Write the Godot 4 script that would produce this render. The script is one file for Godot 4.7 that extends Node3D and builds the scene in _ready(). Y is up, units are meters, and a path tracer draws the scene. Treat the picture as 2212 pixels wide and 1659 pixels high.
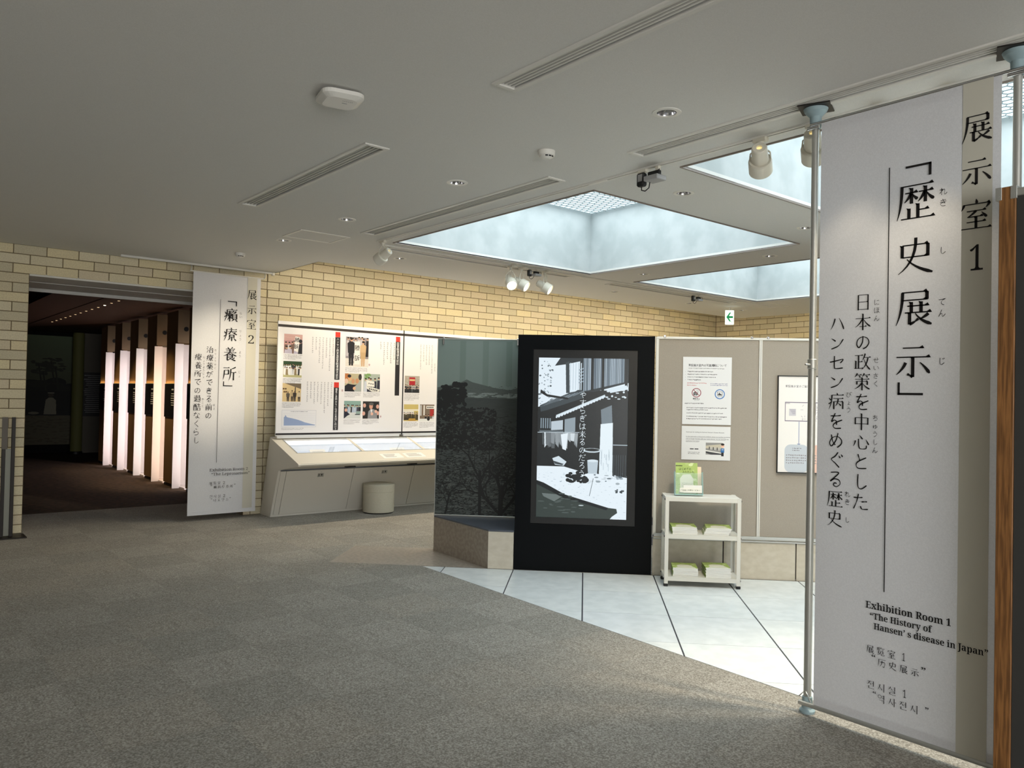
extends Node3D
# A museum lobby: carpeted hall with a brick wall at the back, skylit exhibition room behind a kiosk, a dark second room through a doorway.
# Metres, y up. x runs along the brick wall, z towards the camera.

const CEIL := 2.95          # ceiling height
const WALLZ := -9.40        # face of the brick wall
const KO := Vector3(4.42, 0, -5.255)   # corner of the kiosk; the kiosk, glass, partition and stone tiles stand at 45 degrees
const R2 := 0.70710678

class MB:
	var v := PackedVector3Array()
	var n := PackedVector3Array()
	var u := PackedVector2Array()
	var x := Transform3D()
	func tri(a: Vector3, b: Vector3, c: Vector3, ua := Vector2.ZERO, ub := Vector2.ZERO, uc := Vector2.ZERO) -> void:
		var pa := x * a
		var pb := x * b
		var pc := x * c
		var nn := (pb - pa).cross(pc - pa).normalized()
		v.append(pa); v.append(pc); v.append(pb)
		n.append(nn); n.append(nn); n.append(nn)
		u.append(ua); u.append(uc); u.append(ub)
	func trin(a: Vector3, b: Vector3, c: Vector3, na: Vector3, nb: Vector3, nc: Vector3) -> void:
		v.append(x * a); v.append(x * c); v.append(x * b)
		n.append((x.basis * na).normalized()); n.append((x.basis * nc).normalized()); n.append((x.basis * nb).normalized())
		u.append(Vector2.ZERO); u.append(Vector2.ZERO); u.append(Vector2.ZERO)
	func quad(a: Vector3, b: Vector3, c: Vector3, d: Vector3) -> void:
		tri(a, b, c, Vector2(0, 1), Vector2(1, 1), Vector2(1, 0))
		tri(a, c, d, Vector2(0, 1), Vector2(1, 0), Vector2(0, 0))
	func box(c: Vector3, s: Vector3, bev := 0.0) -> void:
		var h := s * 0.5
		if bev <= 0.0:
			var p := []
			for i in 8:
				p.append(c + Vector3(h.x * (1 if i & 1 else -1), h.y * (1 if i & 2 else -1), h.z * (1 if i & 4 else -1)))
			quad(p[4], p[5], p[7], p[6]); quad(p[1], p[0], p[2], p[3]); quad(p[5], p[1], p[3], p[7])
			quad(p[0], p[4], p[6], p[2]); quad(p[6], p[7], p[3], p[2]); quad(p[0], p[1], p[5], p[4])
			return
		var g := h - Vector3.ONE * bev
		var ax := [Vector3.RIGHT, Vector3.UP, Vector3.BACK]
		for a in 3:
			var e: Vector3 = ax[a]
			var f: Vector3 = ax[(a + 1) % 3]
			var k: Vector3 = ax[(a + 2) % 3]
			var he: float = h[a]
			var gf: float = g[(a + 1) % 3]
			var gk: float = g[(a + 2) % 3]
			for s1 in [-1.0, 1.0]:
				var o: Vector3 = c + e * he * s1
				if s1 > 0: quad(o - f * gf - k * gk, o + f * gf - k * gk, o + f * gf + k * gk, o - f * gf + k * gk)
				else: quad(o - f * gf + k * gk, o + f * gf + k * gk, o + f * gf - k * gk, o - f * gf - k * gk)
			# edges between face e and face f, along k
			var hf: float = h[(a + 1) % 3]
			var ge: float = g[a]
			for s1 in [-1.0, 1.0]:
				for s2 in [-1.0, 1.0]:
					var q0: Vector3 = c + e * he * s1 + f * gf * s2
					var q1: Vector3 = c + e * ge * s1 + f * hf * s2
					if s1 * s2 > 0: quad(q0 - k * gk, q1 - k * gk, q1 + k * gk, q0 + k * gk)
					else: quad(q1 - k * gk, q0 - k * gk, q0 + k * gk, q1 + k * gk)
		for i in 8:
			var sg := Vector3(1 if i & 1 else -1, 1 if i & 2 else -1, 1 if i & 4 else -1)
			var a := c + Vector3(h.x, g.y, g.z) * sg
			var b := c + Vector3(g.x, h.y, g.z) * sg
			var d := c + Vector3(g.x, g.y, h.z) * sg
			if sg.x * sg.y * sg.z > 0: tri(a, b, d)
			else: tri(a, d, b)
	func lathe(prof: Array, seg := 24) -> void:   # profile of Vector2(radius, y), listed from the bottom to the top for an outward face
		for i in prof.size() - 1:
			var p: Vector2 = prof[i]
			var q: Vector2 = prof[i + 1]
			var t := (q - p)
			if t.length() < 1e-6: continue
			var nr := Vector2(t.y, -t.x).normalized()
			for k in seg:
				var a0 := TAU * k / seg
				var a1 := TAU * (k + 1) / seg
				var d0 := Vector3(sin(a0), 0, cos(a0))
				var d1 := Vector3(sin(a1), 0, cos(a1))
				var n0 := d0 * nr.x + Vector3.UP * nr.y
				var n1 := d1 * nr.x + Vector3.UP * nr.y
				var A := d0 * p.x + Vector3.UP * p.y
				var B := d1 * p.x + Vector3.UP * p.y
				var C := d1 * q.x + Vector3.UP * q.y
				var D := d0 * q.x + Vector3.UP * q.y
				if p.x > 1e-6: trin(A, B, C, n0, n1, n1)
				if q.x > 1e-6: trin(A, C, D, n0, n1, n0)
	func tube(pts: Array, r: float, seg := 8) -> void:
		var ups := Vector3.UP
		var rings := []
		for i in pts.size():
			var d: Vector3 = (pts[mini(i + 1, pts.size() - 1)] - pts[maxi(i - 1, 0)]).normalized()
			if absf(d.dot(ups)) > 0.98: ups = Vector3.RIGHT if absf(d.x) < 0.9 else Vector3.BACK
			var s := d.cross(ups).normalized()
			var t := s.cross(d).normalized()
			ups = t
			var ring := []
			for k in seg:
				var a := TAU * k / seg
				ring.append([pts[i], s * cos(a) + t * sin(a)])
			rings.append(ring)
		for i in pts.size() - 1:
			for k in seg:
				var a: Array = rings[i][k]
				var b: Array = rings[i][(k + 1) % seg]
				var c: Array = rings[i + 1][(k + 1) % seg]
				var d: Array = rings[i + 1][k]
				trin(a[0] + a[1] * r, d[0] + d[1] * r, c[0] + c[1] * r, a[1], d[1], c[1])
				trin(a[0] + a[1] * r, c[0] + c[1] * r, b[0] + b[1] * r, a[1], c[1], b[1])
		for e in [0, pts.size() - 1]:
			for k in range(1, seg - 1):
				var a: Vector3 = pts[e] + rings[e][0][1] * r
				var b: Vector3 = pts[e] + rings[e][k][1] * r
				var c: Vector3 = pts[e] + rings[e][k + 1][1] * r
				if e == 0: tri(a, b, c)
				else: tri(a, c, b)
	func prism(poly: PackedVector2Array, depth: float) -> void:   # polygon in xy, extruded from z = 0 to z = depth
		if Geometry2D.is_polygon_clockwise(poly):
			poly = poly.duplicate()
			poly.reverse()
		var idx := Geometry2D.triangulate_polygon(poly)
		for i in range(0, idx.size(), 3):
			var a := poly[idx[i]]
			var b := poly[idx[i + 1]]
			var c := poly[idx[i + 2]]
			if (b - a).cross(c - a) < 0:
				var t := b
				b = c
				c = t
			tri(Vector3(a.x, a.y, depth), Vector3(b.x, b.y, depth), Vector3(c.x, c.y, depth))
			tri(Vector3(a.x, a.y, 0), Vector3(c.x, c.y, 0), Vector3(b.x, b.y, 0))
		for i in poly.size():
			var a := poly[i]
			var b := poly[(i + 1) % poly.size()]
			quad(Vector3(a.x, a.y, 0), Vector3(b.x, b.y, 0), Vector3(b.x, b.y, depth), Vector3(a.x, a.y, depth))
	func rod(a: Vector3, b: Vector3, wx: float, wz: float) -> void:   # square bar from a to b
		var d := (b - a).normalized()
		var s := d.cross(Vector3.UP)
		if s.length() < 0.01: s = Vector3.RIGHT
		s = s.normalized()
		var keep := x
		x = x * Transform3D(Basis(s, d, s.cross(d)), (a + b) * 0.5)
		box(Vector3.ZERO, Vector3(wx, a.distance_to(b), wz))
		x = keep
	func mesh() -> ArrayMesh:
		var arr := []
		arr.resize(Mesh.ARRAY_MAX)
		arr[Mesh.ARRAY_VERTEX] = v
		arr[Mesh.ARRAY_NORMAL] = n
		arr[Mesh.ARRAY_TEX_UV] = u
		var m := ArrayMesh.new()
		m.add_surface_from_arrays(Mesh.PRIMITIVE_TRIANGLES, arr)
		return m

var names := {}
var rng := RandomNumberGenerator.new()
var mats := {}

func numbered(called: String) -> String:
	var k: int = names.get(called, 0)
	names[called] = k + 1
	return called if k == 0 else "%s_%03d" % [called, k]

func put(b: MB, called: String, m: Material, parent: Node = self) -> MeshInstance3D:
	return put_mesh(b.mesh(), called, m, parent)

func put_mesh(mesh: Mesh, called: String, m: Material, parent: Node = self) -> MeshInstance3D:
	var o := MeshInstance3D.new()
	o.mesh = mesh
	o.material_override = m
	o.name = numbered(called) if parent == self else called
	parent.add_child(o, true)
	return o

func thing(called: String, label: String, category: String, at := Vector3.ZERO, turn := 0.0, group := "") -> Node3D:
	var o := Node3D.new()
	o.name = numbered(called)
	add_child(o, true)
	o.position = at
	o.rotation.y = turn
	o.set_meta("label", label)
	o.set_meta("category", category)
	if group: o.set_meta("group", group)
	return o

func tag(o: Node, label: String, category: String, group := "") -> Node:
	o.set_meta("label", label)
	o.set_meta("category", category)
	if group: o.set_meta("group", group)
	return o

func structure(called: String, label: String, category: String, at := Vector3.ZERO) -> Node3D:
	var o := thing(called, label, category, at)
	o.set_meta("kind", "structure")
	return o

func kw(a: float, y: float, w: float) -> Vector3:    # kiosk frame (along, up, out) to world
	return KO + Vector3(a * R2 - w * R2, y, a * R2 + w * R2)

func noise(freq: float, lo: Color, hi: Color, kind := FastNoiseLite.TYPE_SIMPLEX, oct := 3, size := 512, sd := 1, ends := Vector2(0.25, 0.75)) -> NoiseTexture2D:
	var f := FastNoiseLite.new()
	f.noise_type = kind
	f.frequency = freq
	f.fractal_octaves = oct
	f.seed = sd
	var t := NoiseTexture2D.new()
	t.noise = f
	t.width = size
	t.height = size
	t.seamless = true
	var g := Gradient.new()
	g.set_color(0, lo)
	g.set_color(1, hi)
	g.set_offset(0, ends.x)
	g.set_offset(1, ends.y)
	t.color_ramp = g
	return t

func mat(key: String, c: Color, rough := 0.7, metal := 0.0) -> StandardMaterial3D:
	if mats.has(key): return mats[key]
	var m := StandardMaterial3D.new()
	m.resource_name = key
	m.albedo_color = c
	m.roughness = rough
	m.metallic = metal
	mats[key] = m
	return m

func grain(m: StandardMaterial3D, t: Texture2D, scale: float, world := true) -> StandardMaterial3D:
	m.albedo_texture = t
	m.uv1_triplanar = true
	m.uv1_world_triplanar = world
	m.uv1_scale = Vector3.ONE * scale
	return m

func bump(m: StandardMaterial3D, t: Texture2D, cm: float) -> StandardMaterial3D:
	m.heightmap_enabled = true
	m.heightmap_texture = t
	m.heightmap_scale = cm
	return m

func glow(key: String, c: Color, e: float) -> StandardMaterial3D:
	var m := mat(key, c, 0.5)
	m.emission_enabled = true
	m.emission = c
	m.emission_energy_multiplier = e
	return m

func area(called: String, at: Vector3, toward: Vector3, sx: float, sy: float, c: Color, e: float, parent: Node = self) -> void:
	var l := AreaLight3D.new()
	l.name = called
	parent.add_child(l, true)
	l.area_size = Vector2(sx, sy)
	l.area_normalize_energy = false
	l.light_color = c
	l.light_energy = e
	l.area_range = 40.0
	l.shadow_enabled = true
	var up := Vector3.BACK if absf(toward.normalized().y) > 0.95 else Vector3.UP
	l.transform = Transform3D(Basis.looking_at(toward, up), at)

func spot(called: String, at: Vector3, toward: Vector3, angle: float, c: Color, e: float, size: float, parent: Node, soft := 0.6) -> void:
	var l := SpotLight3D.new()
	l.name = called
	parent.add_child(l, true)
	l.spot_angle = angle
	l.spot_angle_attenuation = soft
	l.spot_range = 30.0
	l.spot_attenuation = 2.0
	l.light_color = c
	l.light_energy = e
	l.light_size = size
	l.shadow_enabled = true
	var up := Vector3.BACK if absf(toward.normalized().y) > 0.95 else Vector3.UP
	l.transform = Transform3D(Basis.looking_at(toward, up), at)

# ---------------------------------------------------------------- lettering
# Each character is a few strokes on a 100 x 100 square, y down: h across, v down, p falling to one side, n falling to the other,
# d dot, k brush curve through points, b box, o ring, r filled bar, @ another character's strokes squeezed into a box.
const GLYPHS := {
	"の": "k52,18,48,55,30,82,17,66,22,38,48,22,76,30,86,55,72,80,52,90",
	"し": "k34,8,32,50,36,82,55,90,84,68", "じ": "@し:0,0,100,100 d62,12,70,26 d76,6,84,20",
	"て": "k10,22,50,18,88,12,60,26,42,48,46,72,74,88", "で": "@て:0,0,100,100 d70,40,77,53 d84,34,91,47",
	"ん": "k48,8,30,50,12,92 k14,88,34,56,48,54,52,74,62,90,92,58",
	"れ": "k30,6,30,50,30,94 k8,30,30,28,40,24,28,50,8,74 k12,68,40,36,60,26,66,42,62,80,74,88,94,66",
	"き": "k18,26,50,24,80,18 k14,46,50,43,86,36 k42,6,58,38,72,62 k72,62,50,52,24,60,22,78,44,92,76,90", "ぎ": "@き:0,0,92,100 d80,4,86,15 d92,0,98,11",
	"に": "k20,8,14,50,20,92,28,74 k48,24,66,25,84,22 k44,66,50,84,88,82",
	"ほ": "k18,8,12,50,18,92,26,74 k44,16,68,17,90,14 k42,42,68,42,90,38 k68,14,70,70,56,90,42,80,52,66,72,72,94,88",
	"せ": "k8,44,50,41,92,36 k68,10,68,50,58,64 k34,16,32,74,44,88,82,86",
	"い": "k16,18,20,62,34,80,42,64 k72,24,86,44,90,64",
	"さ": "k14,34,50,31,84,24 k40,6,56,38,74,62 k74,62,46,52,22,64,28,84,68,90",
	"く": "k66,6,48,30,26,48,50,70,74,94", "ぐ": "@く:0,0,100,100 d70,24,78,37 d84,16,92,29",
	"ち": "k14,26,50,25,82,20 k44,6,36,36,20,66 k20,66,46,46,76,50,80,70,62,88,34,90",
	"ゅ": "k22,36,18,62,24,84,26,62,44,46,70,48,80,64,66,78,50,74 k56,30,58,70,44,98",
	"う": "k36,8,50,10,62,18 k18,40,50,30,74,38,72,62,54,82,34,94",
	"び": "k8,24,36,18,22,44,20,72,40,88,62,74,68,40,66,18,74,40,90,56 d78,6,84,18 d90,2,96,14",
	"よ": "k52,10,54,70,38,86,24,76,38,66,62,74,84,90 k54,34,70,33,84,30", "ょ": "@よ:14,26,86,100",
	"り": "k30,10,26,46,34,56,44,36 k68,8,72,50,60,78,40,94",
	"や": "k10,46,50,30,82,30,84,48,64,58,50,54 k34,20,40,60,54,94 k54,8,59,14,64,22",
	"ら": "k38,6,50,9,60,18 k24,28,20,60,48,46,76,54,76,76,54,90,30,90",
	"ま": "k16,24,50,24,84,22 k20,46,50,46,80,44 k50,6,52,72,38,88,22,80,32,68,56,72,82,88",
	"え": "k38,6,50,9,60,16 k22,34,74,32,46,60,16,90,40,66,52,68,56,84,86,88",
	"こ": "k24,22,50,24,74,20,62,30 k22,66,40,86,82,82", "ご": "@こ:0,0,100,100 d76,6,82,17 d90,2,96,13",
	"か": "k10,34,60,28,62,60,50,90,38,82 k36,8,28,54,12,90 k72,24,84,38,90,54", "が": "@か:0,0,94,100 d76,8,83,20 d90,4,97,16",
	"と": "k32,8,38,28,44,44 k80,26,34,50,22,70,36,88,82,86",
	"た": "k10,28,36,28,62,24 k38,6,28,50,10,92 k56,50,72,48,88,46 k50,74,60,90,94,88", "だ": "@た:0,0,94,100 d78,8,84,20 d92,4,98,16",
	"を": "k18,22,50,22,80,18 k46,6,24,54,40,46,52,52,54,74 k88,44,44,64,34,82,48,94,82,92",
	"め": "k24,18,32,56,48,78 k64,8,52,50,26,84,14,66,28,38,60,28,84,46,84,70,60,92",
	"る": "k24,12,72,12,22,62,46,48,74,54,80,76,60,92,42,86,46,72,60,74",
	"な": "k10,26,34,26,54,22 k34,6,26,34,10,60 k72,22,82,30,90,40 k60,40,62,72,48,90,34,80,44,68,66,76,88,92",
	"は": "k18,8,12,50,18,92,26,74 k42,30,68,30,92,26 k68,8,70,70,56,90,42,80,52,66,72,72,94,88",
	"す": "k8,24,50,24,92,22 k54,6,56,50,44,66,36,52,48,42,58,54,56,78,36,96",
	"ろ": "k24,12,72,12,20,64,48,46,78,56,76,80,50,92", "つ": "k10,34,50,22,84,34,84,60,50,84",
	"み": "k20,16,54,14,30,70,16,82,14,66,34,58,90,72 k76,40,74,66,62,94", "け": "k20,8,14,50,20,92,28,74 k46,34,70,33,92,30 k70,8,72,54,58,94",
	"ハ": "p36,20,30,55,10,84 n60,18,78,44,90,84", "ン": "d16,22,40,38 k16,84,60,66,88,28", "セ": "k8,48,50,40,88,32,72,54 k36,12,36,76,48,86,88,82",
	"宀": "d50,0,52,12 p14,16,12,24,6,34 h12,16,90 p90,16,86,24,78,32", "疒": "d54,0,58,12 h22,14,94 p24,14,24,64,4,98 d6,30,16,42 k4,66,12,60,20,54",
	"氵": "d8,8,22,20 d2,34,16,46 k6,94,14,80,26,58", "亻": "p28,2,22,30,2,52 v20,34,98", "言": "d20,0,26,10 h2,18,42 h8,34,36 h8,48,36 b8,62,36,92",
	"展": "h20,12,82 v82,12,32 h20,32,82 p22,12,22,60,6,96 h34,47,86 h28,64,92 v44,37,64 v68,37,64 v40,64,94 k40,94,52,88,62,80 p86,68,78,76,64,82 n54,66,66,86,94,95",
	"示": "h24,18,76 h8,42,92 v50,42,94 k50,94,44,90,36,86 p32,56,26,72,8,88 n68,56,80,66,92,84",
	"室": "@宀:0,0,100,100 h22,38,78 p50,38,40,50,24,57 h24,57,70 d66,44,80,60 h22,74,78 v50,58,94 h6,95,94",
	"歴": "h12,10,92 p16,10,16,60,4,96 h24,28,54 v40,16,56 p38,30,34,42,22,52 n42,32,48,40,55,46 h58,28,92 v74,16,56 p72,30,66,44,56,53 n76,30,84,44,95,51 v56,58,93 h56,74,82 v34,68,93 h14,94,96",
	"史": "v18,22,54 h18,22,82 v82,22,54 h18,53,82 p52,4,54,66,8,96 n30,58,52,84,94,96",
	"﹁": "r20,4,86,10 r79,4,86,38", "﹂": "r14,62,20,96 r14,90,80,96",
	"日": "b22,10,78,92 h22,50,78", "本": "h8,30,92 v50,4,97 p48,32,34,62,6,80 n52,32,68,62,94,78 h30,76,70",
	"政": "h6,14,52 v28,14,88 h28,50,50 v12,44,88 h4,88,54 p66,4,60,30,50,42 h60,26,96 p82,28,76,70,46,96 n60,36,72,76,96,95",
	"策": "p22,2,18,14,6,24 h20,12,46 d32,14,38,24 p62,2,58,14,50,22 h60,12,94 d72,14,80,24 h10,36,90 v50,26,99 v20,48,66 h20,48,80 v80,48,68 p48,58,34,80,6,92 n52,58,68,80,94,92",
	"中": "b14,28,86,62 v50,4,98", "心": "p16,44,14,60,4,78 k34,34,36,76,46,90,76,88,80,70 d40,14,56,34 d76,36,92,64",
	"病": "@疒:0,0,100,100 h32,34,92 v36,52,96 h36,52,90 v90,52,94 p62,36,60,66,44,78 n62,58,70,68,80,74",
	"癩": "@疒:0,0,100,100 h28,30,56 b31,40,54,56 v42,22,97 p42,58,36,76,24,88 n42,58,50,68,56,74 p70,20,64,28,57,34 h64,27,88 p86,27,78,34,70,38 b62,42,92,76 h62,53,92 h62,64,92 p72,78,66,88,54,95 n80,78,88,86,97,95",
	"療": "@疒:0,0,100,100 h30,28,94 p58,18,54,38,28,52 n60,30,76,44,97,50 d38,36,45,45 p84,34,80,40,74,44 b44,52,76,69 h44,60,76 v60,70,97 p46,75,42,85,30,93 n74,75,82,84,92,93",
	"養": "d34,2,40,12 p68,1,64,8,58,13 h20,16,84 h24,28,78 h8,40,94 v50,14,40 p46,40,34,56,4,66 n54,40,70,54,97,64 d47,46,53,55 h32,57,68 v32,57,96 v68,57,77 h32,67,68 h32,77,68 k32,96,44,90,54,84 n48,78,66,90,92,97 p84,76,76,82,64,87",
	"所": "h6,10,48 p14,28,14,70,4,96 h14,28,44 v44,28,56 h14,55,44 p94,4,78,14,60,19 p60,17,60,70,48,97 h60,42,97 v80,42,98",
	"治": "@氵:0,0,100,100 p62,6,56,30,40,42 k40,43,62,41,86,36 d74,24,90,46 b44,56,86,93",
	"薬": "h6,12,94 v34,2,22 v66,2,22 p54,22,50,28,46,32 b34,32,66,58 h34,45,66 d12,36,23,45 k8,60,18,55,27,49 p90,30,82,38,74,43 d74,48,90,60 h6,68,94 v50,58,100 p48,70,34,86,8,97 n52,70,68,86,93,96",
	"前": "d28,2,36,16 p72,0,66,10,60,17 h4,22,96 v16,36,97 h16,36,46 v46,36,96 h16,54,46 h16,70,46 v64,38,80 v86,32,96",
	"過": "d10,8,22,20 k6,38,20,37,14,56,22,72,12,84 n4,92,30,78,97,97 v40,6,36 h40,6,82 v82,6,36 h58,20,82 v58,20,36 v32,36,82 h32,36,90 v90,36,82 b46,50,76,70",
	"酷": "h2,10,48 b6,28,44,96 v18,10,54 v32,10,54 h6,68,44 h6,82,44 p64,6,60,18,52,28 h62,20,94 v76,4,46 h50,46,98 b58,62,92,96",
	"来": "h14,20,86 h6,48,94 v50,4,98 d28,26,37,40 p74,24,70,34,62,41 p48,50,34,76,6,92 n52,50,68,76,96,90",
	"览": "v14,8,38 v30,4,40 p54,2,50,14,42,24 h50,14,92 d66,20,78,30 v24,46,78 h24,46,76 v76,46,78 p50,52,46,82,10,97 k58,76,58,92,88,92,92,82",
	"历": "h12,10,92 p16,10,16,60,4,96 k34,40,60,40,84,40,82,80,74,94,62,86 p54,22,52,66,26,95",
	"疗": "@疒:0,0,100,100 h34,36,84 p84,36,74,48,62,56 v60,54,92 k60,92,54,90,46,86",
	"养": "d34,2,40,12 p68,1,64,8,58,13 h16,16,84 h22,28,78 h6,42,94 p50,14,44,52,6,68 n56,44,72,58,96,64 p38,60,36,84,22,98 v64,58,98",
	"癞": "@癩:0,0,100,100",
	"전": "h12,12,54 p34,12,28,36,8,52 n34,24,42,38,54,49 h60,34,80 v80,4,66 v26,66,94 h26,94,88", "시": "p34,14,28,56,6,82 n34,38,44,62,58,78 v80,4,98",
	"실": "p32,6,26,26,8,44 n32,20,42,34,54,43 v80,2,48 h24,56,80 v80,56,73 h24,73,80 v24,73,94 h24,95,88", "역": "o30,26,19 h52,16,80 h52,36,80 v80,2,58 h22,66,80 v80,66,98",
	"사": "p34,14,28,56,6,82 n34,38,44,62,58,78 v74,4,98 h74,46,95", "나": "v16,16,72 k16,72,36,72,58,66 v74,4,98 h74,46,95", "요": "o50,24,21 v36,48,80 v64,48,80 h8,81,92",
	"양": "o28,22,18 v74,2,54 h74,18,94 h74,36,94 o52,77,19", "소": "p50,8,40,34,12,48 n50,22,62,38,88,48 v50,52,80 h8,81,92",
	"国": "b8,6,92,96 h24,22,76 h28,48,72 h22,76,78 v50,22,76 d60,58,70,68",
	"家": "@宀:0,0,100,100 h26,32,74 k46,32,36,44,20,52 k40,42,60,60,58,90,44,90 p48,54,36,66,10,78 p54,68,40,82,12,96 p86,38,78,48,64,56 n58,52,70,76,95,90",
	"族": "d24,0,28,12 h4,18,50 k20,36,42,36,38,84,26,92 p20,18,20,64,4,95 p64,2,58,14,52,22 h60,14,96 p64,30,58,42,54,48 h60,41,92 h50,60,97 p74,41,72,76,48,97 n74,62,82,84,97,95",
	"賠": "b6,8,38,70 h6,28,38 h6,48,38 p14,74,10,86,2,95 n30,74,38,84,43,93 d70,0,74,10 h48,14,95 d58,22,63,35 p84,22,80,32,76,38 h44,42,98 b52,56,90,95",
	"償": "@亻:0,0,100,100 v64,0,14 d46,2,52,12 p84,0,80,8,76,12 h36,18,96 v36,18,28 v96,18,28 b50,26,82,38 b48,44,84,84 h48,57,84 h48,70,84 p56,86,50,92,40,98 n76,86,84,92,94,98",
	"請": "@言:0,0,100,100 h50,10,94 h54,24,90 h46,38,98 v72,2,38 v54,50,98 h54,50,90 v90,50,95 h54,64,90 h54,78,90",
	"求": "h6,26,94 v50,4,94 k50,94,44,90,38,85 d70,6,83,18 d20,42,33,55 k8,84,24,72,42,60 p86,40,76,52,60,60 n54,44,70,74,96,90",
	"訴": "@言:0,0,100,100 p94,2,78,12,58,17 p58,15,58,66,46,96 h58,40,97 v78,40,98 d64,58,90,76", "訟": "@言:0,0,100,100 p60,6,56,30,46,48 n78,4,86,26,98,44 k70,46,54,84,90,80 d80,62,95,90",
	"偏": "@亻:0,0,100,100 h40,6,95 b44,18,90,38 p44,18,42,70,32,97 v50,50,97 h50,50,94 v94,50,94 h50,70,94 v65,50,95 v80,50,95",
	"見": "b22,4,78,64 h22,24,78 h22,44,78 p38,64,34,86,6,97 k60,64,60,90,88,92,92,78",
	"差": "d30,2,36,12 p70,0,66,8,60,12 h14,16,86 h20,30,80 h4,46,96 v50,16,46 p36,46,30,76,4,97 h34,66,86 v60,66,92 h24,93,95",
	"別": "b8,6,46,34 k8,50,46,50,42,88,30,86 p24,40,20,74,2,95 v66,14,70 v90,4,94", "社": "d16,2,26,12 h2,22,40 p38,22,26,46,2,64 v20,44,98 d26,48,37,61 h50,40,95 v72,6,92 h42,93,98",
	"会": "p50,2,36,30,2,48 n50,2,66,28,98,44 h28,42,74 h12,60,88 k44,60,26,90,78,84 d66,70,84,96", "実": "@宀:0,0,100,100 h20,36,80 h24,50,76 h6,64,94 v50,26,64 p48,64,36,86,4,97 n54,64,70,86,96,96",
	"現": "h2,12,38 h4,44,36 h0,82,42 v20,12,82 b52,6,90,62 h52,24,90 h52,44,90 p60,62,56,86,42,97 k74,62,74,90,96,92,98,80", "向": "p50,0,44,12,38,20 v10,24,97 h10,24,90 v90,24,94 b34,44,66,74",
	"勝": "v8,6,96 h8,6,32 v32,6,94 h8,34,32 h8,60,32 d54,2,58,12 p84,0,80,8,76,12 h46,20,94 h42,36,98 p66,8,60,36,40,58 n72,36,82,50,98,56 h50,66,86 k86,66,84,88,72,94 p66,56,64,80,44,98",
	"常": "v50,0,14 d28,2,34,12 p74,0,70,8,66,12 h8,20,92 v8,20,32 v92,20,32 b32,32,68,48 v20,60,90 h20,60,80 v80,60,88 v50,50,99",
	"設": "@言:0,0,100,100 p56,6,54,26,46,38 h56,6,84 k84,6,84,32,98,34 h50,52,88 p86,52,74,80,46,97 n56,56,74,84,98,97", "内": "v12,22,97 h12,22,88 v88,22,96 p50,2,48,48,26,74 n50,32,62,48,75,64",
	"写": "v8,6,22 h8,6,92 v92,6,22 h28,28,76 v28,20,46 k28,46,78,46,74,86,60,93 h4,66,72", "真": "h10,14,90 v50,2,26 b26,26,74,72 h26,42,74 h26,57,74 h4,80,96 p34,82,26,90,8,98 n64,82,76,88,92,98",
	"撮": "h2,26,36 v20,2,94 k2,64,20,58,38,52 b48,4,90,28 h48,16,90 h40,38,98 v50,38,80 h50,50,68 h50,62,68 k42,82,60,79,72,76 v70,38,97 h76,54,95 p94,54,88,80,72,97 n78,62,86,82,98,96",
	"影": "b12,6,50,34 h12,20,50 h2,46,60 d30,36,34,46 b16,56,48,70 v32,70,98 d14,80,20,90 d44,78,52,90 p95,4,84,20,68,29 p97,34,86,50,68,61 p98,64,88,86,64,99",
	"案": "@宀:0,0,100,100 h8,42,92 p44,24,38,46,18,58 n36,46,54,54,76,60 h6,70,94 v50,58,99 p48,72,30,86,6,96 n52,72,70,86,94,96", "禁": "h6,12,46 v26,2,40 p24,14,16,28,4,36 h54,12,96 v74,2,40 n76,14,86,26,98,36 h24,50,76 h8,64,92 v50,64,96 d24,74,18,92 d72,74,84,92", "自": "p50,0,46,8,42,14 b22,16,78,94 h22,42,78 h22,68,78", "由": "b14,26,86,94 h14,60,86 v50,4,94", "お": "k12,30,40,30,62,24 k34,6,36,70,22,88,16,74,40,52,72,52,80,70,62,88 k74,18,84,26,90,36", "持": "h2,26,36 v20,2,94 k2,64,20,58,38,52 h48,18,94 v70,2,40 h42,40,98 h44,62,96 v78,46,94 d54,70,62,82", "止": "v52,6,92 h52,40,84 v24,32,92 h4,93,96",
}
var glyph_cache := {}
var latin_cache := {}

func bez(a: Vector2, b: Vector2, c: Vector2, t: float) -> Vector2:
	return a.lerp(b, t).lerp(b.lerp(c, t), t)

func strip(out: PackedVector2Array, pts: Array, ws: Array) -> void:
	for i in pts.size() - 1:
		var a: Vector2 = pts[i]
		var b: Vector2 = pts[i + 1]
		var d0: Vector2 = (pts[i + 1] - pts[maxi(i - 1, 0)]).normalized().orthogonal()
		var d1: Vector2 = (pts[mini(i + 2, pts.size() - 1)] - pts[i]).normalized().orthogonal()
		var w0: float = ws[i] * 0.5
		var w1: float = ws[i + 1] * 0.5
		out.append_array([a + d0 * w0, a - d0 * w0, b - d1 * w1, a + d0 * w0, b - d1 * w1, b + d1 * w1])

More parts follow.
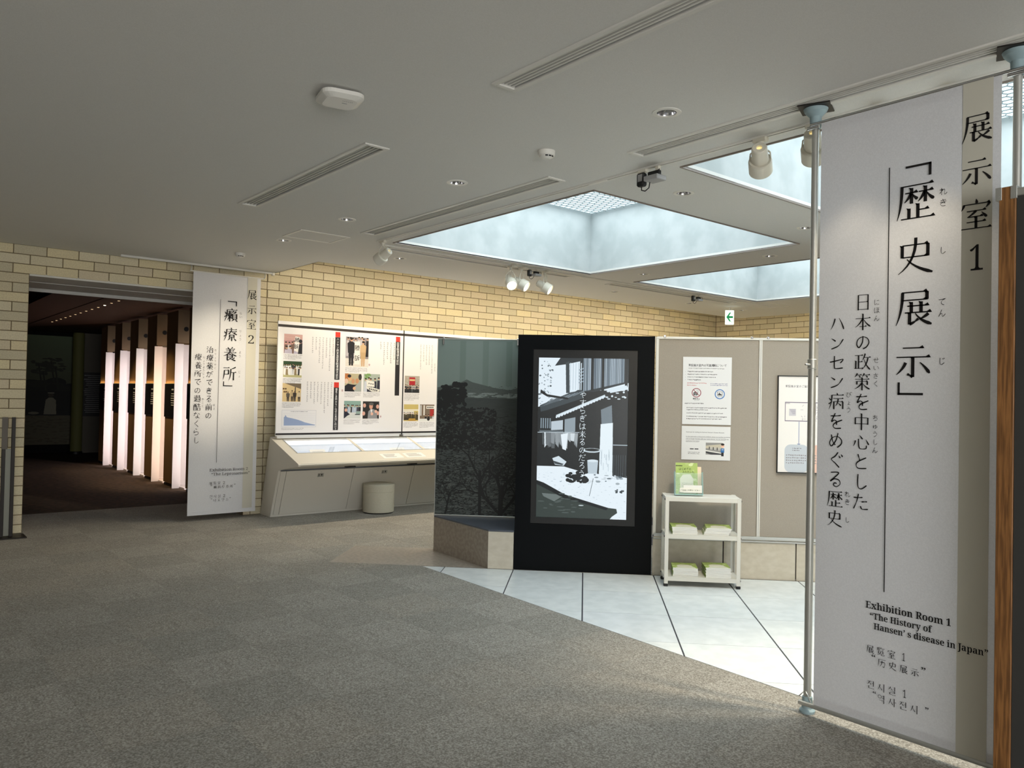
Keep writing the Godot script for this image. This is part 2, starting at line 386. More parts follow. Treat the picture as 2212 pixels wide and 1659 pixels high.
func glyph(ch: String, plain := false) -> PackedVector2Array:    # triangles of a character in a unit square, y down
	var key := ch + ("g" if plain else "m")
	if glyph_cache.has(key): return glyph_cache[key]
	var out := PackedVector2Array()
	var thin := 10.0 if plain else 3.4
	var thick := 10.5 if plain else 8.6
	var kana := 10.0 if plain else 6.2
	for tok in (GLYPHS.get(ch, "") as String).split(" ", false):
		var op := tok[0]
		if op == "@":
			var parts := tok.substr(1).split(":")
			var q := parts[1].split_floats(",")
			var sub := glyph(parts[0], plain)
			for p in sub:
				out.append(Vector2(q[0] + p.x * (q[2] - q[0]), q[1] + p.y * (q[3] - q[1])))
			continue
		var f := tok.substr(1).split_floats(",")
		match op:
			"h":
				strip(out, [Vector2(f[0], f[1]), Vector2(f[2], f[1])], [thin, thin])
				if not plain and f[2] - f[0] > 12:
					out.append_array([Vector2(f[2] - 10, f[1] - thin * 0.4), Vector2(f[2] - 2, f[1] - 6.5), Vector2(f[2] + 3, f[1] + thin * 0.5)])
			"v":
				strip(out, [Vector2(f[0], f[1]), Vector2(f[0], f[2])], [thick, thick])
				if not plain:
					out.append_array([Vector2(f[0] - thick * 0.5 - 2.5, f[1] - 2), Vector2(f[0] + thick * 0.5, f[1] + 1.5), Vector2(f[0] - thick * 0.5, f[1] + 4)])
			"p", "n":
				var pts := []
				var ws := []
				for i in 8:
					var t := i / 7.0
					pts.append(bez(Vector2(f[0], f[1]), Vector2(f[2], f[3]), Vector2(f[4], f[5]), t))
					if plain: ws.append(thick)
					elif op == "p": ws.append(lerpf(thick * 0.95, 1.4, t * t))
					else: ws.append(lerpf(2.4, thick * 1.15, t) if t < 0.9 else thick * 0.5)
				strip(out, pts, ws)
			"d":
				var a := Vector2(f[0], f[1])
				var b := Vector2(f[2], f[3])
				if plain: strip(out, [a, b], [thick, thick])
				else: strip(out, [a, a.lerp(b, 0.6), b, b + (b - a).normalized() * 2.5], [1.6, thick * 0.85, thick, thick * 0.4])
			"k":
				var cp := []
				for i in range(0, f.size() - 1, 2): cp.append(Vector2(f[i], f[i + 1]))
				var pts := []
				var ws := []
				for i in cp.size() - 1:
					var p0: Vector2 = cp[maxi(i - 1, 0)]
					var p3: Vector2 = cp[mini(i + 2, cp.size() - 1)]
					for j in 6:
						pts.append((cp[i] as Vector2).cubic_interpolate(cp[i + 1], p0, p3, j / 6.0))
				pts.append(cp[-1])
				for i in pts.size():
					var t := float(i) / (pts.size() - 1)
					ws.append(kana if plain else kana * (0.62 + 0.55 * absf(sin(t * 4.2 + 0.7))) * (0.55 if i == pts.size() - 1 else 1.0))
				strip(out, pts, ws)
			"b":
				strip(out, [Vector2(f[0], f[1] - 1), Vector2(f[0], f[3] + 4)], [thick * 0.9, thick * 0.9])
				strip(out, [Vector2(f[2], f[1] - 1), Vector2(f[2], f[3] + 4)], [thick * 0.9, thick * 0.9])
				strip(out, [Vector2(f[0], f[1]), Vector2(f[2], f[1])], [thin, thin])
				strip(out, [Vector2(f[0], f[3]), Vector2(f[2], f[3])], [thin, thin])
			"o":
				var pts := []
				var ws := []
				for i in 19:
					pts.append(Vector2(f[0], f[1]) + Vector2.from_angle(TAU * i / 18.0) * f[2])
					ws.append(4.5)
				strip(out, pts, ws)
			"r":
				out.append_array([Vector2(f[0], f[1]), Vector2(f[2], f[1]), Vector2(f[2], f[3]), Vector2(f[0], f[1]), Vector2(f[2], f[3]), Vector2(f[0], f[3])])
	for i in out.size(): out[i] = out[i] / 100.0
	glyph_cache[key] = out
	return out

func latin(text: String, font := "Droid Serif", bold := false) -> PackedVector2Array:   # triangles with capital height 1, base line y = 0, x from 0
	var key := text + font + str(bold)
	if latin_cache.has(key): return latin_cache[key]
	var sf := SystemFont.new()
	sf.font_names = PackedStringArray([font])
	sf.font_weight = 700 if bold else 400
	var tm := TextMesh.new()
	tm.font = sf
	tm.font_size = 64
	tm.depth = 0.0
	tm.pixel_size = 0.01
	tm.curve_step = 1.5
	tm.text = text
	var arr := tm.surface_get_arrays(0)
	var vs: PackedVector3Array = arr[Mesh.ARRAY_VERTEX]
	var ix = arr[Mesh.ARRAY_INDEX]
	var out := PackedVector2Array()
	var lo := 1e9
	for p in vs: lo = minf(lo, p.x)
	var base := _base_line(sf)
	if ix == null or ix.size() == 0:
		for p in vs: out.append(Vector2(p.x - lo, -(p.y - base)) / 0.4608)
	else:
		for i in ix: out.append(Vector2(vs[i].x - lo, -(vs[i].y - base)) / 0.4608)
	latin_cache[key] = out
	return out

func _base_line(sf: Font) -> float:
	var tm := TextMesh.new()
	tm.font = sf
	tm.font_size = 64
	tm.depth = 0.0
	tm.pixel_size = 0.01
	tm.text = "Hpx"
	var lo := 1e9
	var hi := -1e9
	for p in (tm.surface_get_arrays(0)[Mesh.ARRAY_VERTEX] as PackedVector3Array):
		hi = maxf(hi, p.y)
	return hi - 0.4608

class Ink:      # flat print: colours on an image
	var im: Image
	var host
	func _init(w: int, h: int, c: Color, from) -> void:
		im = Image.create(w, h, false, Image.FORMAT_RGB8)
		im.fill(c)
		host = from
	func rect(x: float, y: float, w: float, h: float, c: Color) -> void:
		im.fill_rect(Rect2i(roundi(x), roundi(y), maxi(1, roundi(w)), maxi(1, roundi(h))).intersection(Rect2i(0, 0, im.get_width(), im.get_height())), c)
	func tri(a: Vector2, b: Vector2, c: Vector2, col: Color) -> void:
		var y0 := maxi(0, floori(minf(a.y, minf(b.y, c.y))))
		var y1 := mini(im.get_height() - 1, ceili(maxf(a.y, maxf(b.y, c.y))))
		for y in range(y0, y1 + 1):
			var yc := y + 0.5
			var lo := 1e9
			var hi := -1e9
			for e in [[a, b], [b, c], [c, a]]:
				var p: Vector2 = e[0]
				var q: Vector2 = e[1]
				if (p.y <= yc and q.y > yc) or (q.y <= yc and p.y > yc):
					var xx := p.x + (q.x - p.x) * (yc - p.y) / (q.y - p.y)
					lo = minf(lo, xx)
					hi = maxf(hi, xx)
			if hi > lo:
				var xa := clampi(roundi(lo), 0, im.get_width())
				var xb := clampi(roundi(hi), 0, im.get_width())
				if xb > xa: im.fill_rect(Rect2i(xa, y, xb - xa, 1), col)
	func poly(pts: Array, col: Color) -> void:
		var pv := PackedVector2Array(pts)
		var ix := Geometry2D.triangulate_polygon(pv)
		for i in range(0, ix.size(), 3): tri(pv[ix[i]], pv[ix[i + 1]], pv[ix[i + 2]], col)
	func disc(x: float, y: float, rx: float, ry: float, col: Color) -> void:
		for yy in range(maxi(0, floori(y - ry)), mini(im.get_height(), ceili(y + ry))):
			var t := (yy + 0.5 - y) / ry
			if absf(t) < 1.0:
				var w := rx * sqrt(1.0 - t * t)
				rect(x - w, yy, 2.0 * w, 1, col)
	func line(a: Vector2, b: Vector2, w: float, col: Color) -> void:
		var d := (b - a).normalized().orthogonal() * w * 0.5
		tri(a + d, a - d, b - d, col)
		tri(a + d, b - d, b + d, col)
	func tris(t: PackedVector2Array, at: Vector2, s: Vector2, col: Color) -> void:
		for i in range(0, t.size() - 2, 3): tri(at + t[i] * s, at + t[i + 1] * s, at + t[i + 2] * s, col)
	func ch(c: String, cx: float, cy: float, size: float, col: Color, plain := false) -> void:
		tris(host.glyph(c, plain), Vector2(cx - size * 0.5, cy - size * 0.5), Vector2(size, size), col)
	func across(text: String, x: float, cy: float, size: float, pitch: float, col: Color, plain := false) -> void:
		for i in text.length(): ch(text[i], x + pitch * (i + 0.5), cy, size, col, plain)
	func down(text: String, cx: float, y: float, size: float, pitch: float, col: Color, plain := false) -> void:
		for i in text.length(): ch(text[i], cx, y + pitch * (i + 0.5), size, col, plain)
	func words(text: String, x: float, base: float, cap: float, col: Color, font := "Droid Sans", bold := false) -> void:
		tris(host.latin(text, font, bold), Vector2(x, base), Vector2(cap, cap), col)
	func rows(x: float, y: float, w: float, step: float, n: int, col: Color, r: RandomNumberGenerator, last := 0.6) -> void:   # print too small to read
		for i in n:
			var xx := x
			var end := x + w * (last if i == n - 1 else r.randf_range(0.93, 1.0))
			while xx < end:
				var cw := step * r.randf_range(0.35, 0.62)
				rect(xx, y + i * step + step * r.randf_range(0.12, 0.28), cw, step * r.randf_range(0.28, 0.5), col)
				if r.randf() < 0.5: rect(xx + cw * 0.3, y + i * step + step * 0.1, maxf(1, cw * 0.3), step * 0.55, col)
				xx += step * 0.78
	func columns(x: float, y: float, step: float, lens: Array, col: Color, r: RandomNumberGenerator) -> void:   # the same in columns, from x towards smaller x
		for i in lens.size():
			var yy := y
			while yy < y + lens[i]:
				var s := step * 0.42
				rect(x - i * step, yy, s * r.randf_range(0.6, 1.0), s * 0.22, col)
				rect(x - i * step + s * r.randf_range(0.1, 0.6), yy, s * 0.22, s * 0.8, col)
				if r.randf() < 0.6: rect(x - i * step, yy + s * 0.55, s * r.randf_range(0.5, 1.0), s * 0.2, col)
				yy += step * 0.5
	func tex() -> ImageTexture:
		return ImageTexture.create_from_image(im)

func print_mat(key: String, ink: Ink, rough := 0.6) -> StandardMaterial3D:
	var m := mat(key, Color.WHITE, rough)
	m.albedo_texture = ink.tex()
	m.texture_repeat = false
	return m

func flat(w: float, h: float, at := Vector3.ZERO) -> MB:    # upright printed face in xy, looking along +z
	var b := MB.new()
	b.quad(at + Vector3(-w / 2, -h / 2, 0), at + Vector3(w / 2, -h / 2, 0), at + Vector3(w / 2, h / 2, 0), at + Vector3(-w / 2, h / 2, 0))
	return b

func ink_tris(b: MB, t: PackedVector2Array, at: Vector3, sx: Vector3, sy: Vector3) -> void:   # lettering as thin geometry
	for i in range(0, t.size() - 2, 3):
		var a := at + sx * t[i].x + sy * t[i].y
		var c := at + sx * t[i + 1].x + sy * t[i + 1].y
		var d := at + sx * t[i + 2].x + sy * t[i + 2].y
		if (c - a).cross(d - a).dot(sx.cross(-sy)) < 0: b.tri(a, d, c)
		else: b.tri(a, c, d)

const DAY := Color(0.93, 0.98, 1.0)
const WARM := Color(1.0, 0.935, 0.82)

func _ready() -> void:
	rng.seed = 41
	# ---- camera
	var cam := Camera3D.new()
	cam.name = "camera"
	add_child(cam)
	cam.transform = Transform3D(Basis(Vector3(0.76908, 0.020646, 0.638818), Vector3(-0.026047, 0.99966, -0.000949), Vector3(-0.638621, -0.015909, 0.769357)).orthonormalized(), Vector3(0, 1.5, 0))
	cam.fov = 51.95
	cam.near = 0.05
	cam.far = 80.0
	cam.current = true
	# ---- environment and exposure
	var env := Environment.new()
	env.background_mode = Environment.BG_COLOR
	env.background_color = Color(0.02, 0.02, 0.022)
	env.tonemap_mode = Environment.TONE_MAPPER_LINEAR
	env.tonemap_exposure = 1.0
	env.sdfgi_enabled = true
	env.ssao_enabled = true
	env.ssil_enabled = true
	var we := WorldEnvironment.new()
	we.name = "environment"
	we.environment = env
	add_child(we)
	# ---- daylight through the four skylights (light of the glazing's size just under it)
	for r in SKY:
		area("skylight_daylight", Vector3(r.get_center().x, 3.64, r.get_center().y), Vector3.DOWN, 2.5, 2.5, DAY, 0.9)
	# ---- daylight of the glazed entrance behind the camera
	area("entrance_daylight", Vector3(-0.6, 1.35, 5.86), Vector3(0, 0.05, -1), 4.4, 2.2, Color(0.985, 0.99, 1.0), 3.2)
	# ---- strip lamp laid on the edge of the ceiling, washing the brick wall
	area("cove_lamp_light", Vector3(7.85, 3.07, -8.17), Vector3(0, -1, -0.12), 7.6, 0.05, WARM, 32.0)
	area("cove_lamp_light", Vector3(11.9, 3.07, -3.0), Vector3(0.12, -1, 0), 0.05, 10.0, WARM, 14.0)
	make_materials()
	room()
	ceiling_fittings()
	second_room()
	banners()
	display_case()
	kiosk_group()
	shelf_group()
	loose_things()

const SKY := [Rect2(3.915, -6.52, 2.65, 2.655), Rect2(3.905, -3.09, 2.65, 2.655), Rect2(7.36, -6.53, 2.65, 2.655), Rect2(7.36, -3.09, 2.65, 2.655)]
const VENTS := [Rect2(2.242, -2.85, 0.104, 1.95), Rect2(2.24, -6.015, 0.122, 1.95), Rect2(3.468, -6.32, 0.115, 2.475), Rect2(3.458, -3.11, 0.105, 2.2), Rect2(4.035, -6.865, 2.46, 0.1), Rect2(7.27, -6.915, 2.6, 0.1)]
const DOWNLIGHTS := [Vector2(3.107, -2.565), Vector2(3.107, -4.373), Vector2(3.107, -5.944), Vector2(3.1, -7.202), Vector2(4.417, -7.237), Vector2(4.417, -3.481), Vector2(6.017, -3.474), Vector2(6.944, -4.393), Vector2(6.973, -6.05), Vector2(7.86, -7.33), Vector2(10.80, -7.31), Vector2(9.54, -7.37)]

func make_materials() -> void:
	var m := mat("ceiling paint", Color(0.86, 0.855, 0.835), 0.9)
	grain(m, noise(0.3, Color(0.975, 0.975, 0.972), Color(1, 1, 1), FastNoiseLite.TYPE_VALUE, 2), 2.0)
	m = mat("well paint", Color(0.735, 0.755, 0.755), 0.85)
	grain(m, noise(0.012, Color(0.93, 0.94, 0.94), Color(1, 1, 1), FastNoiseLite.TYPE_SIMPLEX, 4), 0.35)
	var speck := noise(0.32, Color(0.66, 0.65, 0.63), Color(1, 1, 1), FastNoiseLite.TYPE_VALUE, 3, 512, 7)

	for i in 4:
		m = mat("carpet %d" % i, [Color(0.70, 0.68, 0.645), Color(0.67, 0.65, 0.615), Color(0.69, 0.665, 0.625), Color(0.655, 0.638, 0.604)][i], 0.95)
		grain(m, speck, 1.1)
		m.normal_scale = 1.0
		m.rim_enabled = true
		m.rim = 0.25
	var bk := noise(0.05, Color(0.95, 0.945, 0.935), Color(1, 1, 1), FastNoiseLite.TYPE_SIMPLEX, 4, 512, 11)
	for i in 6:
		m = mat("brick %d" % i, [Color(0.86, 0.82, 0.70), Color(0.83, 0.785, 0.665), Color(0.885, 0.835, 0.69), Color(0.805, 0.77, 0.66), Color(0.85, 0.80, 0.69), Color(0.875, 0.835, 0.72)][i], 0.8)
		grain(m, bk, 2.0)
	mat("mortar", Color(0.5, 0.44, 0.34), 0.95)
	for i in 3:
		m = mat("floor tile %d" % i, [Color(0.90, 0.915, 0.915), Color(0.885, 0.90, 0.905), Color(0.91, 0.92, 0.915)][i], 0.32)
		grain(m, noise(0.014, Color(0.96, 0.963, 0.963), Color(1, 1, 1), FastNoiseLite.TYPE_SIMPLEX, 5, 512, 20 + i), 0.8)
	mat("joint", Color(0.23, 0.22, 0.25), 0.8)
	m = mat("stone", Color(0.64, 0.60, 0.55), 0.35)
	grain(m, noise(0.03, Color(0.9, 0.89, 0.88), Color(1, 1, 1), FastNoiseLite.TYPE_SIMPLEX, 5, 512, 31), 1.2)
	m = mat("cream stone", Color(0.82, 0.785, 0.72), 0.5)
	grain(m, noise(0.02, Color(0.95, 0.945, 0.93), Color(1, 1, 1), FastNoiseLite.TYPE_SIMPLEX, 4, 512, 33), 1.2)
	mat("white metal", Color(0.88, 0.87, 0.84), 0.4)
	mat("vent white", Color(0.86, 0.85, 0.82), 0.5)
	mat("vent dark", Color(0.5, 0.5, 0.48), 0.8)
	mat("lamp white", Color(0.86, 0.84, 0.78), 0.45)
	mat("chrome", Color(0.85, 0.85, 0.86), 0.15, 1.0)
	mat("steel", Color(0.74, 0.74, 0.72), 0.42, 0.75)
	mat("black plastic", Color(0.035, 0.035, 0.04), 0.5)
	mat("grey plastic", Color(0.62, 0.62, 0.62), 0.5)
	mat("blue grey rubber", Color(0.58, 0.66, 0.68), 0.6)
	m = mat("kiosk black", Color(0.05, 0.057, 0.065), 0.75)
	m.metallic_specular = 0.25
	m = mat("partition fabric", Color(0.665, 0.63, 0.585), 0.95)
	grain(m, noise(0.4, Color(0.94, 0.94, 0.935), Color(1, 1, 1), FastNoiseLite.TYPE_VALUE, 2, 256, 35), 4.0)
	m = mat("case white", Color(0.85, 0.83, 0.785), 0.45)
	mat("case inside", Color(0.93, 0.95, 0.98), 0.6)
	mat("paper", Color(0.93, 0.925, 0.91), 0.7)
	m = mat("banner cloth", Color(0.87, 0.87, 0.88), 0.9)
	grain(m, noise(0.35, Color(0.97, 0.97, 0.97), Color(1, 1, 1), FastNoiseLite.TYPE_VALUE, 2, 256, 36), 3.0)
	m.backlight_enabled = true
	m.backlight = Color(0.42, 0.42, 0.42)
	m = mat("banner stripe", Color(0.80, 0.785, 0.73), 0.9)
	m.backlight_enabled = true
	m.backlight = Color(0.3, 0.3, 0.3)
	mat("banner ink", Color(0.07, 0.05, 0.045), 0.9)
	m = mat("oak", Color(0.60, 0.41, 0.22), 0.55)
	var wn := noise(0.02, Color(0.72, 0.70, 0.66), Color(1, 1, 1), FastNoiseLite.TYPE_SIMPLEX, 5, 512, 40)
	m.albedo_texture = wn
	m.uv1_triplanar = true
	m.uv1_world_triplanar = true
	m.uv1_scale = Vector3(6, 0.35, 6)
	mat("dark fabric", Color(0.23, 0.225, 0.215), 0.95)
	mat("dark bronze", Color(0.15, 0.13, 0.115), 0.45, 0.4)
	m = mat("stool cloth", Color(0.80, 0.775, 0.70), 0.85)
	grain(m, noise(0.35, Color(0.93, 0.93, 0.92), Color(1, 1, 1), FastNoiseLite.TYPE_VALUE, 2, 256, 42), 4.0)
	m = mat("brown carpet", Color(0.30, 0.225, 0.16), 0.95)
	grain(m, noise(0.02, Color(0.7, 0.69, 0.68), Color(1, 1, 1), FastNoiseLite.TYPE_SIMPLEX, 5, 512, 44), 0.8)
	mat("brown paint", Color(0.27, 0.165, 0.10), 0.85)
	mat("black paint", Color(0.05, 0.048, 0.045), 0.9)
	mat("tan panel", Color(0.45, 0.38, 0.29), 0.85)
	m = mat("cork", Color(0.62, 0.47, 0.29), 0.95)
	grain(m, noise(0.16, Color(0.5, 0.47, 0.42), Color(1, 1, 1), FastNoiseLite.TYPE_SIMPLEX, 4, 512, 46, Vector2(0.3, 0.7)), 1.6)
	mat("niche white", Color(0.90, 0.87, 0.86), 0.7)
	m = mat("clear acrylic", Color(0.82, 0.95, 0.95, 0.12), 0.04)
	m.transparency = BaseMaterial3D.TRANSPARENCY_ALPHA
	m = mat("glass", Color(0.95, 0.98, 1.0, 0.06), 0.02)
	m.transparency = BaseMaterial3D.TRANSPARENCY_ALPHA

# a slab between y0 and y1 over a rectangle in plan, with rectangular openings
func slab(b: MB, outer: Rect2, cuts: Array, y0: float, y1: float) -> void:
	var xs := [outer.position.x, outer.end.x]
	var zs := [outer.position.y, outer.end.y]
	for c in cuts:
		for q in [c.position.x, c.end.x]:
			if q > outer.position.x and q < outer.end.x and not xs.has(q): xs.append(q)
		for q in [c.position.y, c.end.y]:
			if q > outer.position.y and q < outer.end.y and not zs.has(q): zs.append(q)
	xs.sort()
	zs.sort()
	var solid := {}
	for i in xs.size() - 1:
		for k in zs.size() - 1:
			var mid := Vector2((xs[i] + xs[i + 1]) / 2, (zs[k] + zs[k + 1]) / 2)
			var open := false
			for c in cuts:
				if c.has_point(mid): open = true
			if not open: solid[Vector2i(i, k)] = true
	for c in solid:
		var i: int = c.x
		var k: int = c.y
		var x0: float = xs[i]
		var x1: float = xs[i + 1]
		var z0: float = zs[k]
		var z1: float = zs[k + 1]
		b.quad(Vector3(x0, y0, z0), Vector3(x1, y0, z0), Vector3(x1, y0, z1), Vector3(x0, y0, z1))
		b.quad(Vector3(x0, y1, z1), Vector3(x1, y1, z1), Vector3(x1, y1, z0), Vector3(x0, y1, z0))
		if not solid.has(Vector2i(i - 1, k)): b.quad(Vector3(x0, y0, z0), Vector3(x0, y0, z1), Vector3(x0, y1, z1), Vector3(x0, y1, z0))
		if not solid.has(Vector2i(i + 1, k)): b.quad(Vector3(x1, y0, z1), Vector3(x1, y0, z0), Vector3(x1, y1, z0), Vector3(x1, y1, z1))
		if not solid.has(Vector2i(i, k - 1)): b.quad(Vector3(x1, y0, z0), Vector3(x0, y0, z0), Vector3(x0, y1, z0), Vector3(x1, y1, z0))
		if not solid.has(Vector2i(i, k + 1)): b.quad(Vector3(x0, y0, z1), Vector3(x1, y0, z1), Vector3(x1, y1, z1), Vector3(x0, y1, z1))

# bricks on a wall whose local x runs along it and local z points into the room
func bricks(node: Node3D, x0: float, x1: float, ytop: float, door: Rect2, shown: Array, phase := 1.184) -> void:
	var unit := MB.new()
	unit.box(Vector3(0, 0, -0.011), Vector3(0.2885, 0.0905, 0.022), 0.0025)
	var mesh := unit.mesh()
	var rest := MB.new()
	for row in range(-1, 37):
		var ya := 0.09 + 0.0987 * row
		var yb := ya + 0.0987
		if ya >= ytop or yb <= 0.01: continue
		ya = maxf(ya, 0.0)
		yb = minf(yb, ytop)
		var off := phase if row % 2 == 0 else phase + 0.1485
		var k := floori((x0 - off) / 0.297)
		while off + k * 0.297 < x1:
			var a := maxf(off + k * 0.297, x0)
			var c := minf(off + (k + 1) * 0.297, x1)
			k += 1
			if door.has_area() and yb <= door.end.y + 0.01:
				if a >= door.position.x - 0.005 and c <= door.end.x + 0.005: continue
				if a < door.position.x and c > door.position.x: c = door.position.x
				elif a < door.end.x and c > door.end.x: a = door.end.x
			if c - a < 0.02: continue
			var mid := Vector2((a + c) / 2, (ya + yb) / 2)
			var vis := false
			for s in shown:
				if s.has_point(mid): vis = true
			var jut := rng.randf_range(-0.0012, 0.0012)
			var tone := rng.randi() % 6
			if vis:
				var o := put_mesh(mesh, "brick", mats["brick %d" % tone], node)
				o.position = Vector3(mid.x, mid.y, jut)
				o.scale = Vector3((c - a - 0.0085) / 0.2885, (yb - ya - 0.0082) / 0.0905, 1)
			else:
				rest.box(Vector3(mid.x, mid.y, -0.011), Vector3(c - a - 0.0085, yb - ya - 0.0082, 0.022))
	if rest.v.size():
		var o := put(rest, "brickwork", mats["brick 0"], node)
		o.set_meta("kind", "stuff")

func room() -> void:
	# ---- ceiling with its openings
	var cuts := [Rect2(3.9, -9.5, 12, 1.4), Rect2(11.83, -9.5, 3, 16)]
	cuts.append_array(SKY)
	cuts.append_array(VENTS)
	for d in DOWNLIGHTS: cuts.append(Rect2(d.x - 0.048, d.y - 0.048, 0.096, 0.096))
	var c := structure("ceiling", "plain off-white flat ceiling with slots and skylight openings", "ceiling")
	var b := MB.new()
	slab(b, Rect2(-3.0, WALLZ, 14.9, 15.4), cuts, CEIL, CEIL + 0.03)
	put(b, "plaster", mats["ceiling paint"], c)
	b = MB.new()   # upstand at the edge of the slot along the brick walls
	b.box(Vector3(7.865, CEIL + 0.075, -8.1 + 0.006), Vector3(7.93, 0.15, 0.012))
	b.box(Vector3(11.83 - 0.006, CEIL + 0.075, -1.05), Vector3(0.012, 0.15, 14.1))
	b.box(Vector3(3.9 - 0.006, CEIL + 0.385, -8.75), Vector3(0.012, 0.77, 1.3))
	put(b, "edge_upstand", mats["ceiling paint"], c)
	b = MB.new()
	b.box(Vector3(5.1, 3.78, -1.7), Vector3(16.4, 0.1, 15.8))
	put(b, "upper_slab", mats["ceiling paint"], c)
	# ---- brick walls
	var doorway := Rect2(1.33, -0.1, 2.29, 2.77)
	var w := structure("wall_left", "cream brick wall around the wide doorway to the dark room", "wall")
	w.position = Vector3(0, 0, WALLZ)
	b = MB.new()
	b.box(Vector3(-0.84, 1.865, -0.679), Vector3(4.34, 3.73, 1.342))
	b.box(Vector3(3.735, 1.865, -0.679), Vector3(0.23, 3.73, 1.342))
	b.box(Vector3(2.475, 3.2, -0.679), Vector3(2.29, 1.06, 1.342))
	put(b, "mortar", mats["mortar"], w)
	b = MB.new()
	b.box(Vector3(2.475, 2.664, -0.35), Vector3(2.285, 0.012, 0.62))
	b.box(Vector3(2.475, 2.664, -1.01), Vector3(2.285, 0.012, 0.62))
	b.box(Vector3(2.475, 2.657, -0.68), Vector3(2.285, 0.01, 0.02))
	b.box(Vector3(2.475, 2.655, -0.022), Vector3(2.285, 0.028, 0.024))
	b.box(Vector3(2.475, 2.645, -1.335), Vector3(2.285, 0.05, 0.03))
	put(b, "soffit", mats["ceiling paint"], w)
	bricks(w, -3.0, 3.85, 3.7, doorway, [Rect2(0.6, 0, 0.75, 3.0), Rect2(1.3, 2.64, 2.6, 0.33), Rect2(3.55, 0, 0.3, 3.0)])
	w = structure("wall_rear", "long cream brick wall behind the display panels, washed with warm light", "wall")
	w.position = Vector3(0, 0, WALLZ)
	b = MB.new()
	b.box(Vector3(8.45, 1.865, -0.13), Vector3(9.2, 3.73, 0.244))
	put(b, "mortar", mats["mortar"], w)
	bricks(w, 3.85, 13.0, 3.7, Rect2(), [Rect2(3.85, 2.3, 2.6, 1.0), Rect2(6.4, 2.48, 6.7, 0.83)])
	w = structure("wall_right", "far cream brick wall beyond the green arrow sign", "wall")
	w.position = Vector3(13.0, 0, 0)
	w.rotation.y = -PI / 2
	b = MB.new()
	b.box(Vector3(-1.6, 1.865, -0.13), Vector3(15.7, 3.73, 0.244))
	put(b, "mortar", mats["mortar"], w)
	bricks(w, -9.4, 6.2, 3.7, Rect2(), [Rect2(-9.4, 2.5, 3.3, 0.85)], -9.4 + 0.1)
	b = MB.new()
	b.box(Vector3(-3.1, 1.865, -1.7), Vector3(0.2, 3.73, 15.8))
	b.box(Vector3(7.4, 1.865, 6.1), Vector3(11.4, 3.73, 0.2))
	b.box(Vector3(-2.95, 1.865, 6.1), Vector3(0.1, 3.73, 0.2))
	b.box(Vector3(-0.6, 3.12, 6.1), Vector3(4.6, 1.22, 0.2))
	b.box(Vector3(-0.6, 0.075, 6.1), Vector3(4.6, 0.15, 0.2))
	var o := put(b, "wall_back", mats["ceiling paint"])
	o.set_meta("kind", "structure")
	tag(o, "plain off-white wall closing the hall", "wall")
	var e := structure("window_5", "glazed entrance of the hall behind the camera", "window", Vector3(-0.6, 0.15, 6.0))
	b = MB.new()
	b.box(Vector3(0, 1.18, 0.05), Vector3(4.6, 2.36, 0.02))
	put(b, "pane", glow("entrance glass", Color(1.0, 0.985, 0.95), 1.0), e)
	for x in [-2.28, -0.76, 0.76, 2.28]:
		b = MB.new()
		b.box(Vector3(x, 1.18, 0.0), Vector3(0.05, 2.36, 0.06), 0.004)
		put(b, "mullion", mats["white metal"], e)
	floor_parts()
	skylights()

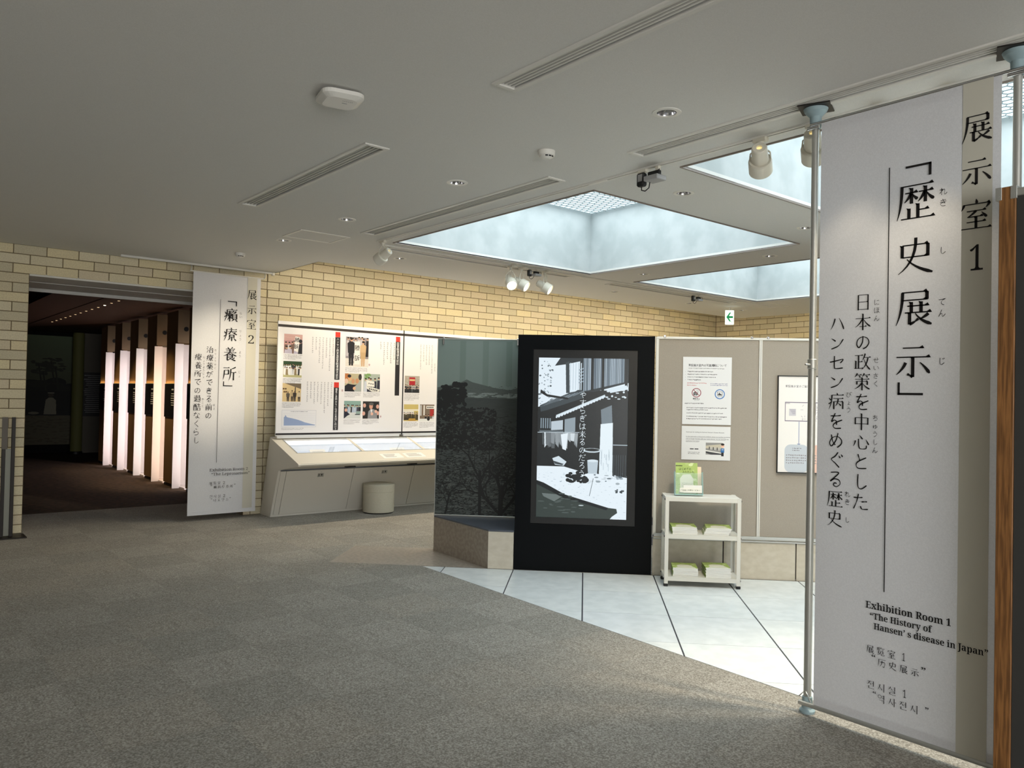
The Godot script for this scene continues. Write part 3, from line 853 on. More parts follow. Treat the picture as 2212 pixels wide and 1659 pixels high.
func floor_parts() -> void:
	var f := structure("floor", "hall floor of grey-beige carpet tiles with a field of white stone tiles", "floor")
	var b := MB.new()
	b.box(Vector3(5.0, -0.056, -2.3), Vector3(16.4, 0.1, 17.0))
	put(b, "joint_bed", mats["joint"], f)
	var e1 := Vector2(R2, R2)
	var nn := Vector2(-R2, R2)
	var k0 := Vector2(KO.x, KO.z)
	var tile_area := PackedVector2Array([Vector2(3.849, -5.825), k0 + e1 * 4.6, Vector2(k0.x + 4.6 * R2, 1.6), Vector2(3.71, 1.6), Vector2(3.745, -2.0)])
	var stone := PackedVector2Array([k0 + e1 * -1.64 + nn * -0.79, k0 + e1 * 0.0 + nn * -0.79, k0 + e1 * 0.0 - nn * 0.0, k0 + e1 * -1.64])
	var keep := Transform3D(Basis(Vector3.RIGHT, Vector3.BACK, Vector3.DOWN), Vector3.ZERO)   # xy polygon laid on the floor, extruded downward
	# stone slab
	b = MB.new()
	b.x = keep
	for q in Geometry2D.clip_polygons(stone, tile_area): b.prism(q, 0.02)
	put(b, "stone_slab", mats["stone"], f)
	# white tiles, 0.6 by 0.62
	for i in range(-2, 8):
		for k in range(0, 8):
			var a0 := i * 0.6 + 0.005
			var a1 := (i + 1) * 0.6 - 0.005
			var w0 := k * 0.62 + 0.0018 + 0.012
			var w1 := (k + 1) * 0.62 - 0.0018 + 0.012
			var cell := PackedVector2Array([k0 + e1 * a0 + nn * w0, k0 + e1 * a1 + nn * w0, k0 + e1 * a1 + nn * w1, k0 + e1 * a0 + nn * w1])
			for q in Geometry2D.intersect_polygons(cell, tile_area):
				if q.size() < 3: continue
				b = MB.new()
				b.x = keep
				b.prism(q, 0.008)
				put(b, "floor_tile", mats["floor tile %d" % (absi(i * 5 + k * 3 + (i * k) % 4) % 3)], f)
	# carpet tiles, 0.5 square, laid in a quarter-turned pattern
	var inner := tile_area.duplicate()
	inner[0] += Vector2(-0.004, -0.004)
	inner[4] += Vector2(-0.006, 0)
	inner[3] += Vector2(-0.006, 0)
	var hall := PackedVector2Array([Vector2(-3, WALLZ), Vector2(1.33, WALLZ), Vector2(1.33, -10.75), Vector2(3.62, -10.75), Vector2(3.62, WALLZ), Vector2(13, WALLZ), Vector2(13, 3), Vector2(-3, 3)])
	for i in range(-1, 13):
		for k in range(-22, 0):
			var x0 := 0.33 + (i - 1) * 0.5
			var z0 := -0.05 + k * 0.5
			var cell := PackedVector2Array([Vector2(x0, z0), Vector2(x0 + 0.4992, z0), Vector2(x0 + 0.4992, z0 + 0.4992), Vector2(x0, z0 + 0.4992)])
			var bits := []
			for p in Geometry2D.intersect_polygons(cell, hall):
				for q in Geometry2D.clip_polygons(p, inner):
					for s in Geometry2D.clip_polygons(q, stone): bits.append(s)
			for q in bits:
				if q.size() < 3 or Geometry2D.is_polygon_clockwise(q): continue
				b = MB.new()
				b.x = keep
				b.prism(q, 0.006)
				put(b, "carpet_tile", mats["carpet %d" % ((posmod(i + k, 2)) * 1 + (2 if rng.randf() < 0.3 else 0))], f)
	b = MB.new()   # the rest of the carpet, out of the picture
	b.box(Vector3(-1.85, -0.003, -4.73), Vector3(2.3, 0.006, 9.34))
	b.box(Vector3(0.35, -0.003, 2.97), Vector3(6.7, 0.006, 6.0))
	b.box(Vector3(9.7, -0.003, -8.0), Vector3(6.6, 0.006, 2.8))
	b.box(Vector3(10.4, -0.003, -0.3), Vector3(5.2, 0.006, 12.5))
	var o := put(b, "carpet", mats["carpet 0"], f)
	o.set_meta("kind", "stuff")

func skylights() -> void:
	var hexes := MB.new()
	var s := 0.046        # hexagon side
	var w := s * sqrt(3.0)
	for i in range(-18, 19):
		for k in range(-20, 21):
			var c := Vector2((i + (0.5 if posmod(k, 2) else 0.0)) * w, k * 1.5 * s)
			if absf(c.x) > 1.29 or absf(c.y) > 1.29: continue
			for e in 3:
				var a := c + Vector2.from_angle(deg_to_rad(30 + 60 * e)) * s
				var d := c + Vector2.from_angle(deg_to_rad(90 + 60 * e)) * s
				hexes.rod(Vector3(a.x, 0, a.y), Vector3(d.x, 0, d.y), 0.004, 0.006)
	var hm := hexes.mesh()
	var pane := glow("skylight glass", Color(0.90, 0.97, 1.0), 1.0)
	var rim := mat("rim metal", Color(0.52, 0.48, 0.45), 0.5)
	var wire := mat("wire", Color(0.62, 0.66, 0.67), 0.6)
	for i in SKY.size():
		var r: Rect2 = SKY[i]
		var t := structure("window_%d" % (i + 1), ["square skylight well nearest the ceiling vent and track", "skylight well over the white banner's hall side", "second skylight well towards the brick corner", "skylight well farthest along the exhibition room"][i], "skylight", Vector3(r.get_center().x, CEIL, r.get_center().y))
		var h := 0.715
		var sx := r.size.x / 2
		var sz := r.size.y / 2
		for q in [[Vector3(-sx - 0.02, h / 2 + 0.015, 0), Vector3(0.04, h - 0.03, r.size.y + 0.08)], [Vector3(sx + 0.02, h / 2 + 0.015, 0), Vector3(0.04, h - 0.03, r.size.y + 0.08)], [Vector3(0, h / 2 + 0.015, -sz - 0.02), Vector3(r.size.x, h - 0.03, 0.04)], [Vector3(0, h / 2 + 0.015, sz + 0.02), Vector3(r.size.x, h - 0.03, 0.04)]]:
			var b := MB.new()
			b.box(q[0], q[1])
			put(b, "well_wall", mats["well paint"], t)
		var b := MB.new()
		for q in [-1.0, 1.0]:
			b.box(Vector3(q * (sx + 0.006), 0.0, 0), Vector3(0.012, 0.016, r.size.y + 0.024))
			b.box(Vector3(0, 0.0, q * (sz + 0.006)), Vector3(r.size.x, 0.016, 0.012))
		put(b, "rim_trim", rim, t)
		b = MB.new()
		b.box(Vector3(0, h + 0.012, 0), Vector3(r.size.x + 0.04, 0.02, r.size.y + 0.04))
		put(b, "pane", pane, t)
		var o := put_mesh(hm, "wire_mesh", wire, t)
		o.position = Vector3(0, h - 0.018, 0)
		o.set_meta("kind", "stuff")

# ---------------------------------------------------------------- fittings of the ceiling
func vent(r: Rect2, label: String) -> void:
	var along_z := r.size.y > r.size.x
	var L := maxf(r.size.x, r.size.y)
	var W := minf(r.size.x, r.size.y)
	var t := thing("ceiling_vent", label, "vent", Vector3(r.get_center().x, CEIL, r.get_center().y), 0.0 if along_z else PI / 2, "linear ceiling vents")
	var b := MB.new()
	for s in [-1.0, 1.0]:
		b.box(Vector3(s * (W / 2 + 0.008), -0.003, 0), Vector3(0.026, 0.01, L + 0.042), 0.002)
		b.box(Vector3(0, -0.003, s * (L / 2 + 0.008)), Vector3(W - 0.01, 0.01, 0.026), 0.002)
	put(b, "frame", mats["vent white"], t)
	b = MB.new()
	b.box(Vector3(0, 0.105, 0), Vector3(W + 0.02, 0.01, L + 0.02))
	for s in [-1.0, 1.0]:
		b.box(Vector3(s * (W / 2 + 0.006), 0.055, 0), Vector3(0.01, 0.09, L + 0.02))
		b.box(Vector3(0, 0.055, s * (L / 2 + 0.006)), Vector3(W, 0.09, 0.01))
	put(b, "recess", mats["vent dark"], t)
	var bar := MB.new()
	bar.box(Vector3(0, 0.012, 0), Vector3(0.007, 0.024, L - 0.002), 0.0015)
	var bm := bar.mesh()
	for i in 4:
		var o := put_mesh(bm, "slat", mats["vent white"], t)
		o.position.x = -W / 2 + W * (i + 1) / 5.0

func spotlight(at: Vector3, dir: Vector3, scale: float, lit: bool, label: String, drop := 0.15) -> Node3D:
	var t := thing("track_spotlight", label, "spotlight", at, 0.0, "white spotlights on the ceiling tracks")
	var b := MB.new()
	b.box(Vector3(0, -0.016, 0), Vector3(0.035, 0.03, 0.085) * Vector3(scale, 1, scale), 0.005)
	b.x = Transform3D(Basis.IDENTITY, Vector3(0, -0.05, 0))
	b.lathe([Vector2(0, -0.012), Vector2(0.014, -0.012), Vector2(0.02, 0.02), Vector2(0, 0.02)], 16)
	put(b, "adapter", mats["lamp white"], t)
	dir = dir.normalized()
	var side := dir.cross(Vector3.UP).normalized()
	var c := Vector3(0, -drop, 0)
	b = MB.new()
	for s in [-1.0, 1.0]:
		b.tube([Vector3(0, -0.055, 0) + side * s * 0.008, Vector3(0, -0.055 - (drop - 0.055) * 0.45, 0) + side * s * 0.052 * scale, c + side * s * 0.056 * scale, c + side * s * 0.056 * scale + Vector3(0, -0.012, 0)], 0.0045 * scale, 6)
	put(b, "yoke", mats["lamp white"], t)
	# body: axis along dir
	var bas := Basis.looking_at(dir, Vector3.UP if absf(dir.y) < 0.95 else Vector3.BACK) * Basis(Vector3.RIGHT, -PI / 2)
	var xf := Transform3D(bas * scale, c)
	b = MB.new()
	b.x = xf
	b.lathe([Vector2(0.016, -0.1), Vector2(0.036, -0.1), Vector2(0.041, -0.094), Vector2(0.046, -0.012), Vector2(0.046, 0.0)], 28)
	b.lathe([Vector2(0.016, -0.1), Vector2(0.016, -0.085)], 20)
	put(b, "rear_housing", mats["lamp white"], t)
	b = MB.new()
	b.x = xf
	b.lathe([Vector2(0.0, -0.088), Vector2(0.016, -0.088)], 20)
	put(b, "lamp_cap", glow("lamp cap", Color(1.0, 0.9, 0.62), 0.7), t)
	b = MB.new()
	b.x = xf
	b.lathe([Vector2(0.044, -0.008), Vector2(0.058, -0.008), Vector2(0.063, 0.0), Vector2(0.064, 0.072), Vector2(0.061, 0.076), Vector2(0.056, 0.076), Vector2(0.054, 0.062)], 28)
	put(b, "front_housing", mats["lamp white"], t)
	b = MB.new()
	b.x = xf
	b.lathe([Vector2(0.054, 0.06), Vector2(0.04, 0.067), Vector2(0.0, 0.07)], 24)
	put(b, "lens", glow("lit spot lens", Color(1.0, 0.95, 0.84), 3.0) if lit else mats["chrome"], t)
	b = MB.new()
	b.tube([Vector3(0.01, -0.05, 0), Vector3(0.035, -0.075, 0.01) + side * 0.02, Vector3(0.03, -drop * 0.75, 0.01) + side * 0.03, c - dir * 0.07 * scale + side * 0.02], 0.0028, 6)
	put(b, "cable", mats["lamp white"], t)
	return t

func ceiling_fittings() -> void:
	var vl := ["long vent with dark slats nearest the wireless access point", "vent with four dark slats beside the small ceiling hatch side of the hall", "vent running along the track before the square skylight", "vent above the white banner, running past its poles", "thin vent on the ceiling between skylight and brick wall", "thin vent by the brick corner near the green arrow sign"]
	for i in VENTS.size(): vent(VENTS[i], vl[i])
	# ---- recessed downlights, switched off
	var ring := MB.new()
	ring.lathe([Vector2(0.049, 0.002), Vector2(0.05, -0.004), Vector2(0.072, -0.003), Vector2(0.074, 0.0)].map(func(p): return p), 28)
	var cup := MB.new()
	cup.lathe([Vector2(0.03, 0.075), Vector2(0.04, 0.045), Vector2(0.0485, 0.0)].map(func(p): return p), 28)
	var fin := MB.new()
	for a in 3:
		fin.x = Transform3D(Basis(Vector3.UP, a * PI / 3), Vector3(0, 0.03, 0))
		fin.box(Vector3.ZERO, Vector3(0.08, 0.03, 0.002))
	var top := MB.new()
	top.box(Vector3(0, 0.085, 0), Vector3(0.11, 0.02, 0.11))
	var rm := ring.mesh()
	var cm := cup.mesh()
	var fm := fin.mesh()
	var tm := top.mesh()
	var dl := ["off recessed downlight between two vents, nearest the camera", "off recessed downlight near the round smoke detector", "off recessed downlight before the small ceiling hatch", "off recessed downlight behind the small ceiling hatch", "off recessed downlight between thin vent and brick wall", "off recessed downlight on the beam between two skylights, by the adapter", "off recessed downlight on the beam between two skylights, beside the banner pole", "off recessed downlight on the crossing of skylight beams", "off recessed downlight on the beam near the lit spotlights", "faint recessed downlight near the brick wall past the spotlights", "faint recessed downlight just behind the green arrow sign", "faint recessed downlight behind the small black sensor"]
	for i in DOWNLIGHTS.size():
		var p: Vector2 = DOWNLIGHTS[i]
		var t := thing("recessed_downlight", dl[i], "downlight", Vector3(p.x, CEIL, p.y), 0.4 * i, "recessed ceiling downlights")
		put_mesh(rm, "ring", mats["white metal"], t)
		put_mesh(cm, "reflector", mats["chrome"], t)
		put_mesh(fm, "baffle", mats["white metal"], t)
		put_mesh(tm, "housing", mats["black plastic"], t)
	# ---- tracks
	var t := thing("light_track", "long white lighting track beside the skylights with a dark slot", "lighting track", Vector3(3.767, CEIL, -3.7))
	var b := MB.new()
	b.box(Vector3(-0.0125, -0.004, 0), Vector3(0.013, 0.012, 5.75), 0.002)
	b.box(Vector3(0.0125, -0.004, 0), Vector3(0.013, 0.012, 5.75), 0.002)
	put(b, "rail", mats["white metal"], t)
	b = MB.new()
	b.box(Vector3(0, -0.0008, 0), Vector3(0.012, 0.002, 5.74))
	put(b, "slot", mats["black plastic"], t)
	var k := 0
	for z in [0.02, 2.0, 2.22, 2.44]:
		b = MB.new()
		b.box(Vector3(0, -0.011, z), Vector3(0.03, 0.003, 0.17 if k == 0 else 0.09), 0.001)
		put(b, "cover", mats["white metal"], t)
		k += 1
	t = thing("light_track", "lighting track along the far side of the skylights carrying lit spotlights", "lighting track", Vector3(7.2, CEIL, -6.69))
	b = MB.new()
	b.box(Vector3(0, -0.004, -0.0125), Vector3(6.6, 0.012, 0.013), 0.002)
	b.box(Vector3(0, -0.004, 0.0125), Vector3(6.6, 0.012, 0.013), 0.002)
	put(b, "rail", mats["white metal"], t)
	b = MB.new()
	b.box(Vector3(0, -0.0008, 0), Vector3(6.59, 0.002, 0.012))
	put(b, "slot", mats["vent dark"], t)
	# ---- spotlights; the lamps' own light with them
	var sp := spotlight(Vector3(3.767, CEIL, -6.48), Vector3(-0.25, -0.5, -0.75), 0.95, true, "white spotlight by the end of the track, aimed at the doorway banner", 0.16)
	spot("spot_light", Vector3(0, -0.16, 0) + Vector3(-0.25, -0.5, -0.75).normalized() * 0.1, Vector3(3.28, 1.75, -9.25) - Vector3(3.767, 2.79, -6.48), 17.0, WARM, 7.0, 0.05, sp, 0.9)
	sp = spotlight(Vector3(3.767, CEIL, -2.452), Vector3(0.75, -0.5, -0.42), 1.0, true, "white spotlight hanging before the bright skylight, beside the banner pole", 0.135)
	spot("spot_light", Vector3(0, -0.135, 0) + Vector3(0.75, -0.5, -0.42).normalized() * 0.09, kw(1.75, 1.2, 0) - Vector3(3.767, 2.8, -2.452), 34.0, WARM, 2.6, 0.05, sp, 0.8)
	sp = spotlight(Vector3(3.767, CEIL, -2.14), Vector3(0.75, -0.55, -0.35), 1.0, true, "white spotlight half hidden by the banner pole", 0.135)
	spot("spot_light", Vector3(0, -0.135, 0) + Vector3(0.75, -0.55, -0.35).normalized() * 0.09, Vector3(0.5, -1, -0.2), 46.0, WARM, 1.6, 0.05, sp, 0.8)
	for q in [[-1.80, 0], [-1.48, 1]]:
		sp = spotlight(Vector3(3.767, CEIL, q[0]), Vector3(0.15, -1, 0.05), 1.0, true, ["white spotlight behind the big banner, above its tall column of characters", "white spotlight behind the big banner, nearer the oak edged panel"][q[1]], 0.135)
		spot("spot_light", Vector3(0.02, -0.24, 0), Vector3(-0.05, -1, 0.02), 40.0, WARM, [2.2, 3.4][q[1]], 0.04, sp, 0.7)
	sp = spotlight(Vector3(5.50, CEIL, -6.69), Vector3(-0.28, -0.62, 0.72), 1.0, true, "lit spotlight shining towards the camera, first of three above the kiosk", 0.19)
	spot("spot_light", Vector3(0, -0.19, 0) + Vector3(-0.28, -0.62, 0.72).normalized() * 0.1, Vector3(-0.05, -1, 0.25), 30.0, WARM, 3.0, 0.05, sp, 0.8)
	sp = spotlight(Vector3(5.66, CEIL, -6.69), Vector3(0.38, -0.5, 0.72), 1.0, true, "lit spotlight turned sideways, middle of three above the kiosk", 0.19)
	spot("spot_light", Vector3(0, -0.19, 0) + Vector3(0.38, -0.5, 0.72).normalized() * 0.1, Vector3(0.38, -0.5, 0.72), 30.0, WARM, 3.5, 0.05, sp, 0.8)
	sp = spotlight(Vector3(6.01, CEIL, -6.69), Vector3(0.44, -0.5, 0.7), 1.0, true, "lit spotlight turned sideways, last of three beyond the black adapter", 0.19)
	spot("spot_light", Vector3(0, -0.19, 0) + Vector3(0.44, -0.5, 0.7).normalized() * 0.1, Vector3(0.44, -0.5, 0.7), 30.0, WARM, 3.5, 0.05, sp, 0.8)
	# ---- small adapters with sensors
	sensor(Vector3(3.767, CEIL, -3.27), 0.0, 1.0, "grey sensor box with black power adapter hanging from the track")
	sensor(Vector3(5.80, CEIL, -6.69), PI / 2, 0.85, "black power adapter and small sensor between the lit spotlights")
	sensor(Vector3(8.76, CEIL, -6.69), PI / 2, 0.9, "small black adapter with looping cable near the green arrow sign")
	# ---- smoke detectors
	for q in [[Vector3(3.09, CEIL, -3.448), "round white smoke detector before the square skylight"], [Vector3(3.065, CEIL, -8.218), "round white smoke detector above the doorway banner"]]:
		t = thing("smoke_detector", q[1], "smoke detector", q[0], 0.7, "ceiling smoke detectors")
		b = MB.new()
		b.lathe([Vector2(0.046, -0.028), Vector2(0.05, -0.026), Vector2(0.052, 0.0)], 32)
		b.lathe([Vector2(0.0, -0.028), Vector2(0.046, -0.028)], 32)
		put(b, "base", mats["white metal"], t)
		b = MB.new()
		b.lathe([Vector2(0.0, -0.046), Vector2(0.018, -0.046), Vector2(0.04, -0.036), Vector2(0.043, -0.028)], 32)
		put(b, "head", mats["white metal"], t)
		b = MB.new()
		for s in [-0.5, 0.0, 0.5]:
			b.x = Transform3D(Basis(Vector3.UP, -0.9 + s), Vector3.ZERO)
			b.box(Vector3(0, -0.034, 0.0405), Vector3(0.016, 0.007, 0.004))
		put(b, "air_slot", mats["black plastic"], t)
	# ---- wireless access point
	t = thing("wireless_access_point", "white rounded box on the ceiling beside the nearest vent", "access point", Vector3(1.765, CEIL, -3.48), deg_to_rad(-12))
	b = MB.new()
	b.x = Transform3D(Basis(Vector3.RIGHT, Vector3.BACK, Vector3.DOWN), Vector3(0, -0.012, 0))
	b.prism(rounded(0.205, 0.205, 0.05), 0.018)
	put(b, "shell", mats["white metal"], t)
	b = MB.new()
	loft(b, rounded(0.205, 0.205, 0.05), -0.03, rounded(0.15, 0.15, 0.04), -0.045)
	put(b, "cover", mats["white metal"], t)
	b = MB.new()
	b.box(Vector3(0, -0.006, 0), Vector3(0.13, 0.012, 0.13))
	put(b, "bracket", mats["grey plastic"], t)
	b = MB.new()
	b.box(Vector3(0.02, -0.0455, 0.012), Vector3(0.024, 0.001, 0.006))
	for i in 6: b.box(Vector3(0.005 + i * 0.009, -0.0455, 0.04), Vector3(0.004, 0.001, 0.004))
	put(b, "indicator_marks", mats["grey plastic"], t)
	# ---- access hatches
	for q in [[Vector3(3.245, CEIL, -6.805), 0.49, 0.41, "square ceiling hatch with a pale frame before the brick wall"], [Vector3(10.56, CEIL, -6.7), 0.45, 0.47, "faint square ceiling hatch by the brick corner"]]:
		t = thing("ceiling_hatch", q[3], "hatch", q[0], 0.0, "ceiling access hatches")
		b = MB.new()
		for s in [-1.0, 1.0]:
			b.box(Vector3(s * (q[1] / 2 - 0.012), -0.002, 0), Vector3(0.024, 0.006, q[2]), 0.001)
			b.box(Vector3(0, -0.002, s * (q[2] / 2 - 0.012)), Vector3(q[1] - 0.05, 0.006, 0.024), 0.001)
		put(b, "frame", mats["white metal"], t)
		b = MB.new()
		b.box(Vector3(0, -0.0008, 0), Vector3(q[1] - 0.052, 0.003, q[2] - 0.052))
		put(b, "panel", mats["ceiling paint"], t)
	# ---- exit sign
	t = thing("exit_sign", "small lit white sign with a green arrow, hanging from the ceiling", "sign", Vector3(10.33, CEIL, -7.22), -PI / 4)
	b = MB.new()
	b.box(Vector3(0, -0.16, 0), Vector3(0.135, 0.225, 0.022), 0.008)
	put(b, "casing", glow("lit sign face", Color(0.95, 1.0, 0.96), 0.9), t)
	b = MB.new()
	b.tube([Vector3(0, -0.048, 0), Vector3(0, 0, 0)], 0.008, 10)
	b.box(Vector3(0, -0.004, 0), Vector3(0.12, 0.008, 0.05), 0.002)
	put(b, "hanger", mats["white metal"], t)
	b = MB.new()
	b.x = Transform3D(Basis.IDENTITY, Vector3(0, -0.155, 0.0112))
	b.prism(PackedVector2Array([Vector2(-0.05, 0), Vector2(0.0, 0.07), Vector2(0.02, 0.07), Vector2(-0.012, 0.015), Vector2(0.05, 0.015), Vector2(0.05, -0.015), Vector2(-0.012, -0.015), Vector2(0.02, -0.07), Vector2(0.0, -0.07)]), 0.001)
	b.box(Vector3(0.032, -0.078, 0.0005), Vector3(0.004, 0.022, 0.001))
	b.box(Vector3(0.042, -0.078, 0.0005), Vector3(0.004, 0.022, 0.001))
	put(b, "arrow", glow("sign green", Color(0.05, 0.62, 0.36), 0.45), t)
	area("sign_light", Vector3(0, -0.16, 0.03), Vector3(0, 0, 1), 0.12, 0.2, Color(0.95, 1, 0.96), 0.3, t)
	# ---- strip lamp in the slot
	t = thing("cove_lamp", "strip lamp lying hidden above the ceiling edge by the brick wall", "strip lamp", Vector3(7.85, 3.1, -8.16))
	b = MB.new()
	b.tube([Vector3(-3.82, -0.01, 0), Vector3(3.82, -0.01, 0)], 0.013, 8)
	put(b, "tube", glow("strip tube", Color(1.0, 0.9, 0.72), 1.5), t)
	b = MB.new()
	b.box(Vector3(0, 0.02, 0), Vector3(7.7, 0.03, 0.05), 0.004)
	for x in [-3.6, -1.8, 0.0, 1.8, 3.6]: b.box(Vector3(x, 0.02, 0.035), Vector3(0.03, 0.02, 0.04))
	put(b, "batten", mats["white metal"], t)

func rounded(w: float, h: float, r: float, seg := 5) -> PackedVector2Array:
	var out := PackedVector2Array()
	for q in [[1, 1, 0], [-1, 1, 1], [-1, -1, 2], [1, -1, 3]]:
		for i in seg + 1:
			out.append(Vector2(q[0] * (w / 2 - r), q[1] * (h / 2 - r)) + Vector2.from_angle((q[2] + float(i) / seg) * PI / 2) * r)
	return out

func loft(b: MB, p: PackedVector2Array, y0: float, q: PackedVector2Array, y1: float) -> void:   # skirt from outline p at y0 down to outline q at y1, closed at y1
	for i in p.size():
		var j := (i + 1) % p.size()
		b.quad(Vector3(p[i].x, y0, p[i].y), Vector3(p[j].x, y0, p[j].y), Vector3(q[j].x, y1, q[j].y), Vector3(q[i].x, y1, q[i].y))
	for i in range(1, q.size() - 1):
		b.tri(Vector3(q[0].x, y1, q[0].y), Vector3(q[i].x, y1, q[i].y), Vector3(q[i + 1].x, y1, q[i + 1].y))

func sensor(at: Vector3, turn: float, s: float, label: String) -> void:
	var t := thing("track_adapter", label, "adapter", at, turn, "adapters on the ceiling tracks")
	var b := MB.new()
	b.box(Vector3(0, -0.014, -0.02) * s, Vector3(0.03, 0.024, 0.07) * s, 0.004)
	b.box(Vector3(0, -0.02, 0.1) * s, Vector3(0.022, 0.034, 0.03) * s, 0.004)
	put(b, "track_plug", mats["lamp white"], t)
	b = MB.new()
	b.box(Vector3(0.0, -0.07, -0.03) * s, Vector3(0.045, 0.085, 0.06) * s, 0.01 * s)
	put(b, "power_adapter", mats["black plastic"], t)
	b = MB.new()
	b.box(Vector3(-0.0235, -0.062, -0.025) * s, Vector3(0.001, 0.045, 0.035) * s)
	put(b, "rating_label", mats["grey plastic"], t)
	b = MB.new()
	b.box(Vector3(-0.01, -0.085, 0.085) * s, Vector3(0.09, 0.03, 0.11) * s, 0.004 * s)
	put(b, "sensor_box", mats["grey plastic"], t)
	b = MB.new()
	b.box(Vector3(-0.01, -0.055, 0.08) * s, Vector3(0.03, 0.035, 0.09) * s, 0.005 * s)
	b.tube([Vector3(0, -0.112, -0.03) * s, Vector3(0, -0.135, -0.03) * s, Vector3(0, -0.145, 0.0) * s, Vector3(0, -0.13, 0.03) * s, Vector3(-0.01, -0.1, 0.045) * s, Vector3(-0.01, -0.05, 0.05) * s], 0.0035 * s, 6)
	b.tube([Vector3(-0.02, -0.05, 0.11) * s, Vector3(-0.035, -0.04, 0.14) * s, Vector3(-0.04, -0.07, 0.145) * s], 0.0025 * s, 6)
	put(b, "cable", mats["black plastic"], t)

const ORD := ["first", "second", "third", "fourth", "fifth", "sixth", "seventh", "eighth", "ninth", "tenth", "eleventh", "twelfth", "thirteenth", "fourteenth", "fifteenth"]

# ---------------------------------------------------------------- the dark second room
func second_room() -> void:
	var f := structure("floor", "dark brown carpet of the dim room beyond the doorway", "floor")
	var b := MB.new()
	b.box(Vector3(1.3, -0.05, -15.8), Vector3(6.8, 0.1, 10.1))
	put(b, "carpet", mats["brown carpet"], f)
	var c := structure("ceiling", "dark brown ceiling of the dim room with a row of tiny lamps", "ceiling")
	b = MB.new()
	b.box(Vector3(3.65, 2.81, -15.8), Vector3(2.04, 0.1, 10.1))
	b.box(Vector3(2.315, 2.815, -15.8), Vector3(0.63, 0.09, 10.1))
	put(b, "boards", mats["brown paint"], c)
	b = MB.new()
	b.box(Vector3(0.0, 3.25, -15.8), Vector3(4.1, 0.1, 10.1))
	b.box(Vector3(2.02, 3.0, -15.8), Vector3(0.04, 0.45, 10.1))
	put(b, "raised_boards", mats["brown paint"], c)
	var w := structure("wall_far", "black painted walls of the dim room", "wall")
	b = MB.new()
	b.box(Vector3(1.3, 1.6, -20.75), Vector3(6.8, 3.3, 0.1))
	b.box(Vector3(-2.05, 1.6, -15.8), Vector3(0.1, 3.3, 10.1))
	b.box(Vector3(4.72, 1.4, -15.8), Vector3(0.1, 2.9, 10.1))
	b.box(Vector3(-0.9, 2.2, -10.78), Vector3(2.3, 2.2, 0.06))
	put(b, "paint", mats["black paint"], w)
	# row of niches: cork faced panels with lit white ends
	var led := 0
	for k in 6:
		var zf := -11.39 - 1.092 * k
		var t := thing("niche_panel", ["cork faced wall panel hidden behind the doorway banner", "cork faced wall panel with lit white end, nearest the doorway banner", "second cork faced wall panel from the doorway banner, with warm white end", "third cork faced wall panel from the doorway banner, with lit white end", "fourth cork faced wall panel from the doorway banner, with lit white end", "farthest cork faced wall panel of the dim room, beside the dark column"][k], "wall panel", Vector3(3.70, 0, zf), 0.0, "cork panels between lit niches")
		b = MB.new()
		b.box(Vector3(0.085, 1.38, -0.305), Vector3(0.07, 2.66, 0.605))
		put(b, "cork_face", mats["cork"], t)
		b = MB.new()
		b.box(Vector3(0.087, 0.02, -0.3), Vector3(0.06, 0.04, 0.59))
		put(b, "plinth", mats["black plastic"], t)
		b = MB.new()
		b.box(Vector3(0.061, 1.1, 0.004), Vector3(0.122, 2.2, 0.008), 0.001)
		put(b, "end_panel", mats["niche white"], t)
		b = MB.new()
		b.box(Vector3(0.35, 1.1, -0.22), Vector3(0.46, 2.2, 0.03))
		b.box(Vector3(0.62, 1.1, 0.02), Vector3(0.03, 2.2, 0.5))
		b.box(Vector3(0.36, 0.012, 0.02), Vector3(0.5, 0.024, 0.46))
		put(b, "niche_lining", mats["niche white"], t)
		b = MB.new()
		b.box(Vector3(0.36, 2.46, 0.1), Vector3(0.72, 0.5, 0.02))
		put(b, "upper_panel", mats["tan panel"], t)
		b = MB.new()
		b.x = Transform3D(Basis(Vector3.RIGHT, PI / 2), Vector3(0.12, 2.42, 0.11))
		b.lathe([Vector2(0.035, 0.0), Vector2(0.035, 0.004), Vector2(0.0, 0.004)], 20)
		put(b, "speaker_hole", mats["black plastic"], t)
		b = MB.new()
		b.box(Vector3(0.042, 1.33, -0.34), Vector3(0.015, 0.52, 0.53), 0.002)
		var tp := put(b, "text_panel", mats["black plastic"], t)
		b = MB.new()
		for r in 7:
			b.box(Vector3(0.0338, 1.5 - r * 0.035 - (0.03 if r > 0 else 0.0), -0.16 - (0.035 if r == 0 else 0.0)), Vector3(0.001, 0.022 if r == 0 else 0.012, 0.1 if r == 0 else rng.randf_range(0.18, 0.24)))
		put(b, "text_rows", mats["paper"], tp)
		b = MB.new()
		b.box(Vector3(0.044, 1.596, -0.34), Vector3(0.008, 0.008, 0.5))
		put(b, "strip_lamp", glow("small strip lamp", Color(1.0, 0.82, 0.5), 0.4), t)
		area("strip_light", Vector3(0.035, 1.606, -0.34), Vector3(0.2, 1, 0), 0.02, 0.5, Color(1.0, 0.82, 0.55), 4.0, t)
		# lamp of the niche, on the back of the neighbouring panel
		if k > 0:
			b = MB.new()
			b.box(Vector3(0.16, 1.12, 0.462), Vector3(0.06, 2.1, 0.02), 0.004)
			put(b, "niche_lamp", glow("niche tube", Color(1.0, 0.95, 0.92), 1.2), t)
			area("niche_light", Vector3(0.18, 1.12, 0.44), Vector3(0.12, 0, -1), 0.05, 2.05, [Color(1, 0.95, 0.93), Color(1, 0.95, 0.93), Color(1, 0.88, 0.78), Color(1, 0.95, 0.93), Color(1, 0.94, 0.94), Color(1, 0.94, 0.94)][k], 8.0, t)
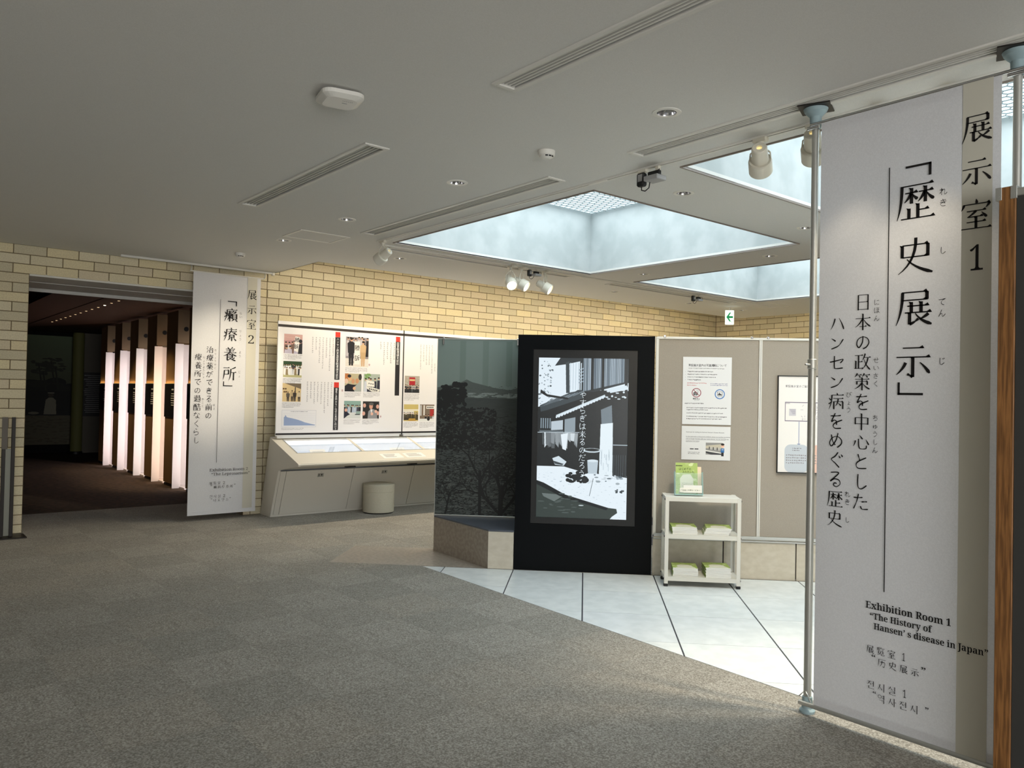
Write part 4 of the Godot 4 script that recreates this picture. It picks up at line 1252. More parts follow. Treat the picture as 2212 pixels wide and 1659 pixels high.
	# tiny ceiling lamps
	var dot := MB.new()
	dot.lathe([Vector2(0.0, -0.006), Vector2(0.014, -0.005), Vector2(0.018, 0.0)], 12)
	var dm := dot.mesh()
	for k in 15:
		var o := put_mesh(dm, "ceiling_lamp", glow("tiny lamp bright", Color(1, 0.93, 0.8), 6.0) if k == 4 else glow("tiny lamp", Color(1, 0.86, 0.66), 0.8))
		o.position = Vector3(2.86, 2.76, -11.5 - 0.42 * k)
		if k in [3, 4, 7, 10]: spot("lamp_light", o.position + Vector3(0, -0.02, 0), Vector3(3.75, 0.7, o.position.z - 0.3) - o.position, 32.0, Color(1, 0.88, 0.68), 1.6, 0.03, self, 0.8)
		tag(o, "brightest of the tiny lamps in the brown ceiling" if k == 4 else "tiny dim lamp, %s from the doorway in the brown ceiling row" % ORD[k], "lamp", "tiny ceiling lamps in the dim room")
	# far end: mural, column, text board
	var ink := Ink.new(300, 560, Color8(96, 112, 84), self)
	for y in 250:
		ink.rect(0, y, 300, 1, Color8(112, 130, 98).lerp(Color8(84, 88, 62), y / 250.0))
	for i in 90:
		ink.disc(rng.randf_range(0, 300), 260 + rng.randf_range(-20, 90), rng.randf_range(15, 40), rng.randf_range(10, 26), Color8(24, 26, 20).lerp(Color8(40, 42, 30), rng.randf()))
	for p in [Vector2(190, 150), Vector2(230, 130), Vector2(205, 185), Vector2(30, 190), Vector2(10, 160), Vector2(245, 165)]:
		for i in 14: ink.disc(p.x + rng.randf_range(-32, 32), p.y + rng.randf_range(-14, 14), rng.randf_range(5, 14), rng.randf_range(3, 7), Color8(52, 56, 40))
		ink.line(p, p + Vector2(12, 110), 5, Color8(40, 42, 30))
	ink.rect(0, 285, 300, 125, Color8(20, 21, 18))
	ink.rect(0, 410, 300, 150, Color8(104, 98, 76))
	for i in 200: ink.disc(rng.randf_range(0, 300), rng.randf_range(412, 555), rng.randf_range(3, 12), rng.randf_range(1, 3), Color8(88, 82, 62))
	ink.poly([Vector2(216, 330), Vector2(226, 318), Vector2(240, 318), Vector2(250, 332), Vector2(252, 405), Vector2(210, 405)], Color8(150, 146, 126))
	ink.disc(233, 306, 9, 11, Color8(70, 62, 50))
	ink.rect(222, 292, 22, 5, Color8(150, 146, 126))
	ink.disc(178, 398, 18, 7, Color8(130, 126, 108))
	var t := thing("landscape_mural", "dim greenish landscape mural with trees and a small pale figure", "mural", Vector3(2.87, 0, -20.35))
	b = MB.new()
	b.box(Vector3(0, 1.43, -0.02), Vector3(1.8, 2.46, 0.03))
	put(b, "board", mats["black paint"], t)
	put(flat(1.8, 2.46, Vector3(0, 1.43, 0)), "print", print_mat("mural print", ink), t)
	area("mural_light", Vector3(2.9, 2.9, -19.6), Vector3(0, -0.75, -0.66), 1.4, 0.1, Color(0.86, 1.0, 0.72), 9.0)
	t = thing("round_column", "slim olive green round column before the mural", "column", Vector3(3.84, 0, -20.05))
	b = MB.new()
	b.lathe([Vector2(0.12, 0.0), Vector2(0.12, 2.7), Vector2(0.11, 2.74), Vector2(0.0, 2.74)], 28)
	put(b, "shaft", mat("olive paint", Color(0.46, 0.46, 0.26), 0.7), t)
	b = MB.new()
	b.lathe([Vector2(0.135, 0.0), Vector2(0.135, 0.05), Vector2(0.12, 0.06)], 28)
	put(b, "base_ring", mats["black plastic"], t)
	t = thing("text_board", "tall grey board with a black panel of small white text", "board", Vector3(4.2, 0, -20.02))
	b = MB.new()
	b.box(Vector3(0, 1.38, -0.03), Vector3(0.56, 2.72, 0.04))
	put(b, "backing", mat("grey board", Color(0.42, 0.40, 0.36), 0.8), t)
	b = MB.new()
	b.box(Vector3(0, 1.35, 0.0), Vector3(0.56, 1.0, 0.02), 0.002)
	put(b, "black_panel", mats["black plastic"], t)
	b = MB.new()
	for r in 20: b.box(Vector3(rng.randf_range(-0.03, 0.0), 1.78 - r * 0.044, 0.0106), Vector3(rng.randf_range(0.3, 0.44), 0.012, 0.001))
	put(b, "text_rows", mats["grey plastic"], t)

# ---------------------------------------------------------------- banners
# positions on the cloth: s across from the edge that carries the subtitle, y above the floor
func lettering(b: MB, list: Array, org: Vector3, across: Vector3) -> void:
	for q in list:
		var size: float = q[3]
		var t := glyph(q[0])
		ink_tris(b, t, org + across * (q[1] - size / 2) + Vector3.UP * (q[2] + size / 2), across * size, Vector3.DOWN * size)

func latin_line(b: MB, text: String, s: float, y: float, cap: float, org: Vector3, across: Vector3, width := 0.0, bold := false) -> void:
	var t := latin(text, "Droid Serif", bold)
	var hi := 0.0
	for p in t: hi = maxf(hi, p.x)
	var sx := width / hi if width > 0.0 else cap
	ink_tris(b, t, org + across * s + Vector3.UP * y, across * sx, Vector3.DOWN * cap)

func column_of(text: String, s: float, y0: float, pitch: float, size: float) -> Array:
	var out := []
	for i in text.length(): out.append([text[i], s, y0 - pitch * i, size])
	return out

func ruby(list: Array, s: float, size := 0.03) -> Array:   # list of [text, y of first, pitch]
	var out := []
	for q in list: out.append_array(column_of(q[0], s, q[1], q[2], size))
	return out

func cloth(org: Vector3, across: Vector3, out: Vector3, w: float, y0: float, y1: float, wave: float) -> MB:
	var b := MB.new()
	var n := 28
	for i in n:
		for k in 12:
			var p := []
			for q in [[i, k], [i + 1, k], [i + 1, k + 1], [i, k + 1]]:
				var s: float = float(q[0]) / n
				var h: float = float(q[1]) / 12.0
				p.append(org + across * w * s + Vector3.UP * lerpf(y0, y1, h) + out * (wave * sin(s * 9.0 + 0.6) * (1.0 - 0.6 * h) + wave * 0.6 * sin(s * 17.0)))
			b.quad(p[0], p[1], p[2], p[3])
	return b

func banners() -> void:
	# big banner of room 1: hangs in the plane x = 3.55, reads from z = -1.975 towards the camera
	var t := thing("room_banner", "tall white cloth banner in front, with large black Japanese characters between two poles", "banner", Vector3(3.55, 0, -1.975))
	var ac := Vector3(0, 0, 1)
	var org := Vector3(-0.004, 0, 0)
	put(cloth(Vector3.ZERO, ac, Vector3(-1, 0, 0), 0.78, 0.055, 2.855, 0.0008), "cloth", mats["banner cloth"], t)
	var b := MB.new()
	b.quad(Vector3(-0.0025, 0.055, 0.634), Vector3(-0.0025, 0.055, 0.75), Vector3(-0.0025, 2.855, 0.75), Vector3(-0.0025, 2.855, 0.634))
	put(b, "beige_stripe", mats["banner stripe"], t)
	b = MB.new()
	for q in [[2.81, 0.045], [0.056, 0.045]]:
		b.box(Vector3(0.0035, q[0] + q[1] / 2, 0.39), Vector3(0.003, q[1], 0.778))
	put(b, "hem", mats["banner cloth"], t)
	b = MB.new()
	var L := column_of("展示室", 0.69, 2.658, 0.1815, 0.128)
	L.append_array([["﹁", 0.452, 2.478, 0.165], ["﹂", 0.438, 1.618, 0.165]])
	L.append_array([["歴", 0.446, 2.395, 0.172], ["史", 0.446, 2.154, 0.17], ["展", 0.444, 1.928, 0.172], ["示", 0.443, 1.695, 0.168]])
	L.append_array(ruby([["れき", 2.415, 0.048], ["し", 2.162, 0.04], ["てん", 1.941, 0.048], ["じ", 1.688, 0.04]], 0.561, 0.035))
	L.append_array(column_of("日本の政策を中心とした", 0.218, 1.968, 0.0917, 0.081))
	L.append_array(ruby([["にほん", 1.962, 0.0365], ["せいさく", 1.699, 0.0357], ["ちゅうしん", 1.437, 0.0365]], 0.2815, 0.029))
	L.append_array(column_of("ハンセン病をめぐる歴史", 0.095, 1.875, 0.0915, 0.081))
	L.append_array(ruby([["びょう", 1.54, 0.0345], ["れき", 1.079, 0.0355], ["し", 0.96, 0.03]], 0.156, 0.029))
	for q in ["展览室", "历史展示", "전시실", "역사전시"]:
		var row: float = {"展览室": 0.395, "历史展示": 0.345, "전시실": 0.236, "역사전시": 0.186}[q]
		var s0: float = {"展览室": 0.272, "历史展示": 0.325, "전시실": 0.277, "역사전시": 0.325}[q]
		for i in q.length(): L.append([q[i], s0 + i * 0.0475, row, 0.038])
	lettering(b, L, org, ac)
	latin_line(b, "1", 0.668, 2.062, 0.105, org, ac, 0.05)
	latin_line(b, "Exhibition Room 1", 0.249, 0.576, 0.031, org, ac, 0.362, true)
	latin_line(b, "“The History of", 0.269, 0.531, 0.028, org, ac, 0.268, true)
	latin_line(b, "Hansen’ s disease in Japan”", 0.287, 0.487, 0.028, org, ac, 0.466, true)
	latin_line(b, "1", 0.414, 0.38, 0.034, org, ac, 0.012)
	latin_line(b, "“", 0.279, 0.345, 0.03, org, ac, 0.018)
	latin_line(b, "”", 0.494, 0.345, 0.03, org, ac, 0.018)
	latin_line(b, "1", 0.42, 0.222, 0.034, org, ac, 0.012)
	latin_line(b, "“", 0.287, 0.186, 0.026, org, ac, 0.014)
	latin_line(b, "”", 0.512, 0.184, 0.026, org, ac, 0.014)
	b.box(org + Vector3(0, 1.613, 0.331), Vector3(0.0004, 1.902, 0.0042))
	put(b, "lettering", mats["banner ink"], t)
	# rods the cloth hangs from
	b = MB.new()
	b.tube([Vector3(0.004, 2.857, -0.06), Vector3(0.004, 2.857, 0.87)], 0.008, 10)
	put(b, "top_rod", mats["chrome"], t)
	b = MB.new()
	b.tube([Vector3(0.0, 0.05, -0.075), Vector3(0.0, 0.05, 0.8)], 0.011, 10)
	put(b, "bottom_rod", mats["steel"], t)
	# two tension poles
	for q in [[-2.025, "steel tension pole on the far side of the white banner", 0], [-1.148, "steel tension pole behind the oak edged panel, by the white banner", 1]]:
		t = thing("tension_pole", q[1], "pole", Vector3(3.583, 0, q[0]), 0.0, "poles of the banner")
		b = MB.new()
		b.tube([Vector3(0, 0.06, 0), Vector3(0, 1.7, 0)], 0.0185, 16)
		b.tube([Vector3(0, 1.68, 0), Vector3(0, 2.88, 0)], 0.0165, 16)
		put(b, "tube", mats["steel"], t)
		b = MB.new()
		b.lathe([Vector2(0.035, 0.0), Vector2(0.037, 0.012), Vector2(0.026, 0.022), Vector2(0.024, 0.075), Vector2(0.018, 0.08)], 18)
		put(b, "foot", mats["blue grey rubber"], t)
		b = MB.new()
		b.lathe([Vector2(0.018, 2.84), Vector2(0.026, 2.845), Vector2(0.028, 2.9), Vector2(0.052, 2.925), Vector2(0.058, 2.94), Vector2(0.0, 2.941)], 20)
		put(b, "ceiling_cup", mats["blue grey rubber"], t)
		b = MB.new()
		b.x = Transform3D(Basis(Vector3.UP, 0.35), Vector3(0, 2.9445, 0))
		b.box(Vector3.ZERO, Vector3(0.15, 0.006, 0.15), 0.001)
		put(b, "ceiling_pad", mats["dark bronze"], t)
		b = MB.new()
		b.lathe([Vector2(0.0185, 1.665), Vector2(0.022, 1.668), Vector2(0.022, 1.71), Vector2(0.0165, 1.713)], 16)
		b.tube([Vector3(-0.018, 1.685, 0), Vector3(-0.045, 1.685, -0.01)], 0.005, 8)
		put(b, "collar", mats["steel"], t)
		b = MB.new()
		b.tube([Vector3(-0.02, 2.845, -0.03), Vector3(-0.02, 2.845, 0.03)], 0.009, 8)
		b.tube([Vector3(-0.02, 2.845, 0), Vector3(0.02, 2.835, 0)], 0.006, 8)
		put(b, "clamp", mats["chrome"], t)
		b = MB.new()
		b.tube([Vector3(-0.024, 0.075, -0.03), Vector3(-0.02, 0.11, 0.0), Vector3(-0.02, 0.06, 0.03)], 0.003, 6)
		put(b, "wire_loop", mats["chrome"], t)
	# doorway banner of room 2, on the brick wall
	t = thing("room_banner", "white cloth banner hanging on the brick wall beside the dark doorway", "banner", Vector3(2.93, 0, -9.25))
	ac = Vector3(1, 0, 0)
	org = Vector3(0, 0, 0.006)
	put(cloth(Vector3(-0.012, 0, 0), ac, Vector3(0, 0, 1), 0.792, 0.065, 2.855, 0.0016), "cloth", mats["banner cloth"], t)
	b = MB.new()
	b.quad(Vector3(0.619, 0.065, 0.0045), Vector3(0.735, 0.065, 0.0045), Vector3(0.735, 2.855, 0.0045), Vector3(0.619, 2.855, 0.0045))
	put(b, "beige_stripe", mats["banner stripe"], t)
	b = MB.new()
	b.box(Vector3(0.384, 0.0875, 0.0035), Vector3(0.79, 0.045, 0.0045))
	put(b, "hem", mats["banner cloth"], t)
	b = MB.new()
	L = column_of("展示室", 0.675, 2.655, 0.178, 0.125)
	L.append_array([["﹁", 0.436, 2.478, 0.165], ["﹂", 0.416, 1.628, 0.165]])
	L.append_array(column_of("癩療養所", 0.427, 2.391, 0.2295, 0.165))
	L.append_array(ruby([["らい", 2.42, 0.044], ["りょう", 2.207, 0.048], ["よう", 1.958, 0.046], ["じょ", 1.722, 0.045]], 0.544, 0.035))
	L.append_array(column_of("治療薬ができる前の", 0.197, 1.972, 0.0952, 0.082))
	L.append_array(column_of("療養所での過酷なくらし", 0.065, 1.88, 0.0955, 0.082))
	L.append_array(ruby([["ちりょうやく", 1.965, 0.0415], ["まえ", 1.33, 0.042]], 0.258, 0.03))
	L.append_array(ruby([["りょうようじょ", 1.875, 0.037], ["かこく", 1.395, 0.04]], 0.128, 0.03))
	for q in ["展览室", "癞病疗养所", "전시실", "나요양소"]:
		var row: float = {"展览室": 0.424, "癞病疗养所": 0.378, "전시실": 0.27, "나요양소": 0.225}[q]
		var s0: float = {"展览室": 0.245, "癞病疗养所": 0.295, "전시실": 0.25, "나요양소": 0.295}[q]
		for i in q.length(): L.append([q[i], s0 + i * 0.0475, row, 0.037])
	lettering(b, L, org, ac)
	latin_line(b, "2", 0.64, 2.069, 0.098, org, ac, 0.07)
	latin_line(b, "Exhibition Room 2", 0.226, 0.561, 0.031, org, ac, 0.45)
	latin_line(b, "“The Leprosarium”", 0.249, 0.513, 0.03, org, ac, 0.45)
	latin_line(b, "2", 0.386, 0.407, 0.032, org, ac, 0.022)
	latin_line(b, "“", 0.245, 0.376, 0.028, org, ac, 0.016)
	latin_line(b, "”", 0.516, 0.376, 0.028, org, ac, 0.016)
	latin_line(b, "2", 0.392, 0.255, 0.032, org, ac, 0.022)
	latin_line(b, "“", 0.25, 0.222, 0.026, org, ac, 0.014)
	latin_line(b, "”", 0.466, 0.222, 0.026, org, ac, 0.014)
	b.box(org + Vector3(0.303, 1.613, 0), Vector3(0.0036, 1.902, 0.0004))
	put(b, "lettering", mats["banner ink"], t)
	t = thing("banner_rail", "white rail with hooks along the ceiling above the doorway banner", "rail", Vector3(3.0, 0, -9.25))
	b = MB.new()
	b.box(Vector3(0.0, 2.937, 0), Vector3(1.7, 0.024, 0.03), 0.003)
	put(b, "rail", mats["white metal"], t)
	b = MB.new()
	b.tube([Vector3(-0.12, 2.86, 0), Vector3(0.745, 2.86, 0)], 0.008, 10)
	put(b, "rod", mats["white metal"], t)
	for x in [-0.12, 0.745]:
		b = MB.new()
		b.tube([Vector3(x, 2.93, 0), Vector3(x + 0.012, 2.915, 0.01), Vector3(x + 0.012, 2.88, 0.01), Vector3(x, 2.86, 0)], 0.006, 8)
		put(b, "hook", mats["steel"], t)
	b = MB.new()
	b.box(Vector3(0.86, 2.93, 0), Vector3(0.03, 0.035, 0.04), 0.004)
	put(b, "end_stop", mats["white metal"], t)

# ---------------------------------------------------------------- the long display case with its panels
func people(ink: Ink, r: Rect2, n: int, y: float, s: float, tops: Array) -> void:   # a crowd in a printed photograph
	for i in n:
		var x := r.position.x + r.size.x * (i + rng.randf_range(0.2, 0.8)) / n
		var yy := r.position.y + r.size.y * y + rng.randf_range(-0.05, 0.05) * r.size.y
		var c: Color = tops[rng.randi() % tops.size()]
		var w := s * r.size.x
		ink.poly(clipr(r, [Vector2(x - w, r.end.y), Vector2(x - w * 0.8, yy + w * 0.9), Vector2(x + w * 0.8, yy + w * 0.9), Vector2(x + w, r.end.y)]), c)
		ink.disc(x, yy, w * 0.5, w * 0.62, Color8(214, 170, 140))
		ink.disc(x, yy - w * 0.32, w * 0.52, w * 0.36, Color8(34, 28, 28))

func clipr(r: Rect2, pts: Array) -> Array:
	return pts.map(func(p): return p.clamp(r.position, r.end))

func figure(ink: Ink, x: float, head: float, feet: float, w: float, coat: Color, low: Color, skin: Color) -> void:
	var h := feet - head
	ink.poly([Vector2(x - w * 0.34, head + h * 0.45), Vector2(x + w * 0.34, head + h * 0.45), Vector2(x + w * 0.26, feet), Vector2(x + w * 0.04, feet), Vector2(x, head + h * 0.6), Vector2(x - w * 0.04, feet), Vector2(x - w * 0.26, feet)], low)
	ink.poly([Vector2(x - w * 0.5, head + h * 0.2), Vector2(x - w * 0.15, head + h * 0.13), Vector2(x + w * 0.15, head + h * 0.13), Vector2(x + w * 0.5, head + h * 0.2), Vector2(x + w * 0.42, head + h * 0.55), Vector2(x - w * 0.42, head + h * 0.55)], coat)
	ink.disc(x, head + h * 0.07, h * 0.05, h * 0.065, skin)
	ink.disc(x, head + h * 0.035, h * 0.055, h * 0.045, Color8(30, 26, 26))

func photo(ink: Ink, r: Rect2, kind: int) -> void:
	var p := r.position
	var s := r.size
	var at := func(u: float, v: float) -> Vector2: return p + s * Vector2(u, v)
	var dark := Color8(34, 32, 38)
	match kind:
		1:
			ink.rect(p.x, p.y, s.x, s.y, Color8(196, 146, 146))
			for i in 5: ink.rect(p.x, p.y + s.y * (0.03 + 0.06 * i), s.x, s.y * 0.025, Color8(224, 190, 180))
			people(ink, r, 6, 0.42, 0.1, [Color8(232, 226, 224), Color8(214, 206, 206), Color8(120, 92, 82)])
			people(ink, r, 4, 0.66, 0.12, [Color8(196, 188, 206), Color8(228, 220, 220)])
			ink.poly([at.call(0.6, 0.1), at.call(0.86, 0.14), at.call(0.78, 0.92), at.call(0.54, 0.84)], Color8(248, 244, 240))
			ink.ch("勝", p.x + s.x * 0.72, p.y + s.y * 0.28, s.x * 0.24, Color8(20, 20, 24), true)
			ink.ch("訴", p.x + s.x * 0.67, p.y + s.y * 0.62, s.x * 0.24, Color8(20, 20, 24), true)
			ink.poly([at.call(0.82, 0.5), at.call(1.0, 0.42), at.call(1.0, 1.0), at.call(0.76, 1.0)], dark)
			ink.disc(p.x + s.x * 0.9, p.y + s.y * 0.34, s.x * 0.09, s.y * 0.1, dark)
		2:
			ink.rect(p.x, p.y, s.x, s.y * 0.4, Color8(44, 74, 40))
			ink.rect(p.x, p.y + s.y * 0.4, s.x, s.y * 0.6, Color8(196, 190, 140))
			people(ink, r.grow_individual(0, -s.y * 0.15, 0, -s.y * 0.2), 9, 0.1, 0.06, [Color8(244, 242, 238), Color8(230, 230, 232), Color8(60, 60, 66)])
			people(ink, r.grow_individual(0, -s.y * 0.35, 0, -s.y * 0.14), 8, 0.1, 0.065, [Color8(246, 244, 240), Color8(150, 130, 96), Color8(52, 48, 50), Color8(236, 236, 236)])
		3:
			ink.rect(p.x, p.y, s.x, s.y, Color8(222, 196, 146))
			ink.poly([at.call(0.1, 0), at.call(1, 0), at.call(1, 0.3)], Color8(120, 104, 84))
			ink.rect(p.x + s.x * 0.66, p.y + s.y * 0.2, s.x * 0.06, s.y * 0.6, Color8(96, 82, 66))
			for q in [[0.02, 0.26], [0.13, 0.26], [0.06, 0.42], [0.16, 0.42]]: ink.rect(p.x + s.x * q[0], p.y + s.y * q[1], s.x * 0.09, s.y * 0.09, Color8(110, 84, 56))
			for q in [[0.3, 0.46, Color8(92, 84, 74)], [0.52, 0.38, Color8(196, 170, 130)], [0.66, 0.42, Color8(56, 48, 44)], [0.9, 0.42, Color8(214, 196, 166)]]:
				figure(ink, p.x + s.x * q[0], p.y + s.y * q[1], p.y + s.y * 0.98, s.x * 0.2, q[2], Color8(70, 58, 50), Color8(160, 116, 84))
		4:
			ink.rect(p.x, p.y, s.x, s.y * 0.72, Color8(146, 140, 146))
			ink.rect(p.x, p.y + s.y * 0.72, s.x, s.y * 0.28, Color8(228, 222, 214))
			people(ink, r.grow_individual(0, 0, 0, -s.y * 0.35), 8, 0.08, 0.08, [dark, Color8(80, 70, 80), Color8(196, 190, 196), Color8(60, 58, 70)])
			ink.poly([at.call(0.12, 0.86), at.call(0.4, 0.8), at.call(0.46, 0.86), at.call(0.18, 0.92)], Color8(180, 172, 164))
			figure(ink, p.x + s.x * 0.24, p.y + s.y * 0.03, p.y + s.y * 0.96, s.x * 0.34, Color8(30, 30, 36), Color8(28, 28, 34), Color8(214, 166, 136))
			ink.rect(p.x + s.x * 0.38, p.y + s.y * 0.14, s.x * 0.24, s.y * 0.78, Color8(240, 238, 232))
			ink.ch("勝", p.x + s.x * 0.5, p.y + s.y * 0.36, s.x * 0.22, Color8(60, 54, 50), true)
			ink.ch("訴", p.x + s.x * 0.5, p.y + s.y * 0.7, s.x * 0.22, Color8(60, 54, 50), true)
			figure(ink, p.x + s.x * 0.76, p.y + s.y * 0.12, p.y + s.y * 0.97, s.x * 0.28, Color8(206, 176, 136), Color8(206, 170, 132), Color8(220, 176, 146))
			ink.poly([at.call(0.64, 0.5), at.call(0.88, 0.5), at.call(0.87, 0.72), at.call(0.65, 0.72)], Color8(196, 164, 122))
		5:
			ink.rect(p.x, p.y, s.x, s.y, Color8(190, 180, 148))
			ink.rect(p.x, p.y, s.x * 0.22, s.y * 0.4, Color8(190, 120, 70))
			for q in [[0.1, 0.42, 0.11, Color8(226, 196, 176)], [0.5, 0.42, 0.1, Color8(206, 154, 118)], [0.74, 0.4, 0.1, Color8(206, 150, 112)]]:
				ink.disc(p.x + s.x * q[0], p.y + s.y * q[1], s.x * q[2], s.y * 0.14, q[3])
			ink.poly([at.call(0, 1), at.call(0, 0.7), at.call(0.2, 0.56), at.call(0.4, 0.6), at.call(0.62, 0.62), at.call(0.86, 0.56), at.call(0.8, 1)], Color8(30, 30, 38))
			ink.disc(p.x + s.x * 0.3, p.y + s.y * 0.24, s.x * 0.11, s.y * 0.18, Color8(222, 174, 130))
			ink.disc(p.x + s.x * 0.27, p.y + s.y * 0.14, s.x * 0.11, s.y * 0.09, dark)
			ink.poly([at.call(0.6, 1), at.call(0.5, 0.8), at.call(0.84, 0.5), at.call(1, 0.34), at.call(1, 1)], Color8(170, 176, 172))
			ink.disc(p.x + s.x * 0.92, p.y + s.y * 0.18, s.x * 0.1, s.y * 0.17, Color8(52, 48, 48))
			ink.disc(p.x + s.x * 0.58, p.y + s.y * 0.82, s.x * 0.09, s.y * 0.09, Color8(226, 178, 142))
		6:
			ink.rect(p.x, p.y, s.x, s.y, Color8(176, 186, 176))
			for i in 18: ink.disc(p.x + rng.randf_range(0.05, 0.45) * s.x, p.y + rng.randf_range(0.03, 0.25) * s.y, s.x * 0.06, s.y * 0.05, Color8(124, 160, 96))
			people(ink, r, 5, 0.3, 0.11, [Color8(46, 46, 60), Color8(206, 210, 222), Color8(60, 80, 130)])
			ink.poly([at.call(0.16, 0.34), at.call(0.66, 0.42), at.call(0.68, 0.72), at.call(0.2, 0.7)], Color8(240, 238, 230))
			ink.poly([at.call(0.14, 0.7), at.call(0.6, 0.76), at.call(1.0, 0.86), at.call(0.96, 1.0), at.call(0.5, 0.98), at.call(0.2, 0.82)], Color8(232, 230, 222))
			for i in 4: ink.rect(p.x + s.x * (0.3 + 0.12 * i), p.y + s.y * (0.5 + 0.02 * i), s.x * 0.07, s.y * 0.06, Color8(96, 92, 92))
			for i in 5: ink.rect(p.x + s.x * (0.34 + 0.11 * i), p.y + s.y * (0.8 + 0.02 * i), s.x * 0.07, s.y * 0.08, Color8(66, 64, 66))
		7:
			ink.rect(p.x, p.y, s.x, s.y * 0.4, Color8(140, 172, 164))
			ink.rect(p.x, p.y + s.y * 0.4, s.x, s.y * 0.6, Color8(214, 216, 214))
			people(ink, r.grow_individual(0, -s.y * 0.2, 0, -s.y * 0.35), 8, 0.15, 0.08, [dark, Color8(72, 70, 84), Color8(176, 190, 208)])
			ink.poly([at.call(0, 1), at.call(0, 0.62), at.call(0.14, 0.58), at.call(0.36, 0.76), at.call(0.2, 0.84)], Color8(36, 40, 58))
			ink.disc(p.x + s.x * 0.12, p.y + s.y * 0.52, s.x * 0.08, s.y * 0.09, Color8(222, 170, 150))
			ink.rect(p.x + s.x * 0.72, p.y + s.y * 0.58, s.x * 0.28, s.y * 0.16, Color8(150, 172, 166))
			ink.rect(p.x + s.x * 0.66, p.y + s.y * 0.74, s.x * 0.3, s.y * 0.05, Color8(40, 44, 52))
		8:
			ink.rect(p.x, p.y, s.x, s.y, Color8(40, 38, 38))
			for q in [[0.1, 0.24], [0.9, 0.3], [0.06, 0.7], [0.92, 0.68]]: ink.disc(p.x + s.x * q[0], p.y + s.y * q[1], s.x * 0.09, s.y * 0.12, Color8(222, 170, 154))
			ink.poly([at.call(0.3, 1), at.call(0.34, 0.58), at.call(0.48, 0.44), at.call(0.7, 0.46), at.call(0.86, 0.66), at.call(0.9, 1)], Color8(146, 146, 150))
			ink.poly([at.call(0.46, 0.46), at.call(0.6, 0.46), at.call(0.52, 0.72)], Color8(228, 228, 232))
			ink.disc(p.x + s.x * 0.5, p.y + s.y * 0.28, s.x * 0.11, s.y * 0.17, Color8(216, 160, 138))
			ink.disc(p.x + s.x * 0.52, p.y + s.y * 0.15, s.x * 0.14, s.y * 0.08, Color8(92, 90, 88))
			for q in [[0.56, 0.72], [0.8, 0.58]]: ink.disc(p.x + s.x * q[0], p.y + s.y * q[1], s.x * 0.08, s.y * 0.09, Color8(230, 184, 166))
		9:
			ink.rect(p.x, p.y, s.x, s.y, Color8(176, 170, 158))
			for i in 40: ink.rect(p.x + rng.randf() * s.x * 0.96, p.y + rng.randf_range(0.08, 0.5) * s.y, s.x * 0.04, s.y * 0.05, [Color8(206, 176, 160), Color8(120, 120, 112), Color8(214, 210, 200)][i % 3])
			ink.rect(p.x + s.x * 0.3, p.y + s.y * 0.08, s.x * 0.4, s.y * 0.46, Color8(176, 36, 46))
			ink.rect(p.x + s.x * 0.32, p.y + s.y * 0.2, s.x * 0.36, s.y * 0.1, Color8(222, 206, 150))
			people(ink, r.grow_individual(0, -s.y * 0.45, 0, 0), 9, 0.22, 0.06, [dark, Color8(46, 48, 54), Color8(170, 178, 186)])
			people(ink, r.grow_individual(0, -s.y * 0.62, 0, 0), 8, 0.25, 0.07, [dark, Color8(38, 40, 44)])
		10:
			ink.rect(p.x, p.y, s.x, s.y, Color8(206, 186, 116))
			ink.rect(p.x, p.y + s.y * 0.3, s.x, s.y * 0.08, Color8(240, 236, 224))
			ink.rect(p.x, p.y + s.y * 0.4, s.x * 0.7, s.y * 0.2, Color8(238, 236, 230))
			people(ink, r.grow_individual(0, -s.y * 0.42, 0, -s.y * 0.06), 9, 0.2, 0.065, [dark, Color8(54, 46, 34), Color8(72, 62, 40)])
			ink.poly([at.call(0.3, 1), at.call(0.36, 0.84), at.call(0.8, 0.84), at.call(0.84, 1)], Color8(190, 150, 66))
		11:
			ink.rect(p.x, p.y, s.x, s.y, Color8(126, 108, 92))
			ink.rect(p.x + s.x * 0.02, p.y + s.y * 0.04, s.x * 0.1, s.y * 0.62, Color8(200, 200, 200))
			ink.rect(p.x + s.x * 0.24, p.y + s.y * 0.04, s.x * 0.1, s.y * 0.6, Color8(222, 218, 212))
			ink.rect(p.x + s.x * 0.44, p.y + s.y * 0.08, s.x * 0.56, s.y * 0.17, Color8(244, 242, 236))
			for i in 6: ink.rect(p.x + s.x * (0.48 + 0.08 * i), p.y + s.y * 0.13, s.x * 0.06, s.y * 0.07, dark)
			ink.rect(p.x + s.x * 0.7, p.y + s.y * 0.27, s.x * 0.26, s.y * 0.42, Color8(176, 48, 44))
			people(ink, r.grow_individual(-s.x * 0.22, -s.y * 0.6, 0, -s.y * 0.1), 3, 0.15, 0.1, [dark, Color8(200, 206, 214)])
			ink.rect(p.x, p.y + s.y * 0.84, s.x, s.y * 0.16, Color8(232, 232, 230))
			ink.disc(p.x + s.x * 0.6, p.y + s.y * 0.86, s.x * 0.1, s.y * 0.1, Color8(30, 28, 30))

